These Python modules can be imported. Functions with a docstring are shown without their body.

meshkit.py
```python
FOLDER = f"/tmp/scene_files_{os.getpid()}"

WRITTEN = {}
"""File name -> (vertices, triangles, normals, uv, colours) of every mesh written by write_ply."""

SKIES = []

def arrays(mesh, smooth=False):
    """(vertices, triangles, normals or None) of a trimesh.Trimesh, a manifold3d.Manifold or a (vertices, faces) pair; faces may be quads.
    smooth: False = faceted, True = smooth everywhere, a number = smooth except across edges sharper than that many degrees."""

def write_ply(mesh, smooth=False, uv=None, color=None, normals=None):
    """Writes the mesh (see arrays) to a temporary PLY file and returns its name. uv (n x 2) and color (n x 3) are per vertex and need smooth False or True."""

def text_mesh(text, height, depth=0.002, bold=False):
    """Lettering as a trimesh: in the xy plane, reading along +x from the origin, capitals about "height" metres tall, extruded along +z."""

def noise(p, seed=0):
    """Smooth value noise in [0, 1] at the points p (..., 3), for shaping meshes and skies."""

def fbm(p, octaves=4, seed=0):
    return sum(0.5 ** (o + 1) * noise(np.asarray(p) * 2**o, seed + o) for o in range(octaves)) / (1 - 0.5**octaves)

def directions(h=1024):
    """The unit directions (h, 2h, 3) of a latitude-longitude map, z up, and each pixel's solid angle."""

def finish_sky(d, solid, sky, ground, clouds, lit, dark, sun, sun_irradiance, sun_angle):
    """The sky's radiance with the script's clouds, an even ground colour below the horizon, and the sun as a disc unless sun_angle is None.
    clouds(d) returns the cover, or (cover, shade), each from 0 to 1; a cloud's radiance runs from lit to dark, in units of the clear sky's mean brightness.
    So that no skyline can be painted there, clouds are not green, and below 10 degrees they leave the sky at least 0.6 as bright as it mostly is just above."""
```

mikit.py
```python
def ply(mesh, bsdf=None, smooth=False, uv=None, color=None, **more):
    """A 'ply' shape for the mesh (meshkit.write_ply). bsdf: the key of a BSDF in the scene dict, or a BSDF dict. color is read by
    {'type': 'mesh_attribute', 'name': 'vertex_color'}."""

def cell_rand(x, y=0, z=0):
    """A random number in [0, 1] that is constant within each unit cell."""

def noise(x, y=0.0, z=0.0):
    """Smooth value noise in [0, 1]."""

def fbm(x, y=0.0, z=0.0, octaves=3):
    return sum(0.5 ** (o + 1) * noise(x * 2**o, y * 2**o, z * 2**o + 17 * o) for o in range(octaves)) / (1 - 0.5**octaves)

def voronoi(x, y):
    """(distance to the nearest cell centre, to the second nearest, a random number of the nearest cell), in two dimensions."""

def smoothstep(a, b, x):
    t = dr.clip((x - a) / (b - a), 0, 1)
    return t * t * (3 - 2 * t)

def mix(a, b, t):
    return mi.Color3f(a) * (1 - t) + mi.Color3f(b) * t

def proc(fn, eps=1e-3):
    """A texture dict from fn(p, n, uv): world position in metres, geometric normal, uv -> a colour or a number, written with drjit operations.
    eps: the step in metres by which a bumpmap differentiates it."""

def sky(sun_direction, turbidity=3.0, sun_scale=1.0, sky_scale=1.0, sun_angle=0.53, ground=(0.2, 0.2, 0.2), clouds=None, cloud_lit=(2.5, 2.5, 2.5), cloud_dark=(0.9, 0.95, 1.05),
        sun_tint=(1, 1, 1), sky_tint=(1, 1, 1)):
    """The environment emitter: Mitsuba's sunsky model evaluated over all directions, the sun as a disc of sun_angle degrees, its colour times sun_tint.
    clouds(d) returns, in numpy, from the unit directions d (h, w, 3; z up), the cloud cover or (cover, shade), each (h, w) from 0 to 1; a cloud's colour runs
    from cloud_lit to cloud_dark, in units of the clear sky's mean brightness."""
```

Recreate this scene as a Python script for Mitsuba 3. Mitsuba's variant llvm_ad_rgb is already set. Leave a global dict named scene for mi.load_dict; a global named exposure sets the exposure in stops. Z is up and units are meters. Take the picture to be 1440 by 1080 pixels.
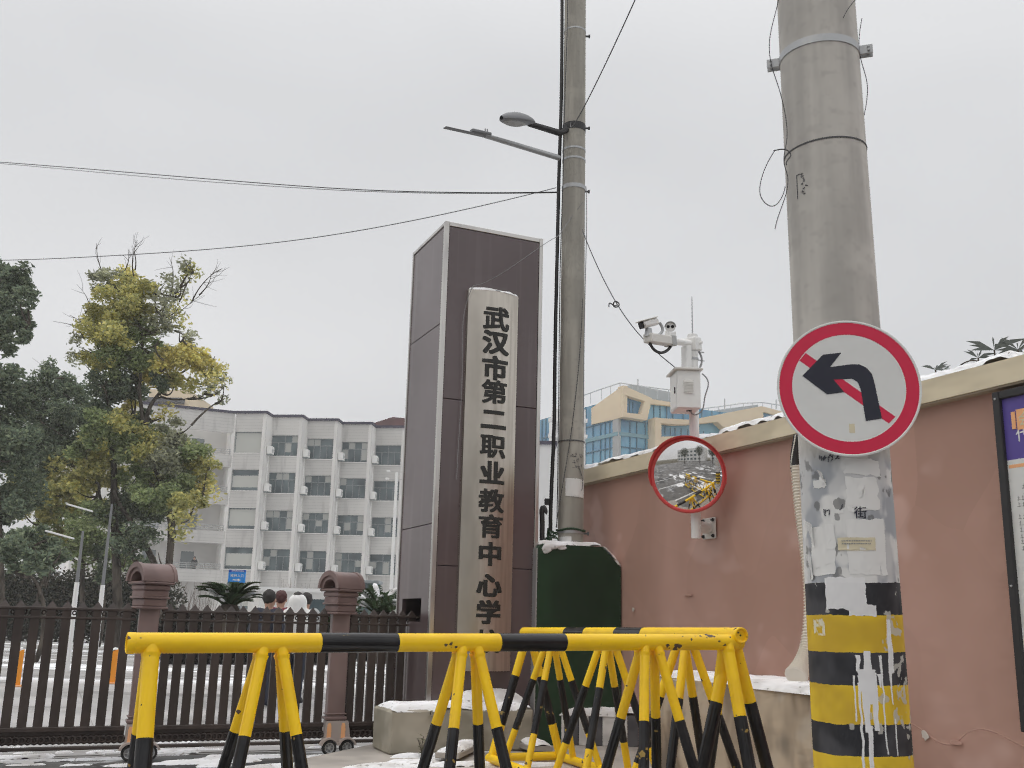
import math, random
import numpy as np
import trimesh
import manifold3d as m3
import drjit as dr
import mitsuba as mi
import mikit
import meshkit
from mikit import proc, noise, fbm, smoothstep, mix, cell_rand
from shapely.geometry import Polygon, Point, LineString
from shapely import affinity
from shapely.ops import unary_union

# ------------------------------------------------------------------ camera, sky, exposure
T = mi.ScalarTransform4f
PITCH, ROLL, FPX = math.radians(13.12), math.radians(1.35), 1432.2
CAM = np.array([0.0, 0.0, 1.35])
_f = np.array([0, math.cos(PITCH), math.sin(PITCH)])
_u0 = np.array([0, -math.sin(PITCH), math.cos(PITCH)])
_r0 = np.array([1.0, 0, 0])
CR = math.cos(ROLL) * _r0 + math.sin(ROLL) * _u0
CU = -math.sin(ROLL) * _r0 + math.cos(ROLL) * _u0
scene, labels = {}, {}
scene['camera'] = {'type': 'perspective', 'fov_axis': 'x', 'fov': 2 * math.degrees(math.atan(720 / FPX)),
                   'near_clip': 0.05, 'far_clip': 3000.0,
                   'to_world': T().look_at(origin=CAM.tolist(), target=(CAM + _f).tolist(), up=CU.tolist())}


def overcast(d):
    """An even grey cloud cover, brighter towards the zenith as overcast skies are."""
    z = np.clip(d[..., 2], 0, 1)
    t = np.clip((z - 0.45) / 0.5, 0, 1)
    t = t * t * (3 - 2 * t)
    n = meshkit.fbm(d * np.array([2.2, 2.2, 4.0]), 4, 5)
    return np.ones(z.shape), np.clip(1.0 - t - 0.10 + 0.34 * (n - 0.5), 0, 1)


scene['sky'] = mikit.sky((-0.45, -0.42, 0.79), turbidity=4, sun_scale=0.06, sun_angle=28, clouds=overcast,
                         cloud_lit=(4.1, 4.1, 4.1), cloud_dark=(1.84, 1.87, 1.93), ground=(0.3, 0.3, 0.3))
exposure = 1.62


def ray(px, py):
    return _f * FPX + CR * (px - 720) - CU * (py - 540)


def at(px, py, Y):
    """The point at distance Y (world y) seen at a photo position, used to measure the place."""
    d = ray(px, py)
    return CAM + d * (Y / d[1])


def hit(px, py, P0, n):
    d = ray(px, py)
    return CAM + d * (np.dot(np.asarray(P0) - CAM, n) / np.dot(d, n))


def gnd(px, py, z=0.0):
    return hit(px, py, (0, 0, z), (0, 0, 1.0))


def zof(x, y, py):
    """The height above (x, y) that is seen at photo row py."""
    a = np.array([x, y, 0.0]) - CAM
    k = (540 - py) / FPX
    # dot(a+z*e,U) = k * dot(a+z*e,F)
    return (k * a @ _f - a @ CU) / (CU[2] - k * _f[2])


def mpp(P):
    """Metres per photo pixel at P."""
    return float((np.asarray(P) - CAM) @ _f) / FPX


# ------------------------------------------------------------------ helpers
used = set()
Z = np.array([0, 0, 1.0])


def num(key):
    if key not in used:
        used.add(key)
        return key
    k = 1
    while f'{key}_{k:03d}' in used:
        k += 1
    used.add(f'{key}_{k:03d}')
    return f'{key}_{k:03d}'


def thing(name, label, cat=None, group=None, kind=None):
    key = num(name)
    labels[key] = {'label': label}
    if cat:
        labels[key]['category'] = cat
    if group:
        labels[key]['group'] = group
    if kind:
        labels[key]['kind'] = kind
    return key


def put(key, mesh, bsdf, smooth=30, **kw):
    if isinstance(mesh, (list,)):
        mesh = join(mesh)
    scene[key] = mikit.ply(mesh, bsdf, smooth, **kw)
    return key


def part(parent, name, mesh, bsdf, smooth=30, label=None, kind=None, **kw):
    key = num(parent + '__' + name)
    put(key, mesh, bsdf, smooth, **kw)
    if label or kind:
        labels[key] = {}
        if label:
            labels[key]['label'] = label
        if kind:
            labels[key]['kind'] = kind
    return key


def one(name, mesh, bsdf, label, cat=None, group=None, kind=None, smooth=30, **kw):
    key = thing(name, label, cat, group, kind)
    return put(key, mesh, bsdf, smooth, **kw)


def join(ms):
    return trimesh.util.concatenate([m for m in ms if m is not None])


def nrm(v):
    v = np.asarray(v, float)
    return v / np.linalg.norm(v)


def frame(x, y=None):
    x = nrm(x)
    y = nrm(np.cross(Z, x)) if y is None else nrm(y)
    return np.stack([x, y, np.cross(x, y)], 1)


def xf(mesh, M=None, o=(0, 0, 0)):
    m = mesh.copy()
    v = np.asarray(m.vertices)
    if M is not None:
        v = v @ np.asarray(M).T
    m.vertices = v + np.asarray(o, float)
    return m


def box(lo, hi, M=None, o=(0, 0, 0), bev=0.0):
    """A box from lo to hi in the frame M at o, with chamfered edges."""
    lo, hi = np.minimum(lo, hi).astype(float), np.maximum(lo, hi).astype(float)
    if bev <= 0:
        m = trimesh.creation.box(extents=hi - lo)
        m.apply_translation((lo + hi) / 2)
    else:
        b = min(bev, 0.45 * float((hi - lo).min()))
        pts = []
        for a in range(3):
            for sx in (0, 1):
                for sy in (0, 1):
                    for sz in (0, 1):
                        s = np.array([sx, sy, sz])
                        p = np.where(s, hi, lo)
                        ins = np.where(s, -b, b)
                        ins[a] = 0
                        pts.append(p + ins)
        m = trimesh.convex.convex_hull(np.array(pts))
    return xf(m, M, o)


def tube(pts, r, n=8, caps=True):
    """A tube along a polyline; r is one radius or one per point."""
    p = np.asarray(pts, float)
    r = np.broadcast_to(np.asarray(r, float), (len(p),))
    t = np.gradient(p, axis=0) if len(p) > 2 else np.repeat((p[1] - p[0])[None], 2, 0)
    t = t / (np.linalg.norm(t, axis=1, keepdims=True) + 1e-12)
    a = np.zeros_like(p)
    ref = np.array([0.31, 0.22, 0.93]) if abs(nrm(t[0])[2]) < 0.8 else np.array([0.9, 0.3, 0.1])
    for i in range(len(p)):
        q = ref - t[i] * (ref @ t[i])
        a[i] = nrm(q)
        ref = a[i]
    b = np.cross(t, a)
    ang = np.arange(n) * 2 * np.pi / n
    v = (p[:, None] + r[:, None, None] * (np.cos(ang)[None, :, None] * a[:, None] + np.sin(ang)[None, :, None] * b[:, None])).reshape(-1, 3)
    f = []
    for i in range(len(p) - 1):
        for j in range(n):
            k = (j + 1) % n
            f += [[i * n + j, i * n + k, (i + 1) * n + k], [i * n + j, (i + 1) * n + k, (i + 1) * n + j]]
    if caps:
        v = np.vstack([v, p[0], p[-1]])
        c0, c1, e = len(v) - 2, len(v) - 1, (len(p) - 1) * n
        for j in range(n):
            k = (j + 1) % n
            f += [[c0, k, j], [c1, e + j, e + k]]
    return trimesh.Trimesh(v, np.array(f), process=False)


def cyl(p0, p1, r, n=16, r1=None):
    return tube([p0, p1], [r, r if r1 is None else r1], n)


def prism(poly, depth, M=None, o=(0, 0, 0), z0=0.0):
    """A shapely polygon (or list of points) extruded along the frame's third axis."""
    if not hasattr(poly, 'geom_type'):
        poly = Polygon(poly)
    ms = [trimesh.creation.extrude_polygon(g, depth, engine='earcut') for g in getattr(poly, 'geoms', [poly]) if g.area > 1e-9]
    m = join(ms)
    m.apply_translation((0, 0, z0))
    return xf(m, M, o)


def lathe(prof, n=24, M=None, o=(0, 0, 0)):
    """A profile of (radius, height) turned round the third axis."""
    pr = np.asarray(prof, float)
    ang = np.arange(n) * 2 * np.pi / n
    v = np.stack([pr[:, None, 0] * np.cos(ang), pr[:, None, 0] * np.sin(ang), np.repeat(pr[:, 1:2], n, 1)], -1).reshape(-1, 3)
    f = []
    for i in range(len(pr) - 1):
        for j in range(n):
            k = (j + 1) % n
            f += [[i * n + j, i * n + k, (i + 1) * n + k], [i * n + j, (i + 1) * n + k, (i + 1) * n + j]]
    return xf(trimesh.Trimesh(v, np.array(f), process=False), M, o)


def blob(c, r, sub=2, seed=0, amp=0.15, freq=2.0):
    m = trimesh.creation.icosphere(subdivisions=sub, radius=1.0)
    v = np.asarray(m.vertices)
    k = 1 + amp * (meshkit.fbm(v * freq + seed * 7.3, 3, seed) - 0.5) * 2
    m.vertices = v * k[:, None] * np.asarray(r, float) + np.asarray(c, float)
    return m


def sag(p0, p1, drop, n=24):
    t = np.linspace(0, 1, n)[:, None]
    p = np.asarray(p0) * (1 - t) + np.asarray(p1) * t
    p[:, 2] -= (4 * t * (1 - t))[:, 0] * drop
    return p


def spline(pts, n=40):
    from scipy.interpolate import CubicSpline
    p = np.asarray(pts, float)
    s = np.r_[0, np.cumsum(np.linalg.norm(np.diff(p, axis=0), axis=1))]
    return CubicSpline(s, p)(np.linspace(0, s[-1], n))


def glyph(ch, h):
    """A character as a shapely polygon, centred, about h high."""
    ps = []
    for poly in GLYPHS[ch].split(';'):
        rings = [[tuple(map(float, q.split(','))) for q in ring.split()] for ring in poly.split('|')]
        g = Polygon(rings[0], rings[1:])
        ps.append(g if g.is_valid else g.buffer(0))
    return affinity.scale(unary_union(ps), h / 200, h / 200, origin=(0, 0))


def heap(poly, h, step, seed, M=None, o=(0, 0, 0), edge=0.12):
    """A low heap (snow, slush) with an uneven rim and top over a polygon in the plane of the frame M."""
    rng = np.random.RandomState(seed)
    g = Polygon(poly) if not hasattr(poly, 'geom_type') else poly
    x0, y0, x1, y1 = g.bounds
    nx, ny = max(3, int((x1 - x0) / step) + 2), max(3, int((y1 - y0) / step) + 2)
    X, Y = np.meshgrid(np.linspace(x0, x1, nx), np.linspace(y0, y1, ny), indexing='ij')
    import shapely
    d = shapely.distance(shapely.points(X.ravel(), Y.ravel()), g.exterior)
    d = np.where(shapely.contains_xy(g, X.ravel(), Y.ravel()), d, -d).reshape(X.shape)
    q = np.stack([X, Y, X * 0], -1)
    d = d + edge * 0.9 * (meshkit.fbm(q / (edge * 2.5) + seed, 3, seed) - 0.5)
    hh = h * np.sqrt(np.clip(d / edge, 0, 1)) * (0.65 + 0.7 * meshkit.fbm(q / (edge * 4) + 9 + seed, 3, seed))
    keep = d > 0
    v = np.stack([X, Y, np.where(keep, hh, -0.004)], -1).reshape(-1, 3)
    f = []
    idx = np.arange(nx * ny).reshape(nx, ny)
    any_ = keep[:-1, :-1] | keep[1:, :-1] | keep[:-1, 1:] | keep[1:, 1:]
    a, b, c, e = idx[:-1, :-1][any_], idx[1:, :-1][any_], idx[1:, 1:][any_], idx[:-1, 1:][any_]
    f = np.vstack([np.stack([a, b, c], 1), np.stack([a, c, e], 1)])
    m = trimesh.Trimesh(v, f, process=False)
    m.remove_unreferenced_vertices()
    return xf(m, M, o)


# ------------------------------------------------------------------ materials
def two(b):
    return {'type': 'twosided', 'bsdf': b}


def bump(b, fn, eps=2e-3, scale=1.0):
    return {'type': 'bumpmap', 'arbitrary': proc(fn, eps), 'scale': scale, 'bsdf': b}


def rgb(c):
    return {'type': 'rgb', 'value': list(c)}


def plain(name, c, rough=0.6, metallic=0.0, spec=0.4, **kw):
    scene[name] = two({'type': 'principled', 'base_color': rgb(c), 'roughness': rough, 'metallic': metallic, 'specular': spec, **kw})


def varied(name, c0, c1, freq=(3, 3, 3), rough=0.6, metallic=0.0, spec=0.4, bmp=None, octv=3, lo=0.3, hi=0.7):
    def fn(p, n, uv):
        return mix(c0, c1, smoothstep(lo, hi, fbm(p.x * freq[0], p.y * freq[1], p.z * freq[2], octv)))
    b = {'type': 'principled', 'base_color': proc(fn), 'roughness': rough, 'metallic': metallic, 'specular': spec}
    if bmp:
        k, s = bmp
        b = bump(b, lambda p, n, uv: s * fbm(p.x * k, p.y * k, p.z * k, 3))
    scene[name] = two(b)


plain('m_black', (0.012, 0.012, 0.014), 0.45)
plain('m_dark', (0.03, 0.03, 0.032), 0.5)
plain('m_rubber', (0.02, 0.02, 0.02), 0.8)
plain('m_white', (0.78, 0.78, 0.77), 0.45)
plain('m_offwhite', (0.66, 0.65, 0.62), 0.5)
plain('m_paper', (0.74, 0.74, 0.73), 0.85, spec=0.2)
plain('m_cream_paper', (0.66, 0.6, 0.44), 0.85, spec=0.2)
plain('m_galv', (0.45, 0.46, 0.47), 0.45, metallic=0.6)
plain('m_wire', (0.085, 0.085, 0.09), 0.6)
plain('m_wire_grey', (0.25, 0.25, 0.26), 0.6)
plain('m_red', (0.62, 0.022, 0.07), 0.4)
plain('m_sign_white', (0.70, 0.71, 0.70), 0.35)
plain('m_sign_black', (0.022, 0.024, 0.04), 0.4)
plain('m_blue', (0.02, 0.26, 0.75), 0.45)
plain('m_blue_dark', (0.02, 0.08, 0.45), 0.45)
plain('m_purple', (0.10, 0.07, 0.32), 0.4)
plain('m_orange', (0.85, 0.32, 0.03), 0.5)
plain('m_orange_pale', (0.85, 0.45, 0.22), 0.5)
plain('m_text_grey', (0.25, 0.25, 0.25), 0.8)
plain('m_ac', (0.82, 0.82, 0.80), 0.5)
plain('m_curtain', (0.48, 0.49, 0.46), 0.9, spec=0.1)
plain('m_frame', (0.24, 0.27, 0.28), 0.5)
plain('m_skin', (0.50, 0.30, 0.22), 0.6)
plain('m_hair_black', (0.02, 0.017, 0.016), 0.55)
plain('m_hair_red', (0.07, 0.02, 0.02), 0.55)
plain('m_navy', (0.03, 0.035, 0.055), 0.8)
plain('m_maroon', (0.22, 0.05, 0.07), 0.8)
plain('m_char', (0.02, 0.02, 0.018), 0.5)
plain('m_lamp', (0.22, 0.225, 0.235), 0.5, metallic=0.3)
plain('m_lens', (0.01, 0.01, 0.012), 0.1)
plain('m_glass_dark', (0.035, 0.05, 0.06), 0.08, spec=0.6)
scene['m_mirror'] = two({'type': 'conductor', 'material': 'Al', 'specular_reflectance': rgb((0.93, 0.93, 0.92))})
scene['m_glazing'] = two({'type': 'principled', 'roughness': 0.12, 'specular': 0.8, 'base_color': proc(
    lambda p, n, uv: mix((0.07, 0.22, 0.38), (0.16, 0.40, 0.55), smoothstep(0.25, 0.75, fbm(p.x * 0.5 + p.y * 0.3, 3.0, p.z * 0.35, 3))))})
scene['m_winglass'] = two({'type': 'principled', 'roughness': 0.1, 'specular': 0.6, 'base_color': proc(
    lambda p, n, uv: mix((0.03, 0.05, 0.06), (0.13, 0.17, 0.18), noise(p.x * 1.3, p.y * 0.7, p.z * 0.9)))})
scene['m_snow'] = two(bump({'type': 'principled', 'roughness': 0.85, 'specular': 0.2, 'base_color': proc(
    lambda p, n, uv: mix(mix((0.86, 0.87, 0.89), (0.64, 0.63, 0.62), smoothstep(0.42, 0.75, fbm(p.x * 5, p.y * 5, p.z * 5, 3))), (0.30, 0.28, 0.26), 0.8 * smoothstep(0.70, 0.78, fbm(p.x * 28, p.y * 28, p.z * 28, 2))))},
    lambda p, n, uv: 0.012 * fbm(p.x * 34, p.y * 34, p.z * 34, 3)))


def voronoi_patch(x, y):
    return mikit.voronoi(x + 0.3 * noise(y * 3, 1.0), y + 0.3 * noise(x * 3, 5.0))[2]


def wall_col(p, n, uv):
    a = fbm(p.x * 0.9, p.y * 0.9, p.z * 0.7, 4)
    st = fbm((p.x * 0.4 - p.y) * 1.5 + 0.4 * noise(p.z * 2.0, p.y * 2.0), 5.0, p.z * 0.35, 4)
    c = mix((0.53, 0.335, 0.28), (0.45, 0.275, 0.222), smoothstep(0.3, 0.7, a))
    c = mix(c, (0.42, 0.26, 0.21), 0.38 * smoothstep(0.52, 0.74, st))
    c = mix(c, (0.64, 0.45, 0.40), 0.5 * smoothstep(0.6, 0.75, fbm(p.y * 2.1, p.x * 2.0 + 4, p.z * 2.4, 3)))
    # damp runs under the coping and patched paint
    top = smoothstep(1.0, 2.9, p.z + 0.9 * fbm((p.x * 0.4 - p.y) * 5.0, 7.0, 1.0, 3))
    run = smoothstep(0.54, 0.68, fbm((p.x * 0.4 - p.y) * 2.6 + 0.5 * noise(p.z * 1.5, p.y), 9.0, p.z * 0.25, 4))
    c = mix(c, (0.33, 0.205, 0.165), 0.22 * run * top)
    pt = voronoi_patch((p.x * 0.4 - p.y) * 0.9, p.z * 0.8)
    c = c * (0.94 + 0.10 * pt)
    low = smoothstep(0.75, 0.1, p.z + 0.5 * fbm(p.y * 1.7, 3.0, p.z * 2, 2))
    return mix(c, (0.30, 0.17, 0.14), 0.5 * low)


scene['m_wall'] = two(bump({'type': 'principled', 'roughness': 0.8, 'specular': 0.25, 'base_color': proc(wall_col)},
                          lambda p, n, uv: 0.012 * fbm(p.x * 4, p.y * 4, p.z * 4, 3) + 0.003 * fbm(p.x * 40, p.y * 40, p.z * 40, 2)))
varied('m_coping', (0.74, 0.66, 0.49), (0.60, 0.53, 0.39), (2, 2, 6), 0.8, lo=0.4, hi=0.75)
plain('m_drip', (0.34, 0.29, 0.22), 0.8)
varied('m_plaster', (0.66, 0.62, 0.58), (0.5, 0.46, 0.42), (4, 4, 4), 0.9)


def conc_col(p, n, uv):
    st = fbm(p.x * 14, p.y * 14, p.z * 0.8, 3)
    bl = fbm(p.x * 3, p.y * 3, p.z * 3, 4)
    sp = fbm(p.x * 25, p.y * 25, p.z * 25, 2)
    c = mix((0.52, 0.50, 0.465), (0.40, 0.385, 0.36), smoothstep(0.3, 0.7, st))
    c = mix(c, (0.58, 0.56, 0.52), 0.6 * smoothstep(0.52, 0.72, bl))
    return mix(c, (0.30, 0.285, 0.27), 0.25 * smoothstep(0.55, 0.85, sp))


def midpole_col(p, n, uv):
    return mi.Color3f(conc_col(p, n, uv)) * mi.Color3f(0.77, 0.765, 0.73)


scene['m_midpole'] = two(bump({'type': 'principled', 'roughness': 0.85, 'specular': 0.2, 'base_color': proc(midpole_col)},
                             lambda p, n, uv: 0.004 * fbm(p.x * 20, p.y * 20, p.z * 20, 3)))
scene['m_concrete'] = two(bump({'type': 'principled', 'roughness': 0.85, 'specular': 0.25, 'base_color': proc(conc_col)},
                              lambda p, n, uv: 0.004 * fbm(p.x * 22, p.y * 22, p.z * 22, 3)))


def block_col(p, n, uv):
    st = fbm((p.x + p.y) * 9, 2.0, p.z * 0.9, 4)
    c = mix((0.56, 0.47, 0.365), (0.29, 0.23, 0.175), smoothstep(0.36, 0.64, st))
    c = mix(c, (0.18, 0.16, 0.14), 0.7 * smoothstep(0.55, 0.75, fbm(p.x * 5, p.y * 5, p.z * 2, 3)))
    return mix(c, (0.55, 0.51, 0.45), 0.5 * smoothstep(0.55, 0.7, fbm(p.x * 3 + 5, p.y * 3, p.z * 3, 3)))


scene['m_block'] = two(bump({'type': 'principled', 'roughness': 0.9, 'specular': 0.2, 'base_color': proc(block_col)},
                           lambda p, n, uv: 0.015 * fbm((p.x + p.y) * 12, 2.0, p.z * 3, 3)))
varied('m_kerb_grey', (0.13, 0.13, 0.14), (0.075, 0.075, 0.085), (6, 6, 6), 0.85)
varied('m_kerb_white', (0.76, 0.76, 0.75), (0.55, 0.55, 0.54), (7, 7, 7), 0.85)


def paint(base, chip, dirt):
    def fn(p, n, uv):
        d = fbm(p.x * 7, p.y * 7, p.z * 7, 3)
        s = fbm(p.x * 38, p.y * 38, p.z * 38, 2)
        c = mix(base, dirt, 0.5 * smoothstep(0.42, 0.75, d))
        m = smoothstep(0.715, 0.735, 0.5 * s + 0.5 * fbm(p.x * 4 + 3, p.y * 4, p.z * 9, 3) + 0.12 * smoothstep(0.65, 1.3, p.x) * smoothstep(1.19, 1.23, p.z))
        return mix(c, chip, m)
    return fn


scene['m_yellow'] = two({'type': 'principled', 'roughness': 0.38, 'specular': 0.45, 'base_color': proc(paint((0.94, 0.61, 0.006), (0.10, 0.06, 0.04), (0.80, 0.49, 0.012)))})
scene['m_blackpaint'] = two({'type': 'principled', 'roughness': 0.13, 'specular': 0.36, 'base_color': proc(paint((0.008, 0.008, 0.010), (0.30, 0.2, 0.05), (0.03, 0.029, 0.031)))})


def clad_col(p, n, uv):
    d = fbm(p.x * 1.4, p.y * 1.4, p.z * 0.5, 3)
    c = mix((0.112, 0.082, 0.086), (0.086, 0.061, 0.063), smoothstep(0.3, 0.7, d))
    c = mix(c, (0.17, 0.14, 0.145), 0.22 * smoothstep(0.54, 0.75, fbm((p.x + p.y) * 16, 3.0, p.z * 0.5, 3)))
    return mix(c, (0.22, 0.195, 0.19), 0.5 * smoothstep(1.0, 0.3, p.z + 0.6 * fbm(p.x * 4, p.y * 4, p.z * 3, 3)))


scene['m_clad'] = two(bump({'type': 'principled', 'roughness': 0.22, 'specular': 0.7, 'base_color': proc(clad_col)},
                          lambda p, n, uv: 0.010 * fbm(p.x * 1.6, p.y * 1.6, p.z * 1.3, 2), 5e-3))


def steel_col(p, n, uv):
    return mix((0.62, 0.60, 0.57), (0.42, 0.40, 0.39), smoothstep(0.42, 0.75, fbm(p.x * 5, p.y * 5, p.z * 1.7, 4)))


scene['m_steel'] = two({'type': 'principled', 'roughness': 0.28, 'metallic': 0.9, 'base_color': proc(steel_col)})
scene['m_plate'] = two({'type': 'principled', 'roughness': 0.32, 'metallic': 0.9, 'base_color': proc(
    lambda p, n, uv: mix((0.62, 0.575, 0.51), (0.50, 0.46, 0.405), smoothstep(0.3, 0.7, fbm(p.x * 1.5, p.y * 60, p.z * 1.2, 3))))})
varied('m_gate', (0.062, 0.044, 0.038), (0.040, 0.029, 0.026), (5, 5, 2), 0.42, spec=0.5)
varied('m_post', (0.24, 0.165, 0.155), (0.175, 0.118, 0.112), (5, 5, 2), 0.4, spec=0.5)
varied('m_green', (0.020, 0.055, 0.026), (0.013, 0.034, 0.017), (2.5, 2.5, 1.2), 0.6, spec=0.3)
varied('m_bark', (0.115, 0.098, 0.082), (0.05, 0.043, 0.037), (9, 9, 2), 0.95, spec=0.1)


def road_col(p, n, uv):
    f = fbm(p.x * 1.1, p.y * 1.6, 1.0, 4)
    g = fbm(p.x * 30, p.y * 30, 1.0, 2)
    c = mix((0.085, 0.083, 0.08), (0.14, 0.135, 0.13), g)
    c = mix(c, (0.045, 0.045, 0.046), smoothstep(0.5, 0.7, fbm(p.x * 0.7 + 8, p.y * 0.9, 3.0, 3)))
    slush = smoothstep(0.56, 0.68, f) * smoothstep(0.42, 0.62, fbm(p.x * 9, p.y * 9, 2.0, 3))
    return mix(c, (0.40, 0.405, 0.415), slush)


scene['m_road'] = two(bump({'type': 'principled', 'roughness': 0.55, 'specular': 0.5, 'base_color': proc(road_col)},
                          lambda p, n, uv: 0.006 * fbm(p.x * 40, p.y * 40, 1.0, 2)))


def slab_col(p, n, uv):
    c = mix((0.40, 0.39, 0.385), (0.29, 0.285, 0.28), smoothstep(0.3, 0.7, fbm(p.x * 0.8, p.y * 0.8, 1.0, 4)))
    tr = fbm(p.x * 0.25 + p.y * 0.1, p.y * 1.2, 4.0, 4)
    c = mix(c, (0.82, 0.83, 0.85), smoothstep(0.50, 0.58, tr) * smoothstep(20.0, 22.5, p.y))
    return mix(c, (0.16, 0.155, 0.15), 0.6 * smoothstep(0.58, 0.7, fbm(p.x * 0.3 + 7, p.y * 1.6, 2.0, 4)))


scene['m_slab'] = two({'type': 'principled', 'roughness': 0.7, 'specular': 0.35, 'base_color': proc(slab_col)})
varied('m_pavement', (0.40, 0.37, 0.335), (0.27, 0.25, 0.23), (2, 2, 2), 0.8)
varied('m_soil', (0.10, 0.085, 0.06), (0.05, 0.05, 0.035), (2, 2, 2), 0.95)


def facade_col(p, n, uv):
    c = mix((0.62, 0.612, 0.59), (0.52, 0.512, 0.495), smoothstep(0.3, 0.72, fbm(p.x * 0.35, p.y * 0.35, p.z * 0.12, 4)))
    w = p.z / 0.28
    g = dr.abs(w - dr.floor(w) - 0.5) * 2
    c = c * (1 - 0.16 * smoothstep(0.80, 0.95, g))
    return mix(c, (0.36, 0.35, 0.34), 0.45 * smoothstep(0.55, 0.75, fbm(p.x * 2.2, p.y * 2.2, p.z * 0.3, 3)))


scene['m_facade'] = two({'type': 'principled', 'roughness': 0.85, 'specular': 0.2, 'base_color': proc(facade_col)})
varied('m_facade_plain', (0.72, 0.712, 0.69), (0.63, 0.62, 0.605), (0.5, 0.5, 0.2), 0.85)
plain('m_roof_edge', (0.05, 0.045, 0.075), 0.7)
varied('m_roof_red', (0.16, 0.075, 0.075), (0.11, 0.055, 0.055), (0.4, 0.4, 0.4), 0.8)
varied('m_beige', (0.80, 0.67, 0.48), (0.72, 0.59, 0.42), (0.15, 0.15, 0.3), 0.75)
plain('m_grey_far', (0.42, 0.43, 0.43), 0.8)
scene['m_rail_glass'] = {'type': 'thindielectric', 'int_ior': 1.5}
scene['m_leaf'] = {'type': 'principledthin', 'roughness': 0.55, 'diff_trans': 0.9, 'spec_trans': 0.0, 'eta': 1.4, 'base_color': {'type': 'mesh_attribute', 'name': 'vertex_color'}}
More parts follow.
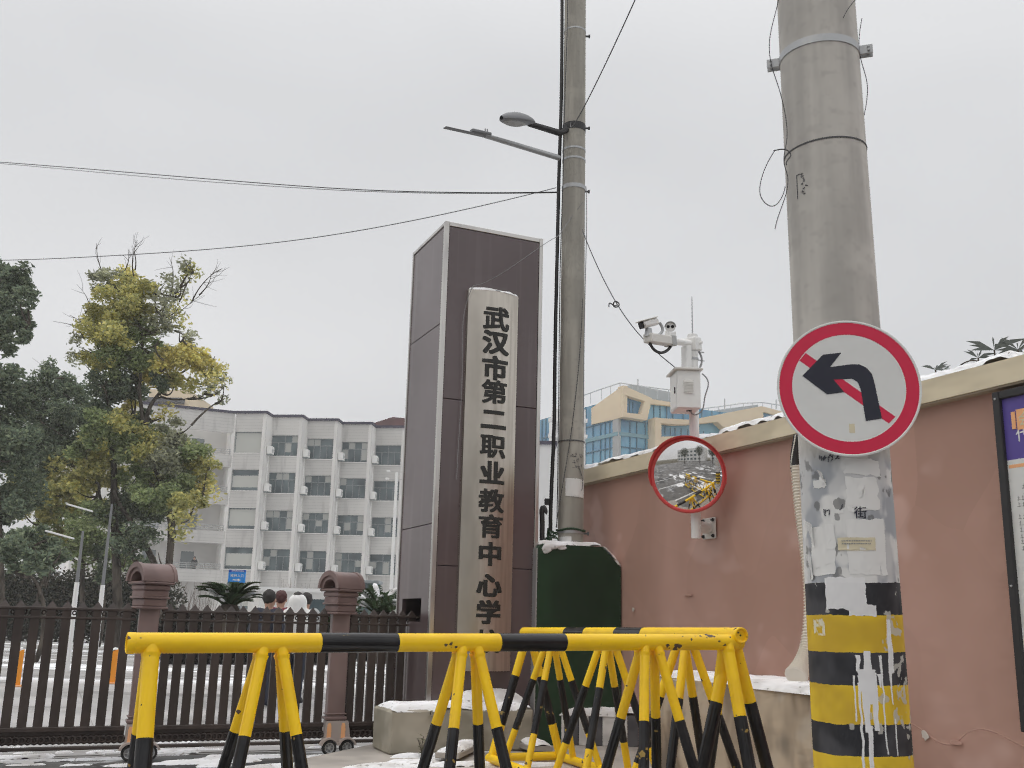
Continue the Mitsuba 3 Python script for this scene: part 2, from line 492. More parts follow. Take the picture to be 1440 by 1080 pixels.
GLYPHS = {
 '武': '-92,26 -92,46 -89,46 17,46 16,94 37,95 39,46 92,46 92,26 40,26 42,0 47,-29 54,-53 62,-68 69,-74 73,-72 76,-60 77,-37 84,-37 86,-40 96,-45 94,-71 88,-89 83,-94 77,-96 59,-95 52,-91 44,-83 41,-76 39,-75 30,-52 24,-25 20,4 19,26;42,77 43,86 45,86 51,92 58,92 69,82 71,82 86,67 86,65 88,64 88,57 78,48 71,48 61,61;-94,-82 -94,-71 -76,-69 -76,10 -56,9 -56,-65 -39,-62 -39,25 -18,25 -18,-3 16,-3 16,-23 -18,-23 -18,-59 10,-53 22,-53 23,-73 -79,-92 -91,-92;-76,64 -76,84 -73,84 6,84 6,64',
 '汉': '-87,73 -87,84 -79,94 -74,94 -65,93 -53,87 -52,85 -44,82 -43,80 -35,76 -33,73 -33,82 73,83 87,80 87,68 84,51 72,9 57,-23 47,-37 69,-58 71,-58 81,-66 87,-68 88,-70 99,-74 99,-85 94,-89 91,-95 77,-96 65,-90 64,-88 60,-87 52,-80 50,-80 47,-76 45,-76 28,-59 14,-73 12,-73 10,-76 2,-80 -2,-84 -8,-86 -9,-88 -28,-97 -40,-97 -45,-88 -48,-86 -48,-74 -40,-72 -14,-58 -12,-55 -10,-55 -3,-48 0,-47 11,-36 11,-34 6,-28 -9,4 -21,41 -24,58 -33,58 -33,60 -38,51 -50,51 -55,56 -70,64 -71,66|2,58 14,19 22,4 23,-1 25,-2 30,-13 46,17 54,39 59,58;-91,-85 -91,-74 -85,-67 -84,-63 -71,-44 -54,-11 -42,-10 -33,-19 -33,-31 -65,-89 -69,-94 -80,-94;-96,18 -96,30 -91,38 -77,39 -44,21 -42,19 -42,8 -49,-3 -60,-3 -75,8',
 '市': '-95,44 -95,68 -13,68 -22,83 -22,95 -10,99 3,99 17,73 18,68 95,68 95,43 12,43 12,26 77,26 77,-57 75,-67 71,-70 57,-73 23,-73 22,-66 19,-61 19,-48 48,-49 52,-47 52,1 12,1 12,-97 -13,-97 -13,1 -50,1 -50,-73 -75,-74 -75,26 -13,26 -13,43 -89,43',
 '第': '-93,40 -93,48 -81,59 -81,61 -73,70 -63,89 -61,96 -51,96 -41,93 -41,85 -45,78 4,78 4,66 11,79 16,96 26,96 37,93 37,85 34,78 92,78 92,60 61,60 67,52 68,47 68,41 61,39 77,38 77,-11 73,-12 9,-12 9,-24 83,-24 83,-41 81,-57 78,-72 74,-81 71,-84 64,-87 28,-87 27,-78 24,-74 24,-67 54,-67 58,-59 61,-43 9,-43 9,-96 -12,-95 -12,-55 -21,-65 -23,-65 -26,-69 -28,-69 -34,-75 -47,-82 -48,-84 -70,-95 -80,-95 -88,-85 -88,-77 -77,-74 -57,-64 -29,-43 -77,-43 -70,6 -66,7 -12,7 -12,20 -77,20 -77,34 -83,34 -84,36|48,39 45,46 43,47 39,55 35,58 35,60 26,60 23,53 12,39|-3,39 -10,42 -10,49 0,60 -25,60 -20,50 -20,41 -26,39|-40,39 -48,60 -55,59 -60,50 -70,39|9,7 56,7 56,20 9,20|-53,-24 -12,-24 -12,-12 -51,-12',
 '二': '-94,-56 -93,-50 -88,-50 94,-50 94,-77 -94,-77;-77,43 -77,69 77,69 77,43',
 '职': '49,-39 49,-32 51,-31 59,-28 70,-29 92,-72 95,-80 95,-88 84,-93 74,-93 67,-72 53,-44;-6,-14 -6,81 -3,81 86,81 86,-14|15,61 15,6 64,6 65,60;-95,-57 -95,-46 -82,-45 -82,67 -93,67 -93,87 -8,87 -7,67 -19,67 -19,-35 -6,-34 -5,-52 -19,-55 -19,-83 -19,-80 -14,-76 -14,-74 -10,-71 -6,-63 -4,-62 6,-41 9,-29 19,-28 30,-31 30,-40 22,-61 14,-76 0,-95 -8,-95 -10,-92 -18,-88 -19,-84 -19,-95 -39,-95 -39,-58 -89,-67 -93,-66|-62,45 -39,45 -39,67 -62,67|-62,-41 -39,-38 -39,-16 -62,-16|-62,3 -39,3 -39,26 -62,26',
 '业': '-93,-87 -93,-62 -37,-62 -37,-28 -50,-34 -62,-33 -70,-6 -83,26 -87,32 -88,42 -87,48 -77,51 -64,51 -49,17 -37,-17 -37,95 -12,95 -12,-62 12,-62 12,95 37,95 37,-12 55,23 65,50 78,50 84,46 89,45 89,32 87,27 56,-35 43,-35 37,-31 37,-62 93,-62 94,-87',
 '教': '-96,-20 -95,-12 -86,-8 -78,-2 -78,13 -59,13 -49,22 -95,22 -95,41 -60,41 -60,55 -87,55 -87,71 -87,74 -60,74 -60,95 -40,95 -40,74 -15,74 -15,72 -8,90 3,90 12,87 11,75 0,52 -7,42 -7,41 8,41 8,37 18,68 23,95 34,95 44,93 44,83 38,58 95,58 95,38 82,38 78,12 73,-7 65,-29 59,-39 74,-60 88,-72 96,-76 96,-84 89,-90 87,-95 79,-95 71,-90 69,-87 67,-87 53,-73 53,-71 50,-69 45,-61 40,-66 40,-68 27,-80 4,-95 -5,-95 -9,-87 -12,-85 -13,-76 0,-70 12,-60 14,-60 33,-39 22,-10 18,6 9,-9 2,-9 -1,-5 -5,-3 -14,-13 -16,-13 -20,-18 -22,-18 -25,-22 -32,-26 -32,-30 9,-26 9,-45 -32,-50 -33,-87 -37,-92 -42,-94 -73,-95 -74,-88 -77,-83 -77,-76 -53,-75 -53,-52 -93,-56 -95,-47 -95,-36 -53,-32 -53,-17 -36,-5 -46,-5 -61,-19 -78,-30 -87,-30 -87,-28|33,38 39,9 47,-13 53,4 60,38|-21,22 -21,20 -28,13 -9,14 -6,11 0,22|-40,41 -34,41 -24,55 -40,55',
 '育': '-91,56 -91,75 -10,75 -14,83 -16,84 -16,93 -3,97 4,97 6,95 17,75 91,75 91,56 44,56 52,51 55,47 57,47 61,42 63,42 82,25 82,18 80,16 78,16 71,10 65,10 65,-78 62,-90 58,-93 49,-95 13,-95 9,-94 9,-91 5,-85 5,-77 41,-77 44,-73 44,-61 -42,-61 -42,-95 -63,-96 -63,12 62,12 50,23 -31,19 -70,15 -75,29 -75,36 -63,41 -44,56|-42,-44 44,-44 44,-34 -42,-34|-42,-17 43,-17 44,-7 -42,-7|-23,43 -31,38 -16,38 29,41 17,50 17,56 -10,56',
 '中': '-86,56 -85,62 -13,62 -13,97 -8,97 12,97 12,62 85,62 85,-43 60,-43 60,-32 12,-32 12,-97 -13,-97 -13,-32 -61,-32 -61,-44 -86,-44|12,37 12,-7 60,-7 60,37|-61,37 -61,-7 -13,-7 -13,37',
 '心': '47,15 48,27 59,31 72,31 84,3 94,-26 98,-41 98,-55 86,-60 73,-60 70,-44 61,-16 51,9;-46,-72 -46,41 -20,41 -20,-65 -17,-69 29,-69 33,-65 36,-54 37,-28 49,-28 50,-30 62,-35 62,-49 59,-73 54,-86 50,-90 40,-94 -22,-94 -36,-92 -43,-86;-36,70 -36,82 -34,84 -32,84 -27,90 -15,90 1,77 3,77 10,70 12,70 15,66 17,66 32,51 36,49 36,47 38,46 38,35 28,25 16,25 -1,43 -3,43 -8,49 -10,49 -19,58 -21,58 -24,62 -26,62;-96,-60 -96,-48 -91,-37 -85,-15 -78,26 -65,26 -54,24 -54,7 -58,-18 -70,-65 -83,-66',
 '学': '-93,-40 -93,-16 -13,-16 -13,-2 6,6 -59,6 -59,29 53,30 55,27 61,24 61,12 40,-4 16,-16 94,-16 94,-40 12,-40 12,-86 7,-93 -2,-96 -45,-97 -48,-87 -51,-84 -51,-73 -16,-73 -13,-71 -13,-40;-89,14 -89,64 -61,64 -73,79 -73,90 -63,95 -49,94 -34,74 -32,70 -32,64 -9,64 -14,75 -20,83 -20,94 -9,99 3,99 17,76 19,71 19,64 32,64 43,79 51,95 64,96 76,92 77,86 76,78 73,76 65,64 91,64 91,15 66,14 66,40 -65,40 -65,14',
 '校': '-97,-45 -97,-37 -89,-26 -87,-19 -82,-11 -68,33 -90,33 -90,53 -64,53 -64,95 -45,95 -45,53 -23,53 -23,66 25,66 18,78 12,84 12,92 22,96 31,96 36,91 47,73 46,66 93,66 93,46 59,46 68,38 68,36 86,17 86,15 92,8 92,-1 82,-9 75,-9 69,2 69,-2 61,-23 50,-43 47,-45 55,-53 57,-53 69,-63 87,-72 95,-74 95,-82 86,-94 78,-94 59,-85 58,-83 47,-77 45,-74 43,-74 40,-70 38,-70 32,-63 23,-73 21,-73 15,-79 2,-86 1,-88 -13,-95 -23,-94 -23,-92 -30,-85 -30,-78 -2,-63 18,-46 15,-44 7,-29 5,-28 -4,-9 -5,-3 -12,-10 -20,-10 -20,-9 -22,-7 -21,-16 -25,-19 -29,-26 -37,-25 -45,-5 -45,-95 -64,-95 -64,-14 -69,-31 -82,-57 -90,-57 -93,-49|42,40 49,46 9,46 23,41 23,34 17,26 16,22 6,10 13,9 22,-13 24,-14 25,-18 32,-28 42,-10 48,10 58,11 63,9 59,13 59,15 53,20 53,22 41,33|6,46 -22,46 -22,33 -45,33 -44,29 -40,25 -29,5 -16,17 -16,19 -11,23 -11,25 -8,27 -6,32 0,39 2,45|-23,-6 -23,-6 -23,-6',
 '代': '-34,8 -36,25 12,32 9,91 26,90 30,34 90,40 92,24 32,16 36,-10 44,-40 52,-59 62,-70 68,-72 73,-72 74,-71 80,-55 81,-39 85,-39 90,-44 96,-46 92,-72 84,-89 77,-93 63,-92 51,-86 40,-75 31,-59 25,-43 17,-9 14,14;43,79 44,84 52,89 56,89 82,65 82,63 88,58 88,55 79,48 74,47 64,59;-96,5 -96,10 -72,34 -56,58 -39,91 -33,91 -22,87 -22,84 -32,63 -44,45 -44,-93 -61,-93 -62,19 -70,8 -85,-7 -89,-6',
 '码': '-12,66 -12,82 61,84 72,81 69,40 64,6 89,5 90,-4 82,-62 78,-77 70,-89 63,-92 33,-92 28,-77 30,-76 56,-76 60,-72 68,-44 70,-10 -9,-10 -3,55 13,54 10,6 48,6 54,66;-20,-35 -18,-34 59,-34 59,-50 -19,-50;-95,-13 -95,-9 -90,-1 -80,20 -68,64 -68,66 -91,67 -91,83 -20,83 -20,67 -50,66 -57,35 -62,22 -26,21 -26,-68 -62,-68 -63,-84 -78,-84 -78,-17 -85,-27 -89,-27 -92,-19|-62,-52 -42,-52 -42,4 -62,4',
 '会': '-92,21 -92,25 -67,36 -36,56 -10,80 -2,92 0,94 4,93 16,87 16,84 11,78 34,58 57,44 81,32 92,28 94,26 93,24 83,12 74,14 56,23 50,28 49,15 48,14 -48,15 -49,26 -77,10 -81,10|-40,32 43,32 17,50 0,66 -16,49;-83,-24 -83,-7 84,-7 85,-24 -4,-24 -25,-51 -42,-68 42,-60 29,-45 22,-40 22,-36 33,-30 37,-30 66,-60 79,-77 82,-82 82,-85 70,-93 66,-93 56,-77 43,-78 -47,-86 -70,-89 -74,-77 -74,-71 -67,-68 -50,-52 -28,-24',
 '街': '34,-88 30,-76 56,-75 56,12 36,12 36,28 93,28 93,12 74,12 74,-81 72,-87 66,-91 56,-93 34,-93;38,80 39,82 90,81 90,66 38,66;-46,-79 -47,-63 -45,-62 -14,-58 -14,-30 -42,-29 -42,-15 -42,-14 -14,-14 -12,11 4,11 4,-14 33,-14 33,-29 4,-30 4,-56 38,-53 38,-68 -42,-80;-44,27 -42,28 -12,28 -12,52 -39,53 -40,67 -39,68 -12,68 -12,93 4,93 4,68 31,68 31,53 4,52 4,28 34,28 34,13 -43,13;-98,-7 -98,-4 -79,13 -70,24 -60,39 -54,53 -49,53 -38,49 -38,45 -41,39 -54,18 -56,-94 -71,-94 -72,-4 -74,-8 -86,-19 -89,-19;-94,49 -94,54 -80,66 -72,75 -60,93 -55,93 -44,89 -46,81 -57,66 -82,41 -87,40',
 '接': '-92,-30 -95,-13 -70,-6 -70,36 -93,37 -94,52 -93,53 -70,54 -69,93 -53,93 -52,54 -33,53 -33,37 -52,36 -52,0 -43,3 -35,4 -32,-10 4,-10 14,9 -31,10 -31,25 4,26 -2,39 -9,48 -9,53 -1,56 -24,57 -24,72 20,72 13,86 13,90 26,92 29,92 40,72 86,72 86,57 59,56 69,53 69,50 54,26 91,25 91,10 29,10 30,9 30,5 22,-9 94,-10 94,-25 70,-26 62,-45 55,-56 51,-59 88,-80 88,-83 79,-93 74,-93 58,-82 37,-72 21,-81 7,-86 -19,-92 -31,-93 -36,-82 -37,-81 -37,-78 -4,-72 17,-64 -21,-50 -21,-47 -6,-26 -34,-25 -34,-12 -52,-18 -54,-85 -56,-88 -64,-92 -85,-93 -89,-82 -89,-77 -70,-76 -70,-24 -87,-30|53,56 4,56 10,49 18,34 18,29 12,26 36,26|4,-42 34,-52 44,-40 50,-26 14,-26',
 '种': '-13,-40 -13,51 30,52 30,93 47,93 48,52 89,51 89,-39 72,-39 72,-28 48,-28 48,-92 46,-94 30,-93 30,-28 4,-28 3,-40|48,-10 72,-10 72,34 48,34|4,-10 30,-10 30,34 4,34;-96,-44 -95,-38 -92,-35 -76,-11 -64,18 -63,20 -92,21 -92,37 -60,38 -60,64 -80,61 -88,61 -91,75 -56,82 -30,90 -25,90 -17,80 -17,76 -42,68 -42,38 -17,37 -17,21 -42,20 -42,18 -17,-13 -16,-18 -24,-28 -28,-28 -42,-4 -43,-93 -60,-93 -60,-11 -73,-37 -86,-56 -90,-55',
 '入': '-92,-80 -91,-76 -82,-72 -68,-62 -48,-41 -32,-17 -20,10 -10,42 -20,55 -33,68 -42,74 -42,77 -33,89 -30,89 -22,83 -4,65 5,53 19,30 42,-15 56,-37 75,-58 93,-71 93,-76 88,-84 87,-90 82,-90 65,-78 49,-62 38,-47 4,18 -1,3 -16,-30 -27,-47 -41,-64 -55,-77 -76,-91 -80,-91',
 '口': '-76,71 -75,72 76,72 76,-88 58,-88 58,-72 -58,-72 -58,-88 -76,-88|-58,-54 58,-54 58,54 -58,54',
}
# ------------------------------------------------------------------ the directions of the place
A_T = math.radians(23.76)
TD = np.array([math.cos(A_T), math.sin(A_T), 0])        # along the gate and the pylon's front
SD = np.array([-math.sin(A_T), math.cos(A_T), 0])       # into the school, along the boundary wall
FT = np.stack([TD, SD, Z], 1)                           # frame: along, into, up
FRONT = np.stack([TD, Z, -SD], 1)                       # drawing plane of the pylon's front: right, up, out

# ------------------------------------------------------------------ ground
road = thing('road', 'dark wet asphalt road with slush in front of the school gate', kind='structure')
put(road, box((-900, -900, -0.5), (900, 900, -0.02)), 'm_soil')
part(road, 'asphalt', box((-40, -40, -0.1), (40, 0.35, 0.0), FT, gnd(475, 1062) + np.array([0, 0, 0])), 'm_road')
G0 = gnd(475, 1060)                                    # under the second gate post's wheels
G0[2] = 0
yard = thing('schoolyard', 'pale concrete yard with thin snow behind the gate', kind='structure')
put(yard, box((-60, 0.35, -0.1), (60, 95, -0.006), FT, G0), 'm_slab')
for i in range(9):
    for j in range(8):
        u0, v0 = -11 + i * 2.2, 0.4 + j * 2.6
        part(yard, 'slab', box((u0 + 0.012, v0 + 0.012, -0.006), (u0 + 2.188, v0 + 2.588, 0.004), FT, G0), 'm_slab', False)
PZ = 0.12
pave = thing('pavement', 'worn raised concrete pavement at the foot of the pink wall and pylon', kind='structure')

# ------------------------------------------------------------------ boundary wall
WP = np.array([1.95, 9.8, 0.0])                        # a point of the wall's road face
WN = -TD                                               # its outward normal
wz = hit(1000, 641, WP, WN)[2]                         # underside of the coping
w_a, w_b = -12.0, 3.05                                  # extent along SD from WP
wall = thing('boundary_wall', 'long pink rendered boundary wall with cream coping under snow', 'wall')
FW = np.stack([SD, TD, Z], 1)


def wall_face():
    """The road face as a gently uneven sheet closed to a slab."""
    nu, nz = 90, 22
    U, V = np.meshgrid(np.linspace(w_a, w_b, nu), np.linspace(-0.05, wz, nz), indexing='ij')
    q = np.stack([U, V, U * 0], -1)
    d = 0.018 * (meshkit.fbm(q * np.array([0.8, 0.9, 1]), 3, 3) - 0.5)
    v = np.concatenate([np.stack([U, d, V], -1).reshape(-1, 3), np.stack([U, d * 0 + 0.24, V], -1).reshape(-1, 3)])
    I = np.arange(nu * nz).reshape(nu, nz)
    a, b, c, e = I[:-1, :-1].ravel(), I[1:, :-1].ravel(), I[1:, 1:].ravel(), I[:-1, 1:].ravel()
    f = np.vstack([np.stack([a, b, c], 1), np.stack([a, c, e], 1)])
    f = np.vstack([f, f[:, ::-1] + nu * nz])
    return xf(trimesh.Trimesh(v, f, process=False), FW, WP)


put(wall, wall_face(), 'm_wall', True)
cop_h = 0.165
part(wall, 'coping', prism([(-0.085, 0), (0.33, 0), (0.33, cop_h + 0.03), (-0.085, cop_h)], w_b - w_a,
                           np.stack([TD, Z, -SD], 1) @ np.diag([1, 1, 1]), WP + SD * w_b + Z * wz), 'm_coping', False)
part(wall, 'drip_edge', box((w_a, -0.072, -0.014), (w_b, 0.3, -0.001), FW, WP + Z * wz), 'm_drip', False)
sn = []
for k, (u0, u1) in enumerate(((w_a, -6.6), (-6.5, -3.6), (-3.55, -0.2), (-0.1, 2.2), (2.25, w_b))):
    sn.append(heap(Polygon([(u0, -0.075), (u1, -0.075), (u1, 0.31), (u0, 0.31)]), 0.12 if k < 2 else 0.06, 0.03, 11 + k, FW, WP + Z * (wz + cop_h + 0.008), 0.06))
part(wall, 'snow_cap', sn, 'm_snow', True, 'band of snow lying on the cream coping')
# patches where the render has come off, as thin raised or sunk flakes
rng = random.Random(5)


def flake(px, py, w, h, seed, m, name, lab=None):
    c = hit(px, py, WP - TD * 0.012, WN)
    r = np.random.RandomState(seed)
    k = 13
    an = np.linspace(0, 2 * np.pi, k, endpoint=False)
    pts = [(w * math.cos(t) * (0.6 + 0.7 * r.rand()), h * math.sin(t) * (0.6 + 0.7 * r.rand())) for t in an]
    part(wall, name, prism(pts, 0.008, np.stack([-SD, Z, -TD], 1), c), m, False, lab)


flake(1301, 1033, 0.035, 0.032, 1, 'm_plaster', 'bare_patch', 'small white patch of bare plaster low on the pink wall')
flake(1345, 1045, 0.06, 0.018, 2, 'm_wall', 'flake')
flake(970, 970, 0.10, 0.05, 3, 'm_plaster', 'bare_patch')
flake(935, 985, 0.13, 0.03, 4, 'm_wall', 'flake')
flake(891, 857, 0.02, 0.02, 6, 'm_plaster', 'bare_patch')
flake(968, 837, 0.09, 0.01, 7, 'm_wall', 'flake')
# a raised crack running along the wall's lower part
ck = [hit(x, y, WP + TD * 0.003, WN) for x, y in ((1255, 1027), (1290, 1022), (1320, 1043), (1338, 1047), (1362, 1030), (1390, 1027), (1420, 1040), (1445, 1052))]
part(wall, 'crack_ridge', tube(spline(ck, 40), 0.0065, 6), 'm_wall', True)

# pavement in front of the wall: (out from the wall, along it)
pv = Polygon([(0, w_a), (-2.35, w_a), (-2.35, -1.0), (-2.6, -0.75), (-3.55, -0.62), (-3.62, -0.3), (-3.6, 1.2), (-2.2, 2.6), (0, 2.9)])
put(pave, prism(pv, 0.2, np.stack([TD, SD, Z], 1), WP + Z * (PZ - 0.2)), 'm_pavement', False)

# ------------------------------------------------------------------ notice board on the wall
BP = WP - TD * 0.05
FB = np.stack([-SD, Z, -TD], 1)                        # board plane: right, up, out
b_tl = hit(1399, 553, BP, WN)
board = thing('notice_board', 'dark framed notice board with purple header on the pink wall at the right edge', 'notice board')
bw, bh = 1.7, b_tl[2] - 0.75
part(board, 'backing', box((0, -bh, -0.03), (bw, 0, 0.0), FB, b_tl), 'm_dark', False)
fr = 0.055
part(board, 'frame', [box((0, -bh, 0), (fr, 0, 0.035), FB, b_tl, 0.006), box((bw - fr, -bh, 0), (bw, 0, 0.035), FB, b_tl, 0.006),
                      box((fr, -fr, 0), (bw - fr, 0, 0.033), FB, b_tl, 0.006), box((fr, -bh, 0), (bw - fr, -bh + fr, 0.033), FB, b_tl, 0.006)], 'm_dark', False)


def bl(px, py):
    q = hit(px, py, BP, WN) - b_tl
    return np.array([q @ FB[:, 0], q @ FB[:, 1]])


hb = bl(1416, 648)[1]
part(board, 'header_panel', box((fr, hb, 0), (bw - fr, -fr, 0.006), FB, b_tl), 'm_purple', False, 'purple header of the notice board')
part(board, 'notice_sheet', box((fr, -bh + fr, 0), (bw - fr, hb, 0.006), FB, b_tl), 'm_sign_white', False, 'white notice sheet with small grey text')
ob = bl(1416, 655)[1]
part(board, 'orange_stripe', box((fr + 0.01, ob - 0.022, 0.006), (bw - fr, ob, 0.008), FB, b_tl), 'm_orange_pale', False)
lt = bl(1423, 580)
part(board, 'title_tab', [box((lt[0], lt[1] - 0.115, 0.006), (lt[0] + 0.03, lt[1], 0.012), FB, b_tl), box((lt[0] + 0.04, lt[1] - 0.125, 0.006), (lt[0] + 0.5, lt[1] + 0.01, 0.012), FB, b_tl)], 'm_orange_pale', False, 'orange title tab')
part(board, 'title_text', prism(affinity.translate(glyph('会', 0.095), lt[0] + 0.10, lt[1] - 0.057), 0.002, FB, b_tl, 0.012), 'm_cream_paper', False)
tt = bl(1437, 610)
part(board, 'white_text', [prism(affinity.translate(glyph(c, 0.105), tt[0] + 0.01 + 0.115 * k, tt[1]), 0.002, FB, b_tl, 0.006) for k, c in enumerate('代码')], 'm_white', False)
lines = []
r = random.Random(9)
for k, (px, py) in enumerate(((1438, 684), (1440, 692), (1431, 701), (1432, 710), (1433, 727), (1434, 736), (1435, 745), (1436, 754), (1437, 762), (1438, 771))):
    q = bl(px, py)
    x = max(q[0], fr + 0.02)
    while x < bw - 0.2:
        w = 0.026
        lines.append(box((x, q[1] - 0.013, 0.006), (x + w, q[1] - 0.009, 0.007), FB, b_tl))
        lines.append(box((x + w * 0.4, q[1] - 0.016, 0.007), (x + w * 0.4 + 0.004, q[1] + 0.014, 0.0075), FB, b_tl))
        lines.append(box((x + 0.004, q[1] + 0.004, 0.006), (x + w * r.uniform(0.6, 0.9), q[1] + 0.008, 0.007), FB, b_tl))
        x += 0.034
part(board, 'small_text', lines, 'm_text_grey', False, kind='stuff')
part(board, 'screw', [lathe([(0, 0.042), (0.007, 0.041), (0.009, 0.035)], 10, FB, b_tl + FB[:, 0] * 0.027 - Z * dz) for dz in (0.05,)], 'm_galv')
part(board, 'screw', [lathe([(0, 0.042), (0.007, 0.041), (0.009, 0.035)], 10, FB, b_tl + FB[:, 0] * 0.027 - Z * dz) for dz in (1.28,)], 'm_galv')

# ------------------------------------------------------------------ the name pylon
PC = at(598.5, 1008, 10.55) * np.array([1, 1, 0])      # near corner at the ground
ptop = zof(PC[0], PC[1], 310)
pw = (hit(764, 336.7, PC, -SD) - PC) @ TD
pdp = (hit(580.6, 357.8, PC, -TD) - PC) @ SD
pyl = thing('sign_pylon', 'tall dark brown clad pylon with steel edges carrying the school name', 'pylon')
tr, fz = 0.055, ptop - 0.05
# front cladding in three sheets with thin seams, side cladding in three
seam_f = [0.0] + [zof(*(PC + TD * 0.1)[:2], y) for y in (795, 560)] + [fz]
for k in range(3):
    part(pyl, 'front_panel', box((tr, 0.012, seam_f[k] + 0.004), (pw - 0.045, 0.06, seam_f[k + 1] - 0.004), FT, PC, 0.003), 'm_clad', False)
zs = [0.0, zof(*PC[:2], 735), zof(*PC[:2], 452), fz]
hz0, hz1 = hit(577, 874, PC, -TD)[2], hit(577, 841.5, PC, -TD)[2]
hv0, hv1 = (hit(590.5, 850, PC, -TD) - PC) @ SD, (hit(564, 850, PC, -TD) - PC) @ SD
for k in (1, 2):
    part(pyl, 'side_panel', box((0.0125, tr, zs[k] + 0.004), (0.06, pdp - 0.03, zs[k + 1] - 0.004), FT, PC, 0.003), 'm_clad', False)
sp = Polygon([(tr, 0), (pdp - 0.03, 0), (pdp - 0.03, zs[1] - 0.004), (tr, zs[1] - 0.004)], [[(hv0, hz0), (hv1, hz0), (hv1, hz1), (hv0, hz1)]])
part(pyl, 'side_panel', prism(sp, 0.0475, np.stack([SD, Z, TD], 1), PC + TD * 0.0125), 'm_clad', False, 'lowest side panel with a dark square opening')
part(pyl, 'opening_recess', box((0.3, hv0 - 0.02, hz0 - 0.02), (0.32, hv1 + 0.02, hz1 + 0.02), FT, PC), 'm_black', False)
part(pyl, 'back_core', [box((0.5, pdp - 0.06, 0), (pw - 0.02, pdp, ptop - 0.02), FT, PC), box((pw - 0.06, 0.1, 0), (pw - 0.012, pdp - 0.07, ptop - 0.02), FT, PC),
                        box((0.02, 0.06, ptop - 0.06), (pw - 0.07, pdp - 0.08, ptop - 0.02), FT, PC), box((0.02, pdp - 0.03, 0), (0.5, pdp, ptop - 0.03), FT, PC)], 'm_clad', False)
part(pyl, 'corner_trim', box((0, 0, 0), (tr - 0.004, tr - 0.004, ptop), FT, PC, 0.004), 'm_steel', False, 'steel trim on the near corner')
part(pyl, 'edge_trim', box((pw - 0.042, 0, 0), (pw, 0.1, ptop), FT, PC, 0.004), 'm_steel', False)
part(pyl, 'top_trim', box((tr, 0.002, fz), (pw - 0.043, 0.09, ptop - 0.003), FT, PC, 0.004), 'm_steel', False)
part(pyl, 'side_top_trim', box((0.001, tr, fz + 0.01), (0.06, pdp - 0.031, ptop - 0.004), FT, PC, 0.004), 'm_steel', False)
part(pyl, 'back_trim', box((-0.002, pdp - 0.03, 0), (0.014, pdp + 0.002, ptop - 0.006), FT, PC, 0.003), 'm_steel', False)
# bulged name plate
PO = PC + TD * 0.0
q0, q1 = hit(660.4, 405.4, PO - SD * 0.05, -SD), hit(730.8, 417.6, PO - SD * 0.05, -SD)
q2, q3 = hit(641.5, 943, PO - SD * 0.05, -SD), hit(717, 944, PO - SD * 0.05, -SD)
px0 = ((q0 - PO) @ TD + (q2 - PO) @ TD) / 2
px1 = ((q1 - PO) @ TD + (q3 - PO) @ TD) / 2
pz0, pz1 = (q2[2] + q3[2]) / 2, (q0[2] + q1[2]) / 2
pm, ph, bul = (px0 + px1) / 2, (px1 - px0) / 2, 0.075


def bulge(x):
    return bul * (1 - ((x - pm) / ph) ** 2)


prof = [(px0 + (px1 - px0) * k / 16, 0.045 + bulge(px0 + (px1 - px0) * k / 16)) for k in range(17)]
prof_out = prof + [(px1, 0.0), (px0, 0.0)]
# profile lies in the plane along / out, extruded upwards
part(pyl, 'name_plate', prism(prof_out, pz1 - pz0, np.stack([TD, -SD, Z], 1) @ np.diag([1, 1, 1]), PC + SD * 0.012 + Z * pz0), 'm_plate', 40, 'tall bulged stainless steel plate with black characters')
part(pyl, 'plate_snow', heap(Polygon(prof_out).buffer(-0.004), 0.035, 0.014, 4, np.stack([TD, -SD, Z], 1), PC + SD * 0.012 + Z * (pz1 + 0.001), 0.03), 'm_snow', True)
cy = [446.5, 480.5, 517, 550.5, 589, 627, 665, 704, 740, 779, 823, 861, 902]
for ch, y in zip('武汉市第二职业教育中心学校', cy):
    mid = PC + TD * (pm + 0.012) - SD * (0.033 + bulge(pm))
    zc = hit(690, y, mid, -SD)[2]
    hz = abs(hit(690, y - 16.3, mid, -SD)[2] - hit(690, y + 16.3, mid, -SD)[2])
    g = affinity.scale(glyph(ch, hz * 1.04), 1.17, 1.0, origin=(0, 0)).buffer(0.0028, join_style=2).segmentize(0.02)
    m = prism(g, 0.012)
    sub = trimesh.remesh.subdivide_to_size(np.asarray(m.vertices), m.faces, 0.035)
    m = trimesh.Trimesh(sub[0], sub[1], process=False)
    v = np.asarray(m.vertices)
    x = v[:, 0] * 1.0 + pm + 0.012
    P = PC + np.outer(x, TD) + np.outer(v[:, 1] + zc, Z) - np.outer(0.033 + bulge(x) + v[:, 2], SD)
    m.vertices = P
    if np.linalg.det(np.stack([TD, Z, -SD], 1)) < 0:
        m.faces = m.faces[:, ::-1]
    part(pyl, 'character', m, 'm_char', False)

# ------------------------------------------------------------------ middle utility pole
MY = 11.4
m0, m1 = at(800.5, 990, MY), at(809.5, -60, MY)
m0[2] = 0.0


def pole_r(P, px):
    return px * mpp(P)


def on_mid(py):
    """Axis point of the middle pole seen at a photo row, and its radius."""
    a = (m1 - m0)
    lo, hi_ = 0.0, 1.2
    for _ in range(50):
        t = (lo + hi_) / 2
        P = m0 + a * t - CAM
        y = 540 - FPX * (P @ CU) / (P @ _f)
        if y > py:
            lo = t
        else:
            hi_ = t
    P = m0 + a * t
    rr = np.interp(py, [0, 745], [14.6, 18.6]) * mpp(P)
    return P, rr


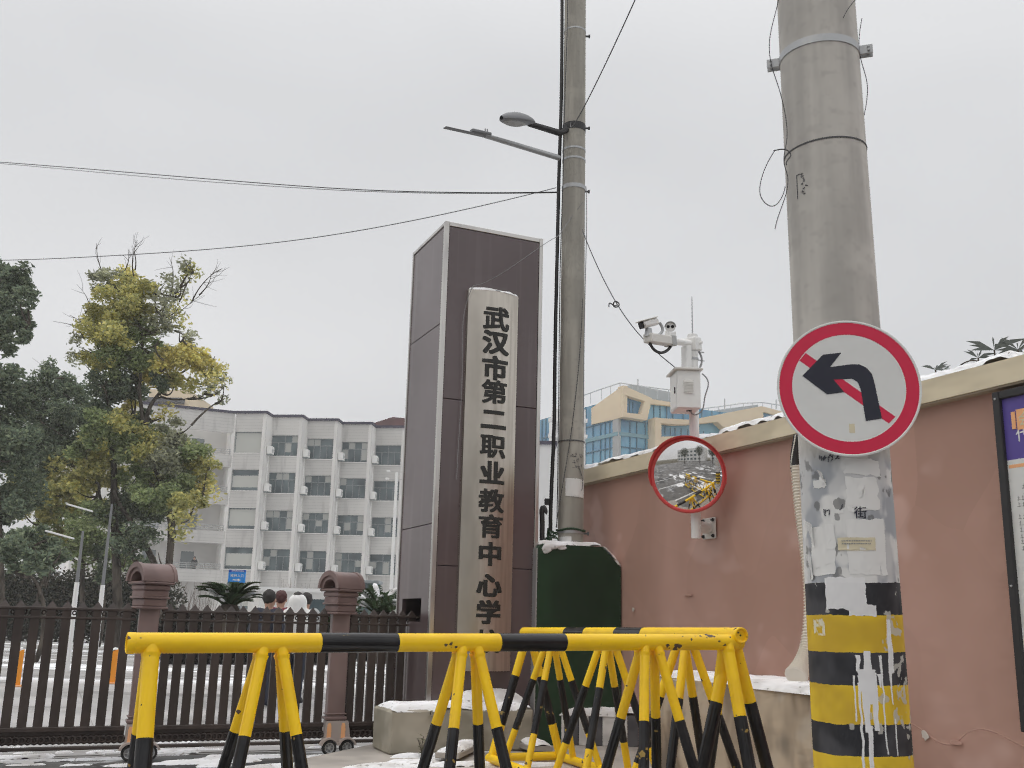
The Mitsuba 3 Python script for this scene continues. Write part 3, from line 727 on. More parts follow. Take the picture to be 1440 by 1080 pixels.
mr0 = on_mid(900)[1] * 1.02
mr1 = on_mid(-50)[1]
mtop = m0 + (m1 - m0) * 1.12
pole = thing('utility_pole', 'middle concrete utility pole with street lamps, left of the mirror', 'utility pole')
put(pole, tube([m0 + (mtop - m0) * k / 12 for k in range(13)], [mr0 + (mr1 - mr0) * k / 12 * 1.12 for k in range(13)], 32), 'm_midpole', 40)


def band(owner, P, ax, r, h, m, name='band', th=0.006, tilt=0.0):
    M = frame(np.cross(np.array([0, 1.0, 0]), ax), None) if False else None
    up = nrm(ax + np.array([tilt, 0, 0]))
    x = nrm(np.cross(np.array([0, 1.0, 0]), up))
    M = np.stack([x, np.cross(up, x), up], 1)
    return part(owner, name, lathe([(r - 0.004, -h / 2), (r + th, -h / 2), (r + th, h / 2), (r - 0.004, h / 2)], 32, M, P), m, 40)


axm = nrm(m1 - m0)
for py, h, m in ((46, 0.02, 'm_galv'), (182, 0.09, 'm_dark'), (213, 0.025, 'm_galv'), (227, 0.025, 'm_galv'), (266, 0.05, 'm_galv'), (622, 0.012, 'm_wire'), (749, 0.03, 'm_galv')):
    P, rr = on_mid(py)
    band(pole, P, axm, rr, h, m)
for py in (52, 181, 270, 750):
    P, rr = on_mid(py)
    part(pole, 'bolt', [cyl(P + np.array([rr, -0.02, 0]), P + np.array([rr + 0.05, -0.02, 0]), 0.012, 8), cyl(P + np.array([rr + 0.035, -0.02, 0]), P + np.array([rr + 0.055, -0.02, 0]), 0.022, 6)], 'm_wire')
# conduit and cable running up its left side
cpts = []
for px, py in ((774, 748), (775, 700), (778.5, 620), (780.5, 500), (783, 380), (785, 290), (786.5, 230), (788.5, 170), (790, 90), (790.5, -40)):
    P, rr = on_mid(py)
    q = at(px, py, P[1] - 0.01)
    cpts.append(q)
part(pole, 'conduit', tube(spline(cpts, 50), 0.022, 10), 'm_dark', True, 'dark conduit running up the pole')
part(pole, 'conduit_box', box((-0.035, -0.03, -0.04), (0.025, 0.03, 0.03), None, at(770, 705, MY - 0.02), 0.006), 'm_dark', False)
cab = [at(px, py, on_mid(py)[0][1] - on_mid(py)[1] * 0.95) for px, py in ((798, -40), (797, 60), (794, 150), (792, 240), (789, 330), (786.5, 470), (785, 620), (783, 742))]
part(pole, 'thin_cable', tube(spline(cab, 50), 0.006, 6), 'm_wire', True)
cab = [at(px, py, on_mid(py)[0][1] - on_mid(py)[1] - 0.012) for px, py in ((819, 420), (815, 500), (808, 570), (800, 630), (790, 690), (782, 742))]
part(pole, 'thin_cable', tube(spline(cab, 50), 0.005, 6), 'm_wire', True)
cab = [at(px, py, on_mid(py)[0][1] - on_mid(py)[1] * 0.8) for px, py in ((804, 622), (809, 645), (816, 662), (818, 690))]
part(pole, 'thin_cable', tube(spline(cab, 20), 0.004, 6), 'm_wire', True)


def wrapped(poly, P, rr, ax, depth, off, th0=0.0):
    """A flat outline (x to the right, y up) laid round a pole's near side."""
    g = poly.segmentize(rr * 0.2) if hasattr(poly, 'segmentize') else Polygon(poly).segmentize(rr * 0.2)
    m = prism(g, depth)
    # cut into strips so that the sheet bends
    v = np.asarray(m.vertices)
    sub = trimesh.remesh.subdivide_to_size(v, m.faces, rr * 0.35)
    m = trimesh.Trimesh(sub[0], sub[1], process=False)
    v = np.asarray(m.vertices)
    vd = nrm((CAM - P) * np.array([1, 1, 0]))
    xr = np.cross(ax, -vd) * -1
    xr = nrm(np.cross(vd, ax) * -1)
    a = th0 + v[:, 0] / rr
    rad = rr + off + v[:, 2]
    m.vertices = P + np.outer(v[:, 1], ax) + np.outer(np.sin(a) * rad, xr) + np.outer(np.cos(a) * rad, vd)
    return m


P, rr = on_mid(687)
part(pole, 'paper_notice', wrapped(Polygon([(-0.115, -0.1), (0.125, -0.115), (0.125, 0.09), (-0.115, 0.1)]), P, rr, axm, 0.0015, 0.002, 0.35), 'm_paper', True, 'white paper notice on the middle pole')
P, rr = on_mid(762)
part(pole, 'paper_notice', wrapped(Polygon([(-0.09, -0.05), (0.06, -0.05), (0.06, 0.05), (-0.09, 0.045)]), P, rr, axm, 0.0015, 0.002, -0.35), 'm_paper', True)
P, rr = on_mid(652)
r = random.Random(3)
gr = []
for (cx, cz) in ((-0.03, 0.07), (0.01, 0.07), (0.06, 0.065), (0.10, 0.06), (0.0, 0.0), (0.03, 0.01), (0.0, -0.06), (0.04, -0.055), (0.08, -0.04)):
    for _ in range(4):
        x, z, a = cx + r.uniform(-.015, .015), cz + r.uniform(-.015, .015), r.uniform(0, 3.1)
        L = r.uniform(.012, .03)
        gr.append(LineString([(x, z), (x + L * math.cos(a), z + L * math.sin(a) * .6)]).buffer(0.0032, 2))
part(pole, 'graffiti', wrapped(unary_union(gr), P, rr, axm, 0.001, 0.001, 0.3), 'm_wire', False)

# street lamps on the pole
lamp = thing('street_lamp', 'upper street lamp with rounded cobra head on a dark arm', 'street lamp', 'street lamps on the middle pole')
a0, _ = on_mid(188)
tip = at(744, 174, MY - 0.55)
part(lamp, 'arm', tube([a0 + np.array([-0.1, -0.1, 0.0]), at(787, 187, MY - 0.18), tip], [0.04, 0.04, 0.034], 10), 'm_dark', 40)
hd = nrm(at(706, 167, MY - 1.05) - tip)
ms = frame(hd, np.cross(Z, hd))
hl = np.linalg.norm(at(703, 166, MY - 1.05) - tip)
n, secs = 14, []
head_v, head_f = [], []
for k in range(n + 1):
    t = k / n
    w = 0.11 * math.sin(math.pi * min(1, 0.08 + 0.92 * t) ** 0.8) ** 0.6 + 0.02
    top = 0.085 * math.sin(math.pi * (0.06 + 0.9 * t)) ** 0.7 + 0.015
    bot = 0.03 * math.sin(math.pi * (0.06 + 0.9 * t)) ** 0.5
    for j in range(16):
        a = 2 * math.pi * j / 16
        y, z = math.cos(a) * w, math.sin(a)
        head_v.append([t * hl, y, z * top if z > 0 else z * bot])
for k in range(n):
    for j in range(16):
        j2 = (j + 1) % 16
        head_f += [[k * 16 + j, (k + 1) * 16 + j, (k + 1) * 16 + j2], [k * 16 + j, (k + 1) * 16 + j2, k * 16 + j2]]
part(lamp, 'head', xf(trimesh.Trimesh(head_v, head_f, process=False), ms, tip), 'm_lamp', True)
part(lamp, 'lens', blob((0, 0, 0), (hl * 0.36, 0.08, 0.045), 2, 1, 0.0).apply_transform(np.vstack([np.hstack([ms, (tip + hd * hl * 0.55 - ms[:, 2] * 0.015)[:, None]]), [0, 0, 0, 1]])), 'm_grey_far', True)
lamp = thing('street_lamp', 'lower street lamp with long slim flat head on a grey tube arm', 'street lamp', 'street lamps on the middle pole')
a0 = at(786, 222, MY - 0.12)
a1 = at(688, 192, MY - 0.75)
a2 = at(625, 178, MY - 1.15)
part(lamp, 'arm', tube([a0, a1 + (a2 - a1) * 0.1], [0.034, 0.028], 12), 'm_galv', 40)
hd = nrm(a2 - a1)
ms = frame(hd)
hl = np.linalg.norm(a2 - a1)
part(lamp, 'driver_box', box((-0.02, -0.035, 0.0), (0.26, 0.035, 0.045), ms, a1, 0.012), 'm_lamp', False)
part(lamp, 'head', box((0.0, -0.03, -0.016), (hl, 0.03, -0.001), ms, a1, 0.008), 'm_lamp', False)
part(lamp, 'clip', [cyl(a1 + ms[:, 2] * 0.05 + hd * x, a1 + ms[:, 2] * 0.085 + hd * x, 0.006, 6) for x in (0.02, 0.05)], 'm_wire')

# ------------------------------------------------------------------ green box with snow
GC = at(752, 1000, 10.95) * np.array([1, 1, 0])
gx1 = (hit(873, 900, GC, -SD) - GC) @ TD
gz = zof(*(GC + TD * 0.3)[:2], 766)
gk = (hit(847, 790, GC, -SD) - GC) @ TD
gzr = zof(*(GC + TD * gx1)[:2], 798)
cabt = thing('green_cabinet', 'dark green sheeted box with a sloping corner under snow, at the foot of the pole', 'cabinet')
outl = [(0, 0), (gx1, 0), (gx1, gzr), (gk, gz), (0.05, gz), (0, gz - 0.06)]
gd = 0.22
put(cabt, prism(Polygon(outl).buffer(-0.012).buffer(0.012), gd, np.stack([TD, Z, -SD], 1), GC + SD * gd), 'm_green', 30)
fo = []
for x in (0.0, gx1 * 0.33, gx1 * 0.66):
    fo.append(box((x + 0.002, gd * -1.0 - 0.0, 0.02), (x + 0.012, gd * -1 - 0.006, gz - 0.12), FT, GC + SD * gd))
for zq in (0.35, gz - 0.45):
    part(cabt, 'hinge', box((0.006, -0.012, zq), (0.03, -0.001, zq + 0.10), FT, GC, 0.004), 'm_green', False)
lt_ = hit(757.5, 955, GC - SD * 0.01, -SD)
part(cabt, 'latch', [lathe([(0.0, 0.02), (0.02, 0.018), (0.024, 0.0)], 14, np.stack([TD, Z, -SD], 1), lt_), box((-0.012, -0.02, -0.035), (0.012, 0.0, 0.035), FT, lt_, 0.004)], 'm_galv', 40)
part(cabt, 'side_edge', box((-0.014, -0.004, 0.0), (0.0, gd, gz - 0.05), FT, GC), 'm_galv', False)
part(cabt, 'snow', [heap(Polygon([(0.03, 0.0), (gk, 0.0), (gk, gd), (0.03, gd)]), 0.05, 0.02, 31, FT, GC + Z * (gz - 0.004), 0.07),
                    heap(Polygon([(0, 0.0), (math.hypot(gx1 - gk, gz - gzr), 0.0), (math.hypot(gx1 - gk, gz - gzr), gd), (0, gd)]), 0.05, 0.02, 33,
                         frame(TD * (gx1 - gk) + Z * (gzr - gz), SD), GC + TD * gk + Z * (gz - 0.004), 0.05),
                    ] + [blob(GC + TD * x + SD * -0.004 + Z * (gz - dz), (rx, 0.025, rz), 2, k, 0.3) for k, (x, dz, rx, rz) in enumerate(((0.10, 0.05, 0.06, 0.05), (0.16, 0.02, 0.09, 0.035), (0.28, 0.035, 0.06, 0.022), (0.22, 0.01, 0.1, 0.02)))], 'm_snow', True)
# conduit stub with bent top beside it
pp = [at(x, y, 11.2) for x, y in ((763, 765), (762.5, 740), (762, 722), (762.3, 716), (764, 713.5), (766, 716), (766, 721))]
one('conduit_stub', tube(spline(pp, 40), 0.028, 12), 'm_dark', 'short black pipe with a bent top standing between pylon and green box', 'pipe', smooth=True)
sc = []
r = random.Random(8)
for k in range(26):
    c = at(774 + r.uniform(-5, 7), 752 + r.uniform(-5, 10), MY - 0.2 + r.uniform(-.05, .05))
    d = nrm(np.array([r.uniform(-1, 1), r.uniform(-1, 1), r.uniform(-1, 1)])) * 0.045
    sc.append(tube([c - d, c + d * 0.3 + Z * 0.012, c + d], 0.007, 5))
rp, rrad = on_mid(746)
sc.append(tube([rp + np.array([math.cos(t) * (rrad + 0.012), math.sin(t) * (rrad + 0.012), 0.01 * math.sin(3 * t)]) for t in np.linspace(0, 2 * np.pi, 24)], 0.011, 6))
one('green_rope', sc, 'm_green', 'tangled green rope tied round the foot of the middle pole', 'rope', smooth=True)

# ------------------------------------------------------------------ right utility pole
RY = 4.55
r0, r1 = at(1214, 1080, RY), at(1146.5, -5, RY)
axr = nrm(r1 - r0)
rb = r0 - axr * (r0[2] / axr[2])
rr_b = 67.3 * mpp(r0)
rr_t = 52.2 * mpp(r1)
L1 = np.linalg.norm(r1 - r0)
Lb = np.linalg.norm(r0 - rb)


def rrad_at(P):
    t = (P - r0) @ axr / L1
    return rr_b + (rr_t - rr_b) * t


def on_right(py):
    lo, hi_ = -2.0, 8.0
    for _ in range(60):
        t = (lo + hi_) / 2
        P = r0 + axr * t - CAM
        y = 540 - FPX * (P @ CU) / (P @ _f)
        if y > py:
            lo = t
        else:
            hi_ = t
    P = r0 + axr * t
    return P, rrad_at(P)


def near_right(py):
    """Height of the pole's near face at a photo row."""
    P, rr = on_right(py)
    q = r0 + nrm((CAM - r0) * np.array([1, 1, 0])) * rr
    return zof(q[0], q[1], py)


zb = [float(near_right(y)) for y in (818, 864, 917, 963.5, 1019, 1064, 1125, 1172, 1232)]
vdr = nrm((CAM - r0) * np.array([1, 1, 0]))
xrr = nrm(np.cross(axr, vdr))


def z2(py):
    return near_right(py)


drips = []   # (arc position, z top, z bottom, half width at top, half width at bottom)
mppr = mpp(r0)
for px, y0, y1, w0, w1 in ((1219, 915, 950, 4, 5), (1219, 941, 990, 12, 6), (1218, 946, 1030, 8, 3), (1211, 950, 972, 5, 1.5), (1236, 947, 966, 5, 1), (1229, 945, 1027, 4, 3), (1212, 960, 1090, 1.6, 1.4), (1222, 980, 1090, 1.6, 1.4), (1226, 1020, 1090, 1.5, 1.3),
                           (1203, 950, 1015, 1.4, 0.7), (1242, 950, 1060, 1.2, 0.9), (1249, 870, 945, 2.2, 4.5), (1251, 940, 990, 2.5, 0.8), (1257, 1010, 1062, 0.9, 0.9), (1206, 921, 944, 3, 2), (1237, 921, 950, 2, 1.4)):
    P, rr = on_right((y0 + y1) / 2)
    cx = np.interp((y0 + y1) / 2, [0, 1080], [1147, 1214])
    arc = math.asin(max(-0.95, min(0.95, (px - cx) * mppr / rr))) * rr
    drips.append(tuple(float(q) for q in (arc, z2(y0), z2(y1), w0 * mppr, w1 * mppr)))
Ppat, rpat = on_right(835)


def pole_col(p, n, uv):
    dx, dy = p.x - float(r0[0]), p.y - float(r0[1])
    hz = p.z - float(r0[2])
    dx = dx - hz * float(axr[0] / axr[2])
    dy = dy - hz * float(axr[1] / axr[2])
    a = dr.atan2(dx * float(xrr[0]) + dy * float(xrr[1]), dx * float(vdr[0]) + dy * float(vdr[1]))
    s = a * float(rr_b)
    wob = 0.010 * (noise(s * 9, p.z * 2, 3.0) - 0.5) + 0.004 * (noise(s * 60, p.z * 30, 1.0) - 0.5)
    z = p.z + wob
    conc = mi.Color3f(conc_col(p, n, uv))
    yel = mix((0.72, 0.50, 0.03), (0.58, 0.38, 0.03), smoothstep(0.35, 0.7, fbm(s * 6, p.z * 6, 1.0, 3)))
    blk = mix((0.022, 0.023, 0.028), (0.06, 0.06, 0.068), smoothstep(0.4, 0.75, fbm(s * 7, p.z * 7, 5.0, 3)))
    res = mi.Color3f(0.55, 0.555, 0.56)
    gg = fbm(s * 8, p.z * 5, 7.0, 4)
    res = mix(res, (0.36, 0.38, 0.41), smoothstep(0.48, 0.66, gg))
    res = mix(res, (0.70, 0.70, 0.69), smoothstep(0.55, 0.68, fbm(s * 12 + 4, p.z * 9, 2.0, 3)))
    res = mix(res, (0.12, 0.12, 0.12), 0.7 * smoothstep(0.66, 0.74, fbm(s * 22, p.z * 16, 9.0, 3)))
    up = smoothstep(0.0, 0.12, p.z - float(near_right(655)) + 0.1 * (gg - 0.5))
    c = res * (1 - up) + conc * up
    stripe = mi.Float(0)
    for k in range(0, 8):
        inside = dr.select((z < zb[k]) & (z >= zb[k + 1]), mi.Float(1), mi.Float(0))
        col = blk if k % 2 == 0 else yel
        c = c * (1 - inside) + col * inside
        stripe = stripe + inside
    # worn paint: pale chips
    chip = smoothstep(0.755, 0.78, 0.6 * fbm(s * 26, p.z * 26, 4.0, 3) + 0.4 * fbm(s * 5, p.z * 4, 8.0, 2) + 0.05) * stripe
    c = mix(c, (0.50, 0.49, 0.45), 0.8 * chip)
    wh = mi.Float(0)
    jag = 0.011 * (fbm(p.z * 22, s * 30, 1.0, 3) - 0.5)
    for arc, z0, z1, w0, w1 in [(q[0], q[1], q[2], q[3] * 1.12, q[4] * 1.12) for q in drips]:
        t = dr.clip((p.z - z0) * (1 / (z1 - z0)), 0, 1)
        hw = w0 + (w1 - w0) * dr.sqrt(t)
        d = dr.abs(s - arc + jag)
        ok = (p.z < z0) & (p.z > z1)
        wh = dr.maximum(wh, dr.select(ok, smoothstep(0.0015, -0.0015, d - hw), mi.Float(0)))
    # the whitewashed rectangle over the top black band
    e1 = 0.014 * (fbm(p.z * 45, 2.0, 3.0, 3) - 0.5)
    e2 = 0.014 * (fbm(s * 45, 6.0, 3.0, 3) - 0.5)
    r1_ = (s + e1 > -0.118) & (s + e1 < 0.055) & (p.z + e2 < float(z2(812))) & (p.z + e2 > float(z2(857)))
    r2_ = (s + e1 > -0.02) & (s + e1 < 0.095) & (p.z + e2 < float(z2(850))) & (p.z + e2 > float(z2(866)))
    wh = dr.maximum(wh, dr.select(r1_ | r2_, mi.Float(0.95), mi.Float(0)))
    c = mix(c, (0.76, 0.76, 0.77), wh)
    # ghost of a torn label on the first yellow band
    lab = dr.select((s > -0.20) & (s < -0.13) & (p.z < float(z2(872))) & (p.z > float(z2(895))), mi.Float(1), mi.Float(0))
    return mix(c, (0.70, 0.66, 0.50), lab * smoothstep(0.4, 0.55, fbm(s * 40, p.z * 40, 1.0, 3)))


scene['m_pole'] = two(bump({'type': 'principled', 'roughness': 0.62, 'specular': 0.35, 'base_color': proc(pole_col)},
                          lambda p, n, uv: 0.004 * fbm(p.x * 24, p.y * 24, p.z * 20, 3)))
rp_ = thing('utility_pole', 'thick near concrete pole with yellow and black painted bands, carrying the round sign', 'utility pole')
rtop = r1 + axr * 1.6
nn = 40
put(rp_, tube([rb + (rtop - rb) * k / nn for k in range(nn + 1)], [rrad_at(rb + (rtop - rb) * k / nn) for k in range(nn + 1)], 48), 'm_pole', 40)
# steel clamp and wire ring
P, rr = on_right(82)
band(rp_, P, axr, rr, 0.038, 'm_galv', 'steel_clamp', 0.005)
for sgn in (-1, 1):
    px = xrr * sgn
    c = P + px * (rr + 0.035)
    Mx = np.stack([px, np.cross(axr, px), axr], 1)
    lug = [box((-0.033, -0.022, -0.024), (0.028, -0.014, 0.024), Mx, c, 0.002), box((-0.033, 0.014, -0.024), (0.028, 0.022, 0.024), Mx, c, 0.002)]
    lug += [cyl(c + Mx @ np.array([0.008, -0.035, zz]), c + Mx @ np.array([0.008, 0.035, zz]), 0.006, 8) for zz in (-0.008, 0.01)]
    part(rp_, 'clamp_lug', lug, 'm_galv', False)
P, rr = on_right(218)
band(rp_, P, axr, rr, 0.007, 'm_wire', 'wire_ring', 0.004, -0.05)
P, rr = on_right(275)
cs = []
r = random.Random(21)
for k in range(9):
    x0, z0 = r.uniform(-.012, .02), 0.055 - k * 0.0125
    cs.append(LineString([(x0, z0), (x0 + r.uniform(.008, .018), z0 + r.uniform(-.004, .004))]).buffer(0.0013, 2))
    cs.append(LineString([(x0 + .006, z0 - .004), (x0 + .006 + r.uniform(-.004, .004), z0 + .005)]).buffer(0.0012, 2))
cs.append(LineString([(-0.03, 0.06), (-0.03, -0.06)]).buffer(0.0015))
cs.append(LineString([(-0.03, 0.06), (-0.012, 0.06)]).buffer(0.0015))
part(rp_, 'moulded_mark', wrapped(unary_union(cs), P, rr, axr, 0.002, 0.0005, -0.62), 'm_kerb_grey', False, 'column of small marks moulded in the concrete')


def sheet(px0, py0, px1, py1, m, seed, name='paper_scrap', jag=0.004, off=0.0015, lab=None):
    yc = (py0 + py1) / 2
    P, rr = on_right(yc)
    zc = near_right(yc)
    P = P + axr * (zc - P[2]) / axr[2]
    cx = np.interp(yc, [0, 1080], [1147, 1214])
    s0, s1 = [math.asin(max(-.97, min(.97, (x - cx) * mppr * (rr_b / rr) * 0.94 / rr_b))) * rr for x in (px0, px1)]
    h0, h1 = near_right(py1) - zc, near_right(py0) - zc
    r = np.random.RandomState(seed)
    pts = []
    for (x0, y0, x1, y1) in ((s0, h0, s1, h0), (s1, h0, s1, h1), (s1, h1, s0, h1), (s0, h1, s0, h0)):
        for k in range(7):
            t = k / 7
            pts.append((x0 + (x1 - x0) * t + r.uniform(-jag, jag), y0 + (y1 - y0) * t + r.uniform(-jag, jag)))
    g = Polygon(pts).buffer(0)
    part(rp_, name, wrapped(g, P, rr, axr, 0.0008, off, 0.0), m, True, lab)


sheet(1140, 740, 1174, 808, 'm_paper', 1, jag=0.006)
sheet(1160, 736, 1174, 772, 'm_paper', 2, jag=0.004, off=0.003)
sheet(1192, 730, 1246, 808, 'm_paper', 3, jag=0.006)
sheet(1178, 756, 1231, 774, 'm_cream_paper', 4, 'label_strip', 0.0015, 0.004, 'cream paper strip with two lines of tiny print')
sheet(1188, 646, 1238, 668, 'm_paper', 5, jag=0.008)
sheet(1190, 672, 1236, 718, 'm_paper', 6, jag=0.008)
sheet(1142, 672, 1160, 684, 'm_paper', 7, jag=0.004)
sheet(1176, 716, 1186, 722, 'm_paper', 8, jag=0.002)
P, rr = on_right(721)
zc = near_right(721)
P = P + axr * (zc - P[2]) / axr[2]
part(rp_, 'painted_character', wrapped(glyph('街', 0.055), P, rr, axr, 0.0006, 0.003, 0.27), 'm_sign_black', False, 'remains of a stencilled character')
st = []
r = random.Random(4)
for (x0, z0, nmb) in ((-0.085, 0.0, 5), (-0.035, 0.012, 3), (-0.095, 0.24, 6), (-0.06, 0.235, 6), (-0.035, 0.24, 5)):
    for _ in range(nmb):
        x, z, a = x0 + r.uniform(-.014, .014), z0 + r.uniform(-.012, .012), r.choice([0.1, 0.9, 1.5, 2.3]) + r.uniform(-.2, .2)
        L = r.uniform(.008, .02)
        st.append(LineString([(x, z), (x + L * math.cos(a), z + L * math.sin(a))]).buffer(0.0018, 2))
part(rp_, 'paint_marks', wrapped(unary_union(st), P, rr, axr, 0.0006, 0.003, 0.0), 'm_sign_black', False)
tl = []
P2, rr2 = on_right(764)
zc = near_right(764)
P2 = P2 + axr * (zc - P2[2]) / axr[2]
r = random.Random(14)
for zz in (0.008, -0.004):
    x = -0.03
    while x < 0.09:
        w = r.uniform(.004, .009)
        tl.append(Polygon([(x, zz), (x + w, zz), (x + w, zz + .0045), (x, zz + .0045)]))
        x += w + .003
part(rp_, 'label_print', wrapped(unary_union(tl), P2, rr2, axr, 0.0005, 0.0055, 0.0), 'm_text_grey', False)
# curled scraps of paper standing off the pole


def curl(px, py, h, w, seed):
    P, rr = on_right(py)
    zc = near_right(py)
    P = P + axr * (zc - P[2]) / axr[2]
    cx = np.interp(py, [0, 1080], [1147, 1214])
    th = math.asin((px - cx) * mppr / rr_b)
    nrm_ = xrr * math.sin(th) + vdr * math.cos(th)
    tan = xrr * math.cos(th) - vdr * math.sin(th)
    base = P + nrm_ * (rr + 0.002)
    vs, fs = [], []
    for i in range(7):
        a = i / 6 * 2.2
        o = w * math.sin(a) / 2.2
        d = w * (1 - math.cos(a)) / 2.2
        for j in range(2):
            vs.append(base + tan * o + nrm_ * (d * (0.2 + 0.8 * j)) + axr * (h * (j - 0.5) + 0.004 * i))
    for i in range(6):
        fs += [[2 * i, 2 * i + 2, 2 * i + 3], [2 * i, 2 * i + 3, 2 * i + 1]]
    part(rp_, 'paper_curl', trimesh.Trimesh(vs, fs, process=False), 'm_paper', True)


curl(1141, 755, 0.10, 0.06, 1)
curl(1141, 800, 0.09, 0.05, 2)
curl(1152, 675, 0.04, 0.07, 3)
curl(1205, 697, 0.03, 0.06, 4)

# loose wires on the right pole


def wire(pts, r, name, label, m='m_wire', n=60, cat='wire', group=None):
    return one(name, tube(spline(pts, n), r, 6), m, label, cat, group, smooth=True)


def rpw(lst, off=-0.05):
    return [at(x, y, RY + off) for x, y in lst]


wire(rpw([(1096, -30), (1090, 20), (1082, 60), (1085, 92), (1094, 120), (1104, 160), (1106, 200), (1103, 232), (1107, 245), (1106, 270), (1096, 300), (1090, 322)], -0.06), 0.0022, 'loose_wire', 'thin loose wire hanging down the left side of the near pole')
wire(rpw([(1090, 211), (1080, 228), (1070, 255), (1073, 282), (1085, 290), (1098, 280), (1104, 262)], -0.08), 0.0022, 'loose_wire', 'loop of thin wire sticking out left of the near pole')
wire(rpw([(1212, 26), (1209, 45), (1208, 60), (1211, 85), (1219, 115), (1219, 140), (1211, 175), (1204, 195), (1205, 215)], -0.05), 0.002, 'loose_wire', 'thin loose wire bowing out right of the near pole')
wire(rpw([(1088, 212), (1098, 210), (1108, 212), (1112, 217), (1107, 226), (1106, 232)], -0.17), 0.003, 'loose_wire', 'twisted wire end knotted at the ring on the near pole')
wire(rpw([(1186, 25), (1193, 12), (1200, 3), (1207, -4)], -0.19), 0.002, 'loose_wire', 'short wire end near the top right of the near pole')

# ------------------------------------------------------------------ round traffic sign
P, rr = on_right(545)
sd = nrm(np.array([-0.13, -1.0, 0.02]))
su = nrm(Z - sd * (Z @ sd) + 0.0)
tilt = math.radians(-6)
sr = np.cross(su, sd) * 1.0
sr = nrm(np.cross(Z, sd)) * -1 if False else nrm(np.cross(su, sd))
FS = np.stack([sr, su, sd], 1)
SCN = at(1193.5, 545, RY - rr - 0.035)
s_r = 98.5 * mpp(SCN)
sign = thing('traffic_sign', 'round no left turn sign with red ring on the near pole', 'traffic sign')
part(sign, 'plate', lathe([(0, -0.006), (s_r - 0.002, -0.006), (s_r, -0.004), (s_r, 0.003), (s_r - 0.006, 0.0045), (s_r - 0.012, 0.0), (0, 0.0)], 72, FS, SCN), 'm_sign_white', 40)


def disc(r, n=96):
    return Point(0, 0).buffer(r, n // 4)


part(sign, 'red_ring', prism(disc(s_r * 0.968).difference(disc(s_r * 0.788)), 0.0012, FS, SCN, 0.0002), 'm_red', False)


def sl(px, py):
    q = hit(px, py, SCN, sd) - SCN
    return (q @ sr, q @ su)


slash = Polygon([sl(*q) for q in ((1124, 507), (1133, 496.5), (1259, 586), (1250, 595.5))])
slash = slash.intersection(disc(s_r * 0.80))
part(sign, 'slash', prism(slash, 0.0013, FS, SCN, 0.0002), 'm_red', False)
arrow = [(1128.5, 528.5), (1157, 499), (1183, 496), (1167, 516.5), (1196, 512.5), (1208, 512.5), (1218, 517), (1226, 526), (1230, 540), (1240, 588.5), (1217.5, 592), (1210.5, 548), (1206, 537), (1198, 532.5), (1172, 534), (1187, 551.5), (1163, 554.5)]
part(sign, 'arrow', prism(Polygon([sl(*q) for q in arrow]).buffer(0), 0.0022, FS, SCN, 0.0004), 'm_sign_black', False)
part(sign, 'bracket', [box((-0.2, 0.06, -0.03), (0.2, 0.09, -0.007), FS, SCN, 0.003), box((-0.2, -0.09, -0.03), (0.2, -0.06, -0.007), FS, SCN, 0.003)], 'm_galv', False)
part(sign, 'sticker_scrap', box((-0.012, s_r * -0.66, 0.0003), (0.012, s_r * -0.53, 0.0010), FS, SCN + sr * 0.004), 'm_cream_paper', False)
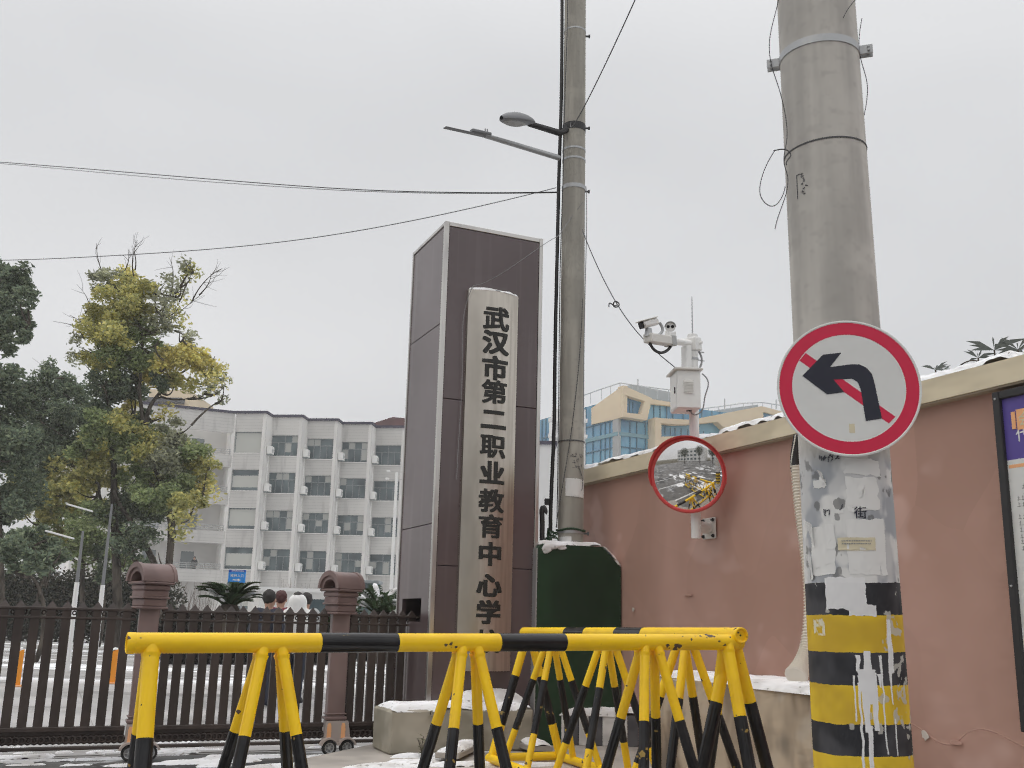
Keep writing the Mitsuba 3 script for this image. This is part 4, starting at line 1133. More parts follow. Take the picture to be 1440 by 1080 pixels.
# ------------------------------------------------------------------ yellow and black barriers
def barrier(label, A, B, cuts, front, gz_=0.0):
    """A pipe barrier from A to B (bar axis), front = the side facing the camera."""
    A, B = np.asarray(A), np.asarray(B)
    L = np.linalg.norm(B - A)
    e = (B - A) / L
    eh = nrm(e * np.array([1, 1, 0]))
    k = thing('barrier', label, 'barrier', 'yellow and black pipe barriers')
    R = 0.0475
    part(k, 'bar', [tube([A, B], R, 28), lathe([(R * 0.80, 0.0), (R * 0.80, 0.014), (R * 0.9, 0.017), (R * 1.0, 0.014), (R * 1.03, 0.008), (R * 1.03, -0.02), (R, -0.022)], 28, np.stack([np.cross(Z, e), np.cross(e, np.cross(Z, e)), e], 1), B),
                    lathe([(R * 0.80, 0.0), (R * 0.80, 0.014), (R * 0.9, 0.017), (R * 1.0, 0.014), (R * 1.03, 0.008), (R * 1.03, -0.02), (R, -0.022)], 28, np.stack([np.cross(Z, -e), np.cross(-e, np.cross(Z, -e)), -e], 1), A)], 'm_yellow', 40)
    for P_, q_ in ((A, -e), (B, e)):
        part(k, 'cap_hole', tube([P_ + q_ * 0.001, P_ + q_ * 0.003], 0.006, 10), 'm_black')
    for c0, c1 in cuts:
        part(k, 'black_band', tube([A + e * c0, A + e * c1], R + 0.0012, 28, False), 'm_blackpaint', 40)

    def leg(p, q, r):
        lg = part(k, 'leg', tube([p, q], r, 18), 'm_yellow', 40)
        part(lg, 'black_band', tube([p + (q - p) * 0.345, p + (q - p) * 0.735], r + 0.0012, 18, False), 'm_blackpaint', 40)
        # weld bead
        part(lg, 'weld', tube([p + (q - p) * 0.03, p + (q - p) * 0.045], [r + 0.006, r + 0.001], 14), 'm_yellow', 40)

    HW = 0.34
    zf = 0.045 + gz_
    for s in (0.095, L - 0.095):
        p = A + e * s
        for sg in (1, -1):
            foot = p * np.array([1, 1, 0]) + front * HW * sg + Z * zf
            leg(p - Z * 0.012 + front * sg * 0.012, foot, 0.0375)
    for s in (0.66, L * 0.485, L - 0.66):
        p = A + e * s
        for sg in (1, -1):
            for dl in (-1, 1):
                foot = p * np.array([1, 1, 0]) + front * HW * sg + eh * 0.27 * dl + Z * zf
                leg(p + eh * 0.045 * dl - Z * 0.025 + front * sg * 0.018, foot, 0.0285)
    a, b = A * np.array([1, 1, 0]) + Z * zf, B * np.array([1, 1, 0]) + Z * zf
    for sg in (1, -1):
        a2, b2 = a + front * HW * sg + eh * 0.03, b + front * HW * sg - eh * 0.03
        part(k, 'base_rail', tube([a2, b2], 0.0375, 18), 'm_yellow', 40)
        for c0, c1 in cuts:
            part(k, 'rail_band', tube([a2 + eh * c0, a2 + eh * c1], 0.0387, 18, False), 'm_blackpaint', 40)
    for s in (0.06, L - 0.06):
        p = a + eh * s
        part(k, 'cross_pipe', tube([p - front * HW, p + front * HW], 0.0375, 18), 'm_yellow', 40)
    return k


barrier('near yellow and black pipe barrier spanning the front of the gate', at(183, 904.3, 4.86), at(1038, 902.8, 6.47), ((0.90, 1.31), (1.90, 2.31)), -SD)
barrier('far yellow and black pipe barrier running back along the pink wall', at(738, 889.5, 9.75), at(1041, 893.5, 6.42), ((0.98, 1.37), (1.92, 2.34)), TD, PZ)

# ------------------------------------------------------------------ the gate
gate = thing('school_gate', 'dark brown metal picket gate on wheeled posts across the school entrance', 'gate')


def gu(px, py=850):
    q = hit(px, py, G0, -SD) - G0
    return q @ TD


ztip = hit(250, 849, G0, -SD)[2]
zr1 = hit(250, 860, G0, -SD)[2]
zr2 = hit(250, 870, G0, -SD)[2]
zb1 = hit(250, 1021, G0, -SD)[2]
zb2 = hit(250, 1046, G0, -SD)[2]


def picket(u, w, dy):
    """One slat with a spear tip."""
    h = w / 2
    d = 0.022
    z0, zs_, zt = zb1 - 0.02, ztip - 0.062, ztip
    ms = [box((u - h, -d + dy, z0), (u + h, d + dy, zs_ - 0.004), FT, G0, 0.003)]
    b = np.array([(-h - .006, -d - .006, zs_ - 0.002), (h + .006, -d - .006, zs_ - 0.002), (h + .006, d + .006, zs_ - 0.002), (-h - .006, d + .006, zs_ - 0.002), (0, 0, zt)])
    ms.append(xf(trimesh.convex.convex_hull(b + np.array([u, dy, 0])), FT, G0))
    return ms


sections = ((gu(-16), gu(180), 9, 0.082), (gu(239.4), gu(456.5), 13, 0.080), (gu(499), gu(579.4), 6, 0.080))
for u0, u1, n, w in sections:
    for k in range(n + 1):
        part(gate, 'slat', picket(u0 + (u1 - u0) * k / n, w, 0.0), 'm_gate', False)
ua, ub = gu(-30), gu(592)
lp, rp2 = gu(205, 900), gu(476, 900)
for (a, b) in ((ua, lp - 0.11), (lp + 0.12, rp2 - 0.11), (rp2 + 0.12, ub)):
    for z0, z1, d in ((zr1 - 0.012, zr1 + 0.014, 0.034), (zr2 - 0.026, zr2 - 0.004, 0.032), (zb1 - 0.03, zb1 + 0.012, 0.036), (zb2 - 0.03, zb2, 0.036)):
        part(gate, 'rail', box((a, -d, z0), (b, d, z1), FT, G0, 0.005), 'm_gate', False)
    beads = []
    nb = int((b - a) / 0.052)
    for k in range(nb):
        u = a + (k + 0.5) * (b - a) / nb
        for zz, R in (((zr1 + zr2) / 2 - 0.002, 0.017), ((zb1 + zb2) / 2 - 0.022, 0.03)):
            ring = trimesh.creation.torus(R, 0.006 if R < 0.02 else 0.014, major_sections=8, minor_sections=4)
            beads.append(xf(ring, np.stack([TD, Z, -SD], 1), G0 + TD * u + Z * zz))
    part(gate, 'kick_plate', box((a, 0.012, zb2 + 0.035), (b, 0.02, zb1 - 0.032), FT, G0), 'm_gate', False)
    part(gate, 'ring_strip', beads, 'm_gate', True, kind='stuff')
A38 = math.radians(50)
tp = np.array([math.cos(A38), math.sin(A38), 0])
sp_ = np.array([-math.sin(A38), math.cos(A38), 0])
FP = np.stack([tp, sp_, Z], 1)


def gate_post(u, py_top, py_bot):
    o = G0 + TD * u
    zt = zof(o[0], o[1], py_top)
    z0 = 0.13
    pst = part(gate, 'post', [box((-0.085, -0.05, 0.31), (0.10, 0.06, zt - 0.20), FT, o, 0.008), box((-0.105, -0.07, 0.335), (0.12, 0.08, 0.365), FT, o, 0.006),
                              box((-0.1, -0.065, 0.385), (0.115, 0.075, 0.40), FT, o, 0.005)], 'm_post', False)
    ha, hb = 0.165, 0.155           # half length along the axis, half width
    zc = zt - hb * 1.1
    # arched roof: half ring along tp
    an = np.linspace(0, np.pi, 15)
    outer = [(hb * math.cos(t), 1.12 * hb * math.sin(t)) for t in an]
    inner = [(hb * 0.62 * math.cos(t), hb * 0.60 * math.sin(t)) for t in an[::-1]]
    arch = Polygon(outer + inner)
    inner2 = [(hb * 0.86 * math.cos(t), hb * 0.85 * math.sin(t)) for t in an[::-1]]
    lip = Polygon([(1.06 * x, 1.05 * y) for x, y in outer] + inner2)
    Mx = np.stack([sp_, Z, tp], 1)
    cap = part(pst, 'cap', [prism(arch, 2 * ha, Mx, o - tp * ha + Z * zc), prism(lip, 0.035, Mx, o - tp * (ha + 0.02) + Z * zc), prism(lip, 0.035, Mx, o + tp * (ha - 0.015) + Z * zc),
                            prism(Polygon([(0.6 * x, 0.58 * y) for x, y in outer]), 2 * ha - 0.16, Mx, o - tp * (ha - 0.13) + Z * zc)], 'm_post', 35)
    part(pst, 'neck', [box((-ha * 1.02, -hb * 1.02, zc - 0.03), (ha * 1.02, hb * 1.02, zc - 0.001), FP, o, 0.012), box((-ha * 0.86, -hb * 0.8, zc - 0.085), (ha * 0.86, hb * 0.8, zc - 0.032), FP, o, 0.012),
                       box((-0.135, -0.11, zc - 0.15), (0.135, 0.11, zc - 0.087), FP, o, 0.008), box((-0.15, -0.12, zc - 0.165), (0.15, 0.12, zc - 0.145), FP, o, 0.005),
                       box((-0.125, -0.105, zc - 0.235), (0.125, 0.105, zc - 0.167), FP, o, 0.006), box((-0.14, -0.115, zc - 0.262), (0.14, 0.115, zc - 0.238), FP, o, 0.006)], 'm_post', False)
    # wheel base
    bs = prism([(-0.10, 0.13), (0.17, 0.13), (0.135, 0.325), (-0.09, 0.325)], 0.14, np.stack([TD, Z, -SD], 1), o + SD * 0.07)
    wb = num(gate + '__wheel_base')
    put(wb, bs, 'm_wheel_base', False)
    for x in (-0.06, 0.085):
        rf = Polygon([(x - 0.022, 0.16), (x + 0.022, 0.16), (x + 0.020, 0.28), (x + 0.012, 0.305), (x - 0.012, 0.305), (x - 0.020, 0.28)])
        rk = num(wb + '__reflector')
        put(rk, prism(rf, 0.008, np.stack([TD, Z, -SD], 1), o - SD * 0.071), 'm_orange_pale', False)
    for x in (-0.055, 0.125):
        c = o + TD * x + Z * 0.072 - SD * 0.085
        Mw = np.stack([TD, Z, -SD], 1)
        wk = num(wb + '__wheel')
        put(wk, [lathe([(0.045, -0.03), (0.07, -0.03), (0.072, -0.02), (0.072, 0.02), (0.07, 0.03), (0.05, 0.03), (0.048, 0.012)], 28, Mw, c)], 'm_rubber', 40)
        sp6 = [lathe([(0.0, 0.018), (0.016, 0.018), (0.018, 0.0)], 14, Mw, c), lathe([(0.04, 0.0), (0.04, 0.02), (0.05, 0.022), (0.05, 0.0)], 28, Mw, c), lathe([(0, -0.005), (0.045, -0.005)], 20, Mw, c)]
        for q in range(6):
            a = q * math.pi / 3
            d = np.array([math.cos(a), math.sin(a), 0])
            sp6.append(cyl(c + Mw @ (d * 0.012 + [0, 0, 0.01]), c + Mw @ (d * 0.045 + [0, 0, 0.01]), 0.007, 6))
        hk = num(wb + '__hub')
        put(hk, sp6, 'm_galv', 40)
        an2 = np.linspace(math.radians(15), math.radians(165), 12)
        fen = Polygon([(0.098 * math.cos(t), 0.098 * math.sin(t)) for t in an2] + [(0.08 * math.cos(t), 0.08 * math.sin(t)) for t in an2[::-1]])
        fk = num(wb + '__mudguard')
        put(fk, prism(fen, 0.09, Mw, c - Mw[:, 2] * 0.05), 'm_wheel_base', False)


plain('m_wheel_base', (0.42, 0.36, 0.33), 0.55)
gate_post(lp, 793, 1050)
gate_post(rp2, 805, 1062)

# ------------------------------------------------------------------ camera pole, box, cameras, mirror
CP0, CP1 = at(979, 757, 9.62), at(976, 472, 9.62)
CP1 = np.array([CP0[0], CP0[1], CP1[2]])
cp = thing('camera_pole', 'slim white pole bracketed to the pink wall, carrying cameras and mirror', 'pole')
put(cp, tube([CP0, CP1], 0.047, 20), 'm_white', 40)
part(cp, 'pole_cap', tube([CP1 - Z * 0.2, CP1 + Z * 0.0, CP1 + Z * 0.01], [0.052, 0.052, 0.045], 20), 'm_white', 40)
fl = hit(997, 743, WP - TD * 0.03, WN)
part(cp, 'bracket_arm', [tube([CP0 + Z * (fl[2] - CP0[2]), fl], 0.055, 16), ], 'm_offwhite', 40)
Mf = np.stack([SD, Z, TD], 1)
part(cp, 'flange', box((-0.105, -0.1, 0), (0.105, 0.1, 0.014), Mf, fl - TD * 0.004, 0.004), 'm_offwhite', False)
for sx in (-1, 1):
    for sz in (-1, 1):
        b = fl + SD * 0.08 * sx + Z * 0.075 * sz
        part(cp, 'flange_bolt', [cyl(b, b - TD * 0.03, 0.009, 8), cyl(b - TD * 0.006, b - TD * 0.018, 0.017, 6)], 'm_dark', 40)
part(cp, 'antenna', tube([CP1, CP1 + Z * 0.36, CP1 + Z * 0.40], [0.007, 0.005, 0.003], 8), 'm_galv', 40)
# arm with bracket
ax0 = CP1 - Z * 0.085
ax1 = at(910, 474, 9.1)
ad = nrm(ax1 - ax0)
Ma = frame(ad)
part(cp, 'arm_clamp', [box((-0.06, -0.07, -0.075), (0.06, 0.07, 0.06), Ma, ax0, 0.01), cyl(ax0 - Ma[:, 1] * 0.1 + ad * -0.02, ax0 + Ma[:, 1] * 0.1 + ad * -0.02, 0.012, 8)], 'm_white', False)
La = np.linalg.norm(ax1 - ax0)
part(cp, 'arm', [tube([ax0, ax0 + ad * (La * 0.55)], 0.034, 14)], 'm_white', 40)
part(cp, 'arm_tray', box((La * 0.5, -0.05, -0.05), (La * 1.0, 0.05, 0.035), Ma, ax0, 0.008), 'm_offwhite', False)
part(cp, 'arm_joint', box((La * 0.46, -0.056, -0.056), (La * 0.56, 0.056, 0.042), Ma, ax0, 0.006), 'm_grey_far', False)
part(cp, 'cable', tube(spline([ax0 + ad * La * 0.95 - Z * 0.02, ax0 + ad * La * 0.9 - Z * 0.09, ax0 + ad * La * 0.78 - Z * 0.13, ax0 + ad * La * 0.6 - Z * 0.11, ax0 + ad * La * 0.5 - Z * 0.06], 30), 0.014, 8), 'm_dark', True)
part(cp, 'rear_box', box((-0.075, -0.05, -0.42), (-0.05, 0.04, -0.1), FT, CP1 + TD * -0.005, 0.006), 'm_offwhite', False)
part(cp, 'rear_box', box((-0.12, -0.05, -0.40), (-0.05, 0.04, -0.12), FT, CP1 - SD * 0.01, 0.008), 'm_white', False)
part(cp, 'cable', tube(spline([CP1 + TD * 0.055 - SD * 0.02 - Z * 0.16, CP1 + TD * 0.075 - SD * 0.04 - Z * 0.24, CP1 + TD * 0.03 - SD * 0.06 - Z * 0.34, CP1 - TD * 0.03 - SD * 0.065 - Z * 0.40], 24), 0.010, 8), 'm_wire_grey', True)
part(cp, 'strap', [lathe([(0.048, -.012), (0.054, -.012), (0.054, .012), (0.048, .012)], 20, None, CP1 - Z * d) for d in (0.155, 0.24)] + [cyl(CP1 - Z * d, CP1 - Z * d + TD * 0.13, 0.006, 6) for d in (0.155, 0.24)], 'm_galv', 40)
# two cameras
cam1 = thing('security_camera', 'white bullet security camera at the end of the pole arm', 'security camera', 'security cameras on the white pole')
c0 = ax0 + ad * La * 0.97 + Z * 0.135
cd = nrm(at(903, 462, 8.9) - at(918, 457, 9.05)) * 0.6 + np.array([-0.35, -0.6, -0.2])
cd = nrm(np.array([-0.80, -0.48, -0.36]))
Mc = frame(cd)
part(cam1, 'housing', box((-0.11, -0.04, -0.036), (0.085, 0.04, 0.034), Mc, c0, 0.018), 'm_white', 40)
part(cam1, 'sun_shield', box((-0.10, -0.048, 0.032), (0.115, 0.048, 0.042), Mc, c0, 0.005), 'm_offwhite', False)
part(cam1, 'lens', [box((0.083, -0.037, -0.033), (0.10, 0.037, 0.03), Mc, c0, 0.01)], 'm_lens', False)
part(cam1, 'bracket', [tube([c0 - Z * 0.05, c0 - Z * 0.13], [0.03, 0.04], 12), tube(spline([c0 - cd * 0.14 - Z * 0.02, c0 - cd * 0.18 - Z * 0.09, c0 - cd * 0.1 - Z * 0.14], 14), 0.014, 8)], 'm_galv', 40)
cam2 = thing('security_camera', 'round twin lens security camera facing the road, nearer the pole', 'security camera', 'security cameras on the white pole')
c0 = ax0 + ad * La * 0.50 + Z * 0.135
cd = nrm(np.array([-0.12, -0.97, -0.25]))
Mc = np.stack([nrm(np.cross(Z, cd)) * -1, np.cross(cd, nrm(np.cross(Z, cd)) * -1), cd], 1)
part(cam2, 'housing', lathe([(0, -0.10), (0.036, -0.095), (0.047, -0.06), (0.048, 0.0), (0.043, 0.008), (0, 0.008)], 24, Mc, c0), 'm_white', 40)
part(cam2, 'sun_shield', lathe([(0.048, -0.09), (0.055, -0.09), (0.055, 0.03), (0.052, 0.03), (0.048, 0.0)], 24, Mc, c0).slice_plane(c0 + Mc[:, 1] * 0.0, Mc[:, 1] if Mc[2, 1] > 0 else -Mc[:, 1]), 'm_grey_far', 40)
for sx in (-1, 1):
    part(cam2, 'lens', lathe([(0, 0.016), (0.012, 0.016), (0.016, 0.009)], 16, Mc, c0 + Mc[:, 0] * 0.02 * sx + Z * 0.003), 'm_lens', 40)
part(cam2, 'bracket', [box((-0.034, -0.03, -0.12), (0.034, 0.03, -0.055), FT, c0, 0.008), box((-0.05, -0.02, -0.11), (-0.036, 0.02, -0.045), FT, c0), box((0.036, -0.02, -0.11), (0.05, 0.02, -0.045), FT, c0)], 'm_white', False)
# control box on the pole
cb = thing('control_box', 'white steel control box with louvres on the camera pole', 'control box')
BO = at(962.5, 583, 9.36)                                 # near bottom edge reference
yb = math.radians(48)
bt, bs_ = np.array([math.cos(math.radians(12)), math.sin(math.radians(12)), 0]), np.array([-math.sin(math.radians(12)), math.cos(math.radians(12)), 0])
FBX = np.stack([bt, bs_, Z], 1)
bz0, bz1 = at(952.5, 573, 9.33)[2], at(952.5, 520, 9.33)[2]
k1 = np.array([at(952.5, 550, 9.33)[0], 9.33, 0])
wB, dB = 0.225, 0.30
yaw = math.radians(4)
bt, bs_ = np.array([math.cos(yaw), math.sin(yaw), 0]), np.array([-math.sin(yaw), math.cos(yaw), 0])
FBX = np.stack([bt, bs_, Z], 1)
part(cb, 'body', box((0, 0, bz0), (wB, dB, bz1), FBX, k1, 0.008), 'm_white', False)
part(cb, 'roof', box((-0.03, -0.03, bz1 + 0.002), (wB + 0.02, dB + 0.03, bz1 + 0.022), FBX, k1, 0.004), 'm_offwhite', False)
part(cb, 'door_seam', box((-0.004, 0.02, bz0 + 0.02), (-0.001, dB - 0.02, bz1 - 0.02), FBX, k1, 0.001), 'm_white', False)
part(cb, 'lock', box((-0.012, 0.06, (bz0 + bz1) / 2 - 0.03), (-0.004, 0.085, (bz0 + bz1) / 2 + 0.03), FBX, k1, 0.003), 'm_dark', False)
for q in range(8):
    zq = bz0 + 0.15 + q * (bz1 - bz0 - 0.25) / 8
    lou = np.array([(0.06, -0.001, zq), (wB - 0.07, -0.001, zq), (0.065, -0.014, zq - 0.006), (wB - 0.075, -0.014, zq - 0.006), (0.06, -0.001, zq + 0.02), (wB - 0.07, -0.001, zq + 0.02)])
    part(cb, 'louvre', xf(trimesh.convex.convex_hull(lou), FBX, k1), 'm_offwhite', False)
part(cb, 'cable', tube(spline([k1 + bt * 0.15 + bs_ * 0.1 + Z * (bz0 - 0.005), k1 + bt * 0.17 + bs_ * 0.1 + Z * (bz0 - 0.04), k1 + bt * 0.24 + bs_ * 0.1 + Z * (bz0 - 0.02), k1 + bt * (wB + 0.05) + bs_ * 0.05 + Z * (bz0 + 0.12), k1 + bt * (wB + 0.075) + bs_ * 0.02 + Z * (bz0 + 0.22), k1 + bt * (wB + 0.02) + bs_ * 0.02 + Z * (bz0 + 0.34)], 40), 0.006, 8), 'm_wire_grey', True)
part(cb, 'knockout', lathe([(0.0, -0.004), (0.028, -0.004), (0.03, 0.0)], 14, None, k1 + bt * 0.14 + bs_ * 0.12 + Z * (bz0 - 0.001)), 'm_black', 40)
# mirror
mir = thing('traffic_mirror', 'round convex traffic mirror with red rim and hood on the white pole', 'mirror')
md = nrm(np.array([-0.38, -0.90, -0.22]))
mu = nrm(Z - md * (Z @ md))
FM = np.stack([np.cross(mu, md), mu, md], 1)
MC = at(967, 668, 9.42)
mR = 50 * mpp(MC)
Rc = 1.15
dome = [(mR * k / 24, math.sqrt(Rc ** 2 - (mR * k / 24) ** 2) - math.sqrt(Rc ** 2 - mR ** 2)) for k in range(25)]
part(mir, 'glass', lathe(dome, 96, FM, MC), 'm_mirror', True)
part(mir, 'rim', lathe([(mR - 0.012, 0.0), (mR - 0.004, 0.012), (mR + 0.012, 0.014), (mR + 0.024, 0.004), (mR + 0.026, -0.02), (mR + 0.012, -0.045), (mR * 0.4, -0.09), (0, -0.09)], 72, FM, MC), 'm_red_rim', 40)
hv, hf = [], []
na = 48
for k in range(na + 1):
    a = math.radians(-15 + 210 * k / na)
    dpt = 0.085 * max(0, math.sin(math.pi * k / na)) ** 0.7
    for r_, z_ in ((mR + 0.02, 0.0), (mR + 0.028 + dpt * 0.1, dpt), (mR + 0.034 + dpt * 0.1, dpt), (mR + 0.028, -0.005)):
        hv.append([r_ * math.cos(a), r_ * math.sin(a), z_])
for k in range(na):
    for j in range(4):
        a, b = k * 4 + j, k * 4 + (j + 1) % 4
        hf += [[a, a + 4, b + 4], [a, b + 4, b]]
part(mir, 'hood', xf(trimesh.Trimesh(hv, hf, process=False), FM, MC), 'm_red_rim', 40)
plain('m_red_rim', (0.60, 0.07, 0.07), 0.4)
part(mir, 'bracket', [tube([MC - md * 0.09, np.array([CP0[0], CP0[1], MC[2]])], 0.03, 12)], 'm_galv', 40)

# corrugated hose and black cable behind the near pole
hp = [hit(x, y, WP - TD * o_, WN) for x, y, o_ in ((1120, 655, 0.05), (1123, 690, 0.05), (1129, 740, 0.05), (1137, 800, 0.05), (1140, 850, 0.06), (1138, 890, 0.09), (1133, 918, 0.15), (1126, 938, 0.24), (1119, 952, 0.33))]
hc = spline(hp, 420)
one('corrugated_hose', tube(hc, np.linspace(0.046, 0.055, 420) + 0.035 * np.clip((np.arange(420) - 330) / 90, 0, 1) ** 2 + 0.008 * np.sin(np.arange(420) * 2 * np.pi / 6.0), 14), 'm_hose', 'cream corrugated hose running down the pink wall behind the near pole', 'hose', smooth=40)
plain('m_hose', (0.74, 0.70, 0.62), 0.6)
hq = [hit(x, y, WP - TD * 0.045, WN) for x, y in ((1123, 612), (1120, 630), (1118, 650), (1119, 662))]
one('black_cable', [tube(spline(hq, 16), 0.042, 12), ], 'm_dark', 'thick black cable coming out under the coping into the cream hose', 'cable', smooth=True)
hq = [hit(x, y, WP - TD * 0.08, WN) for x, y in ((1119, 611), (1116, 630), (1113, 652), (1113, 658))]
one('pale_tie', tube(spline(hq, 16), 0.009, 6), 'm_hose', 'thin pale strap beside the black cable under the coping', 'strap', smooth=True)

# ------------------------------------------------------------------ concrete blocks, kerb box, snow, planks
bk = thing('concrete_block', 'rough brown concrete block with snow on top behind the near pole', 'concrete block', 'concrete blocks')
c_l = hit(1000, 945, WP - TD * 0.02, WN)
bz = c_l[2]
KB = WP + SD * ((c_l - WP) @ SD)
# along -SD (toward the camera) from KB; TD negative is out of the wall
bl_len = 2.3
b_out = 0.62
cr = [(-0.02, 0.0), (-b_out, 0.03), (-b_out - 0.02, 0.9), (-b_out + 0.05, bl_len), (-0.02, bl_len)]
blk = prism(Polygon(cr), bz - 0.04, np.stack([TD, -SD, Z], 1), KB + Z * 0.0)
sb = trimesh.remesh.subdivide_to_size(np.asarray(blk.vertices), blk.faces, 0.12)
blk = trimesh.Trimesh(sb[0], sb[1], process=True)
v = np.asarray(blk.vertices)
blk.vertices = v + (np.stack([meshkit.fbm(v * 4 + k * 9, 3, k) for k in range(3)], 1) - 0.5) * 0.04
put(bk, blk, 'm_block', False)
part(bk, 'snow', heap(Polygon([(-b_out + 0.0, 0.02), (-0.03, 0.02), (-0.03, bl_len), (-b_out + 0.03, bl_len)]), 0.07, 0.03, 3, np.stack([TD, -SD, Z], 1), KB + Z * (bz - 0.05), 0.1), 'm_snow', True)

pb = thing('concrete_block', 'long low weathered concrete block under snow in front of the pylon', 'concrete block', 'concrete blocks')
P_a = gnd(546, 1062, PZ)
P_b = hit(690, 1062, P_a, -SD)
plen = (P_b - P_a) @ TD + 0.45
pz = zof(P_a[0], P_a[1], 999) - PZ
blk = box((0, 0, 0), (plen, 0.55, pz), FT, P_a, 0.02)
sb = trimesh.remesh.subdivide_to_size(np.asarray(blk.vertices), blk.faces, 0.1)
blk = trimesh.Trimesh(sb[0], sb[1], process=True)
v = np.asarray(blk.vertices)
blk.vertices = v + (np.stack([meshkit.fbm(v * 5 + k * 9, 3, k) for k in range(3)], 1) - 0.5) * 0.025
put(pb, blk, 'm_block2', False)
varied('m_block2', (0.42, 0.385, 0.32), (0.27, 0.25, 0.20), (4, 4, 3), 0.9, bmp=(18, 0.008))
part(pb, 'snow', [heap(Polygon([(0.02, 0.0), (plen - 0.02, 0.0), (plen - 0.02, 0.55), (0.02, 0.55)]), 0.06, 0.025, 8, FT, P_a + Z * (pz - 0.015), 0.08),
                  heap(Polygon([(0.75, 0.2), (plen + 0.1, 0.2), (plen + 0.1, 0.6), (0.75, 0.6)]), 0.17, 0.03, 18, FT, P_a + Z * (pz - 0.015), 0.2)], 'm_snow', True)
# striped kerb box
kb = thing('striped_kerb', 'low kerb box painted in grey and white stripes under a slab of snow', 'kerb')
K0, K1 = gnd(764, 1047, PZ), gnd(960, 1052, PZ)
kd = nrm(K1 - K0)
kn = np.cross(Z, kd)
FK = np.stack([kd, kn, Z], 1)
kl = np.linalg.norm(K1 - K0)
kz = zof(K0[0], K0[1], 1003) - PZ
kdp = 0.5
x, w_ = 0.0, (0.08, 0.17, 0.17, 0.12, 0.16, 0.30, 0.15, 0.2, 0.08, 0.22)
tot = sum(w_)
put(kb, box((0.01, 0.02, 0), (kl - 0.01, kdp, kz - 0.02), FK, K0), 'm_kerb_grey', False)
for k, w in enumerate(w_):
    x1 = x + w / tot * kl
    part(kb, 'stripe', box((x + 0.002, -0.004 - 0.003 * (k % 2), 0), (x1 - 0.002, 0.018, kz), FK, K0, 0.006), 'm_kerb_white' if k % 2 else 'm_kerb_grey', False)
    x = x1
part(kb, 'snow', heap(Polygon([(-0.02, -0.02), (kl * 0.99, -0.02), (kl, kdp), (0.05, kdp)]), 0.075, 0.025, 21, FK, K0 + Z * (kz - 0.012), 0.07), 'm_snow', True)
# fallen planks under snow between the blocks
for k, (x0, y0, x1, y1, lab) in enumerate(((628, 1072, 712, 1032, 'snowy plank leaning up against the low block'), (700, 1040, 762, 1062, 'flat snowy board lying left of the striped kerb'), (600, 1074, 690, 1070, 'snow covered board lying on the road by the low block'))):
    a, b = gnd(x0, y0, PZ if k < 2 else 0), gnd(x1, y1, PZ if k < 2 else 0)
    d = nrm(b - a)
    Mp = np.stack([d, np.cross(Z, d), Z], 1)
    L_ = np.linalg.norm(b - a)
    a = a + Z * 0.03
    pk = one('plank', box((0, -0.11, 0), (L_, 0.11, 0.05), Mp, a, 0.006), 'm_pavement', lab, 'plank', 'loose planks', smooth=False)
    part(pk, 'snow', heap(Polygon([(0, -0.1), (L_, -0.1), (L_, 0.1), (0, 0.1)]), 0.045, 0.02, 40 + k, Mp, a + Z * 0.045, 0.06), 'm_snow', True)
# snow lying on the ground, as many low patches
sn = []
r = random.Random(12)
spots = [(690, 1056, .3, .1), (650, 1076, .3, .1), (720, 1072, .25, .07), (560, 1077, .5, .15), (530, 1055, .25, .07), (600, 1064, .3, .1), (742, 1077, .3, .08), (960, 1047, .3, .12), (940, 1058, .4, .1),
         (90, 1070, .7, .06), (30, 1056, .5, .05), (240, 1056, .6, .05), (300, 1072, .6, .1), (420, 1078, .5, .1), (390, 1046, .3, .05), (515, 1052, .25, .05), (700, 990, .6, .2)]
for k in range(40):
    spots.append((r.uniform(0, 640), r.uniform(1044, 1079), r.uniform(.05, .3), r.uniform(.03, .08)))
for k, (px, py, rx, ry) in enumerate(spots):
    c = gnd(px, py, PZ if px > 545 else 0)
    an = np.linspace(0, 2 * np.pi, 14, endpoint=False)
    pl = [(rx * math.cos(t) * r.uniform(.7, 1.2), ry * math.sin(t) * r.uniform(.7, 1.2)) for t in an]
    sn.append(heap(Polygon(pl).buffer(0), min(0.03, ry * 0.35), max(0.02, rx / 14), k, FT, c + Z * 0.001, min(rx, ry) * 0.6))
for k in range(46):
    x, y = r.uniform(-7, 3.4), r.uniform(-9, 6.5)
    rx, ry = r.uniform(.15, .9), r.uniform(.1, .4)
    an = np.linspace(0, 2 * np.pi, 14, endpoint=False)
    pl = [(rx * math.cos(t) * r.uniform(.7, 1.2), ry * math.sin(t) * r.uniform(.7, 1.2)) for t in an]
    sn.append(heap(Polygon(pl).buffer(0), 0.035, max(0.03, rx / 12), 200 + k, FT, np.array([x, y, 0.001]), min(rx, ry) * 0.6))
for k, (u, v) in enumerate(((-6.0, -4.0), (-3.4, -4.6), (-0.8, -5.2), (1.8, -5.8))):
    part(road, 'white_line', box((u, v - 4.5, 0.0), (u + 0.14, v + 2.5, 0.004), FT, G0), 'm_kerb_white', False)
part(road, 'white_line', box((-7, -7.2, 0.0), (3.5, -7.05, 0.0041), FT, G0), 'm_kerb_white', False)
one('ground_snow', sn, 'm_snow', 'patches of trodden snow and slush lying on the road before the gate', kind='stuff', smooth=True)
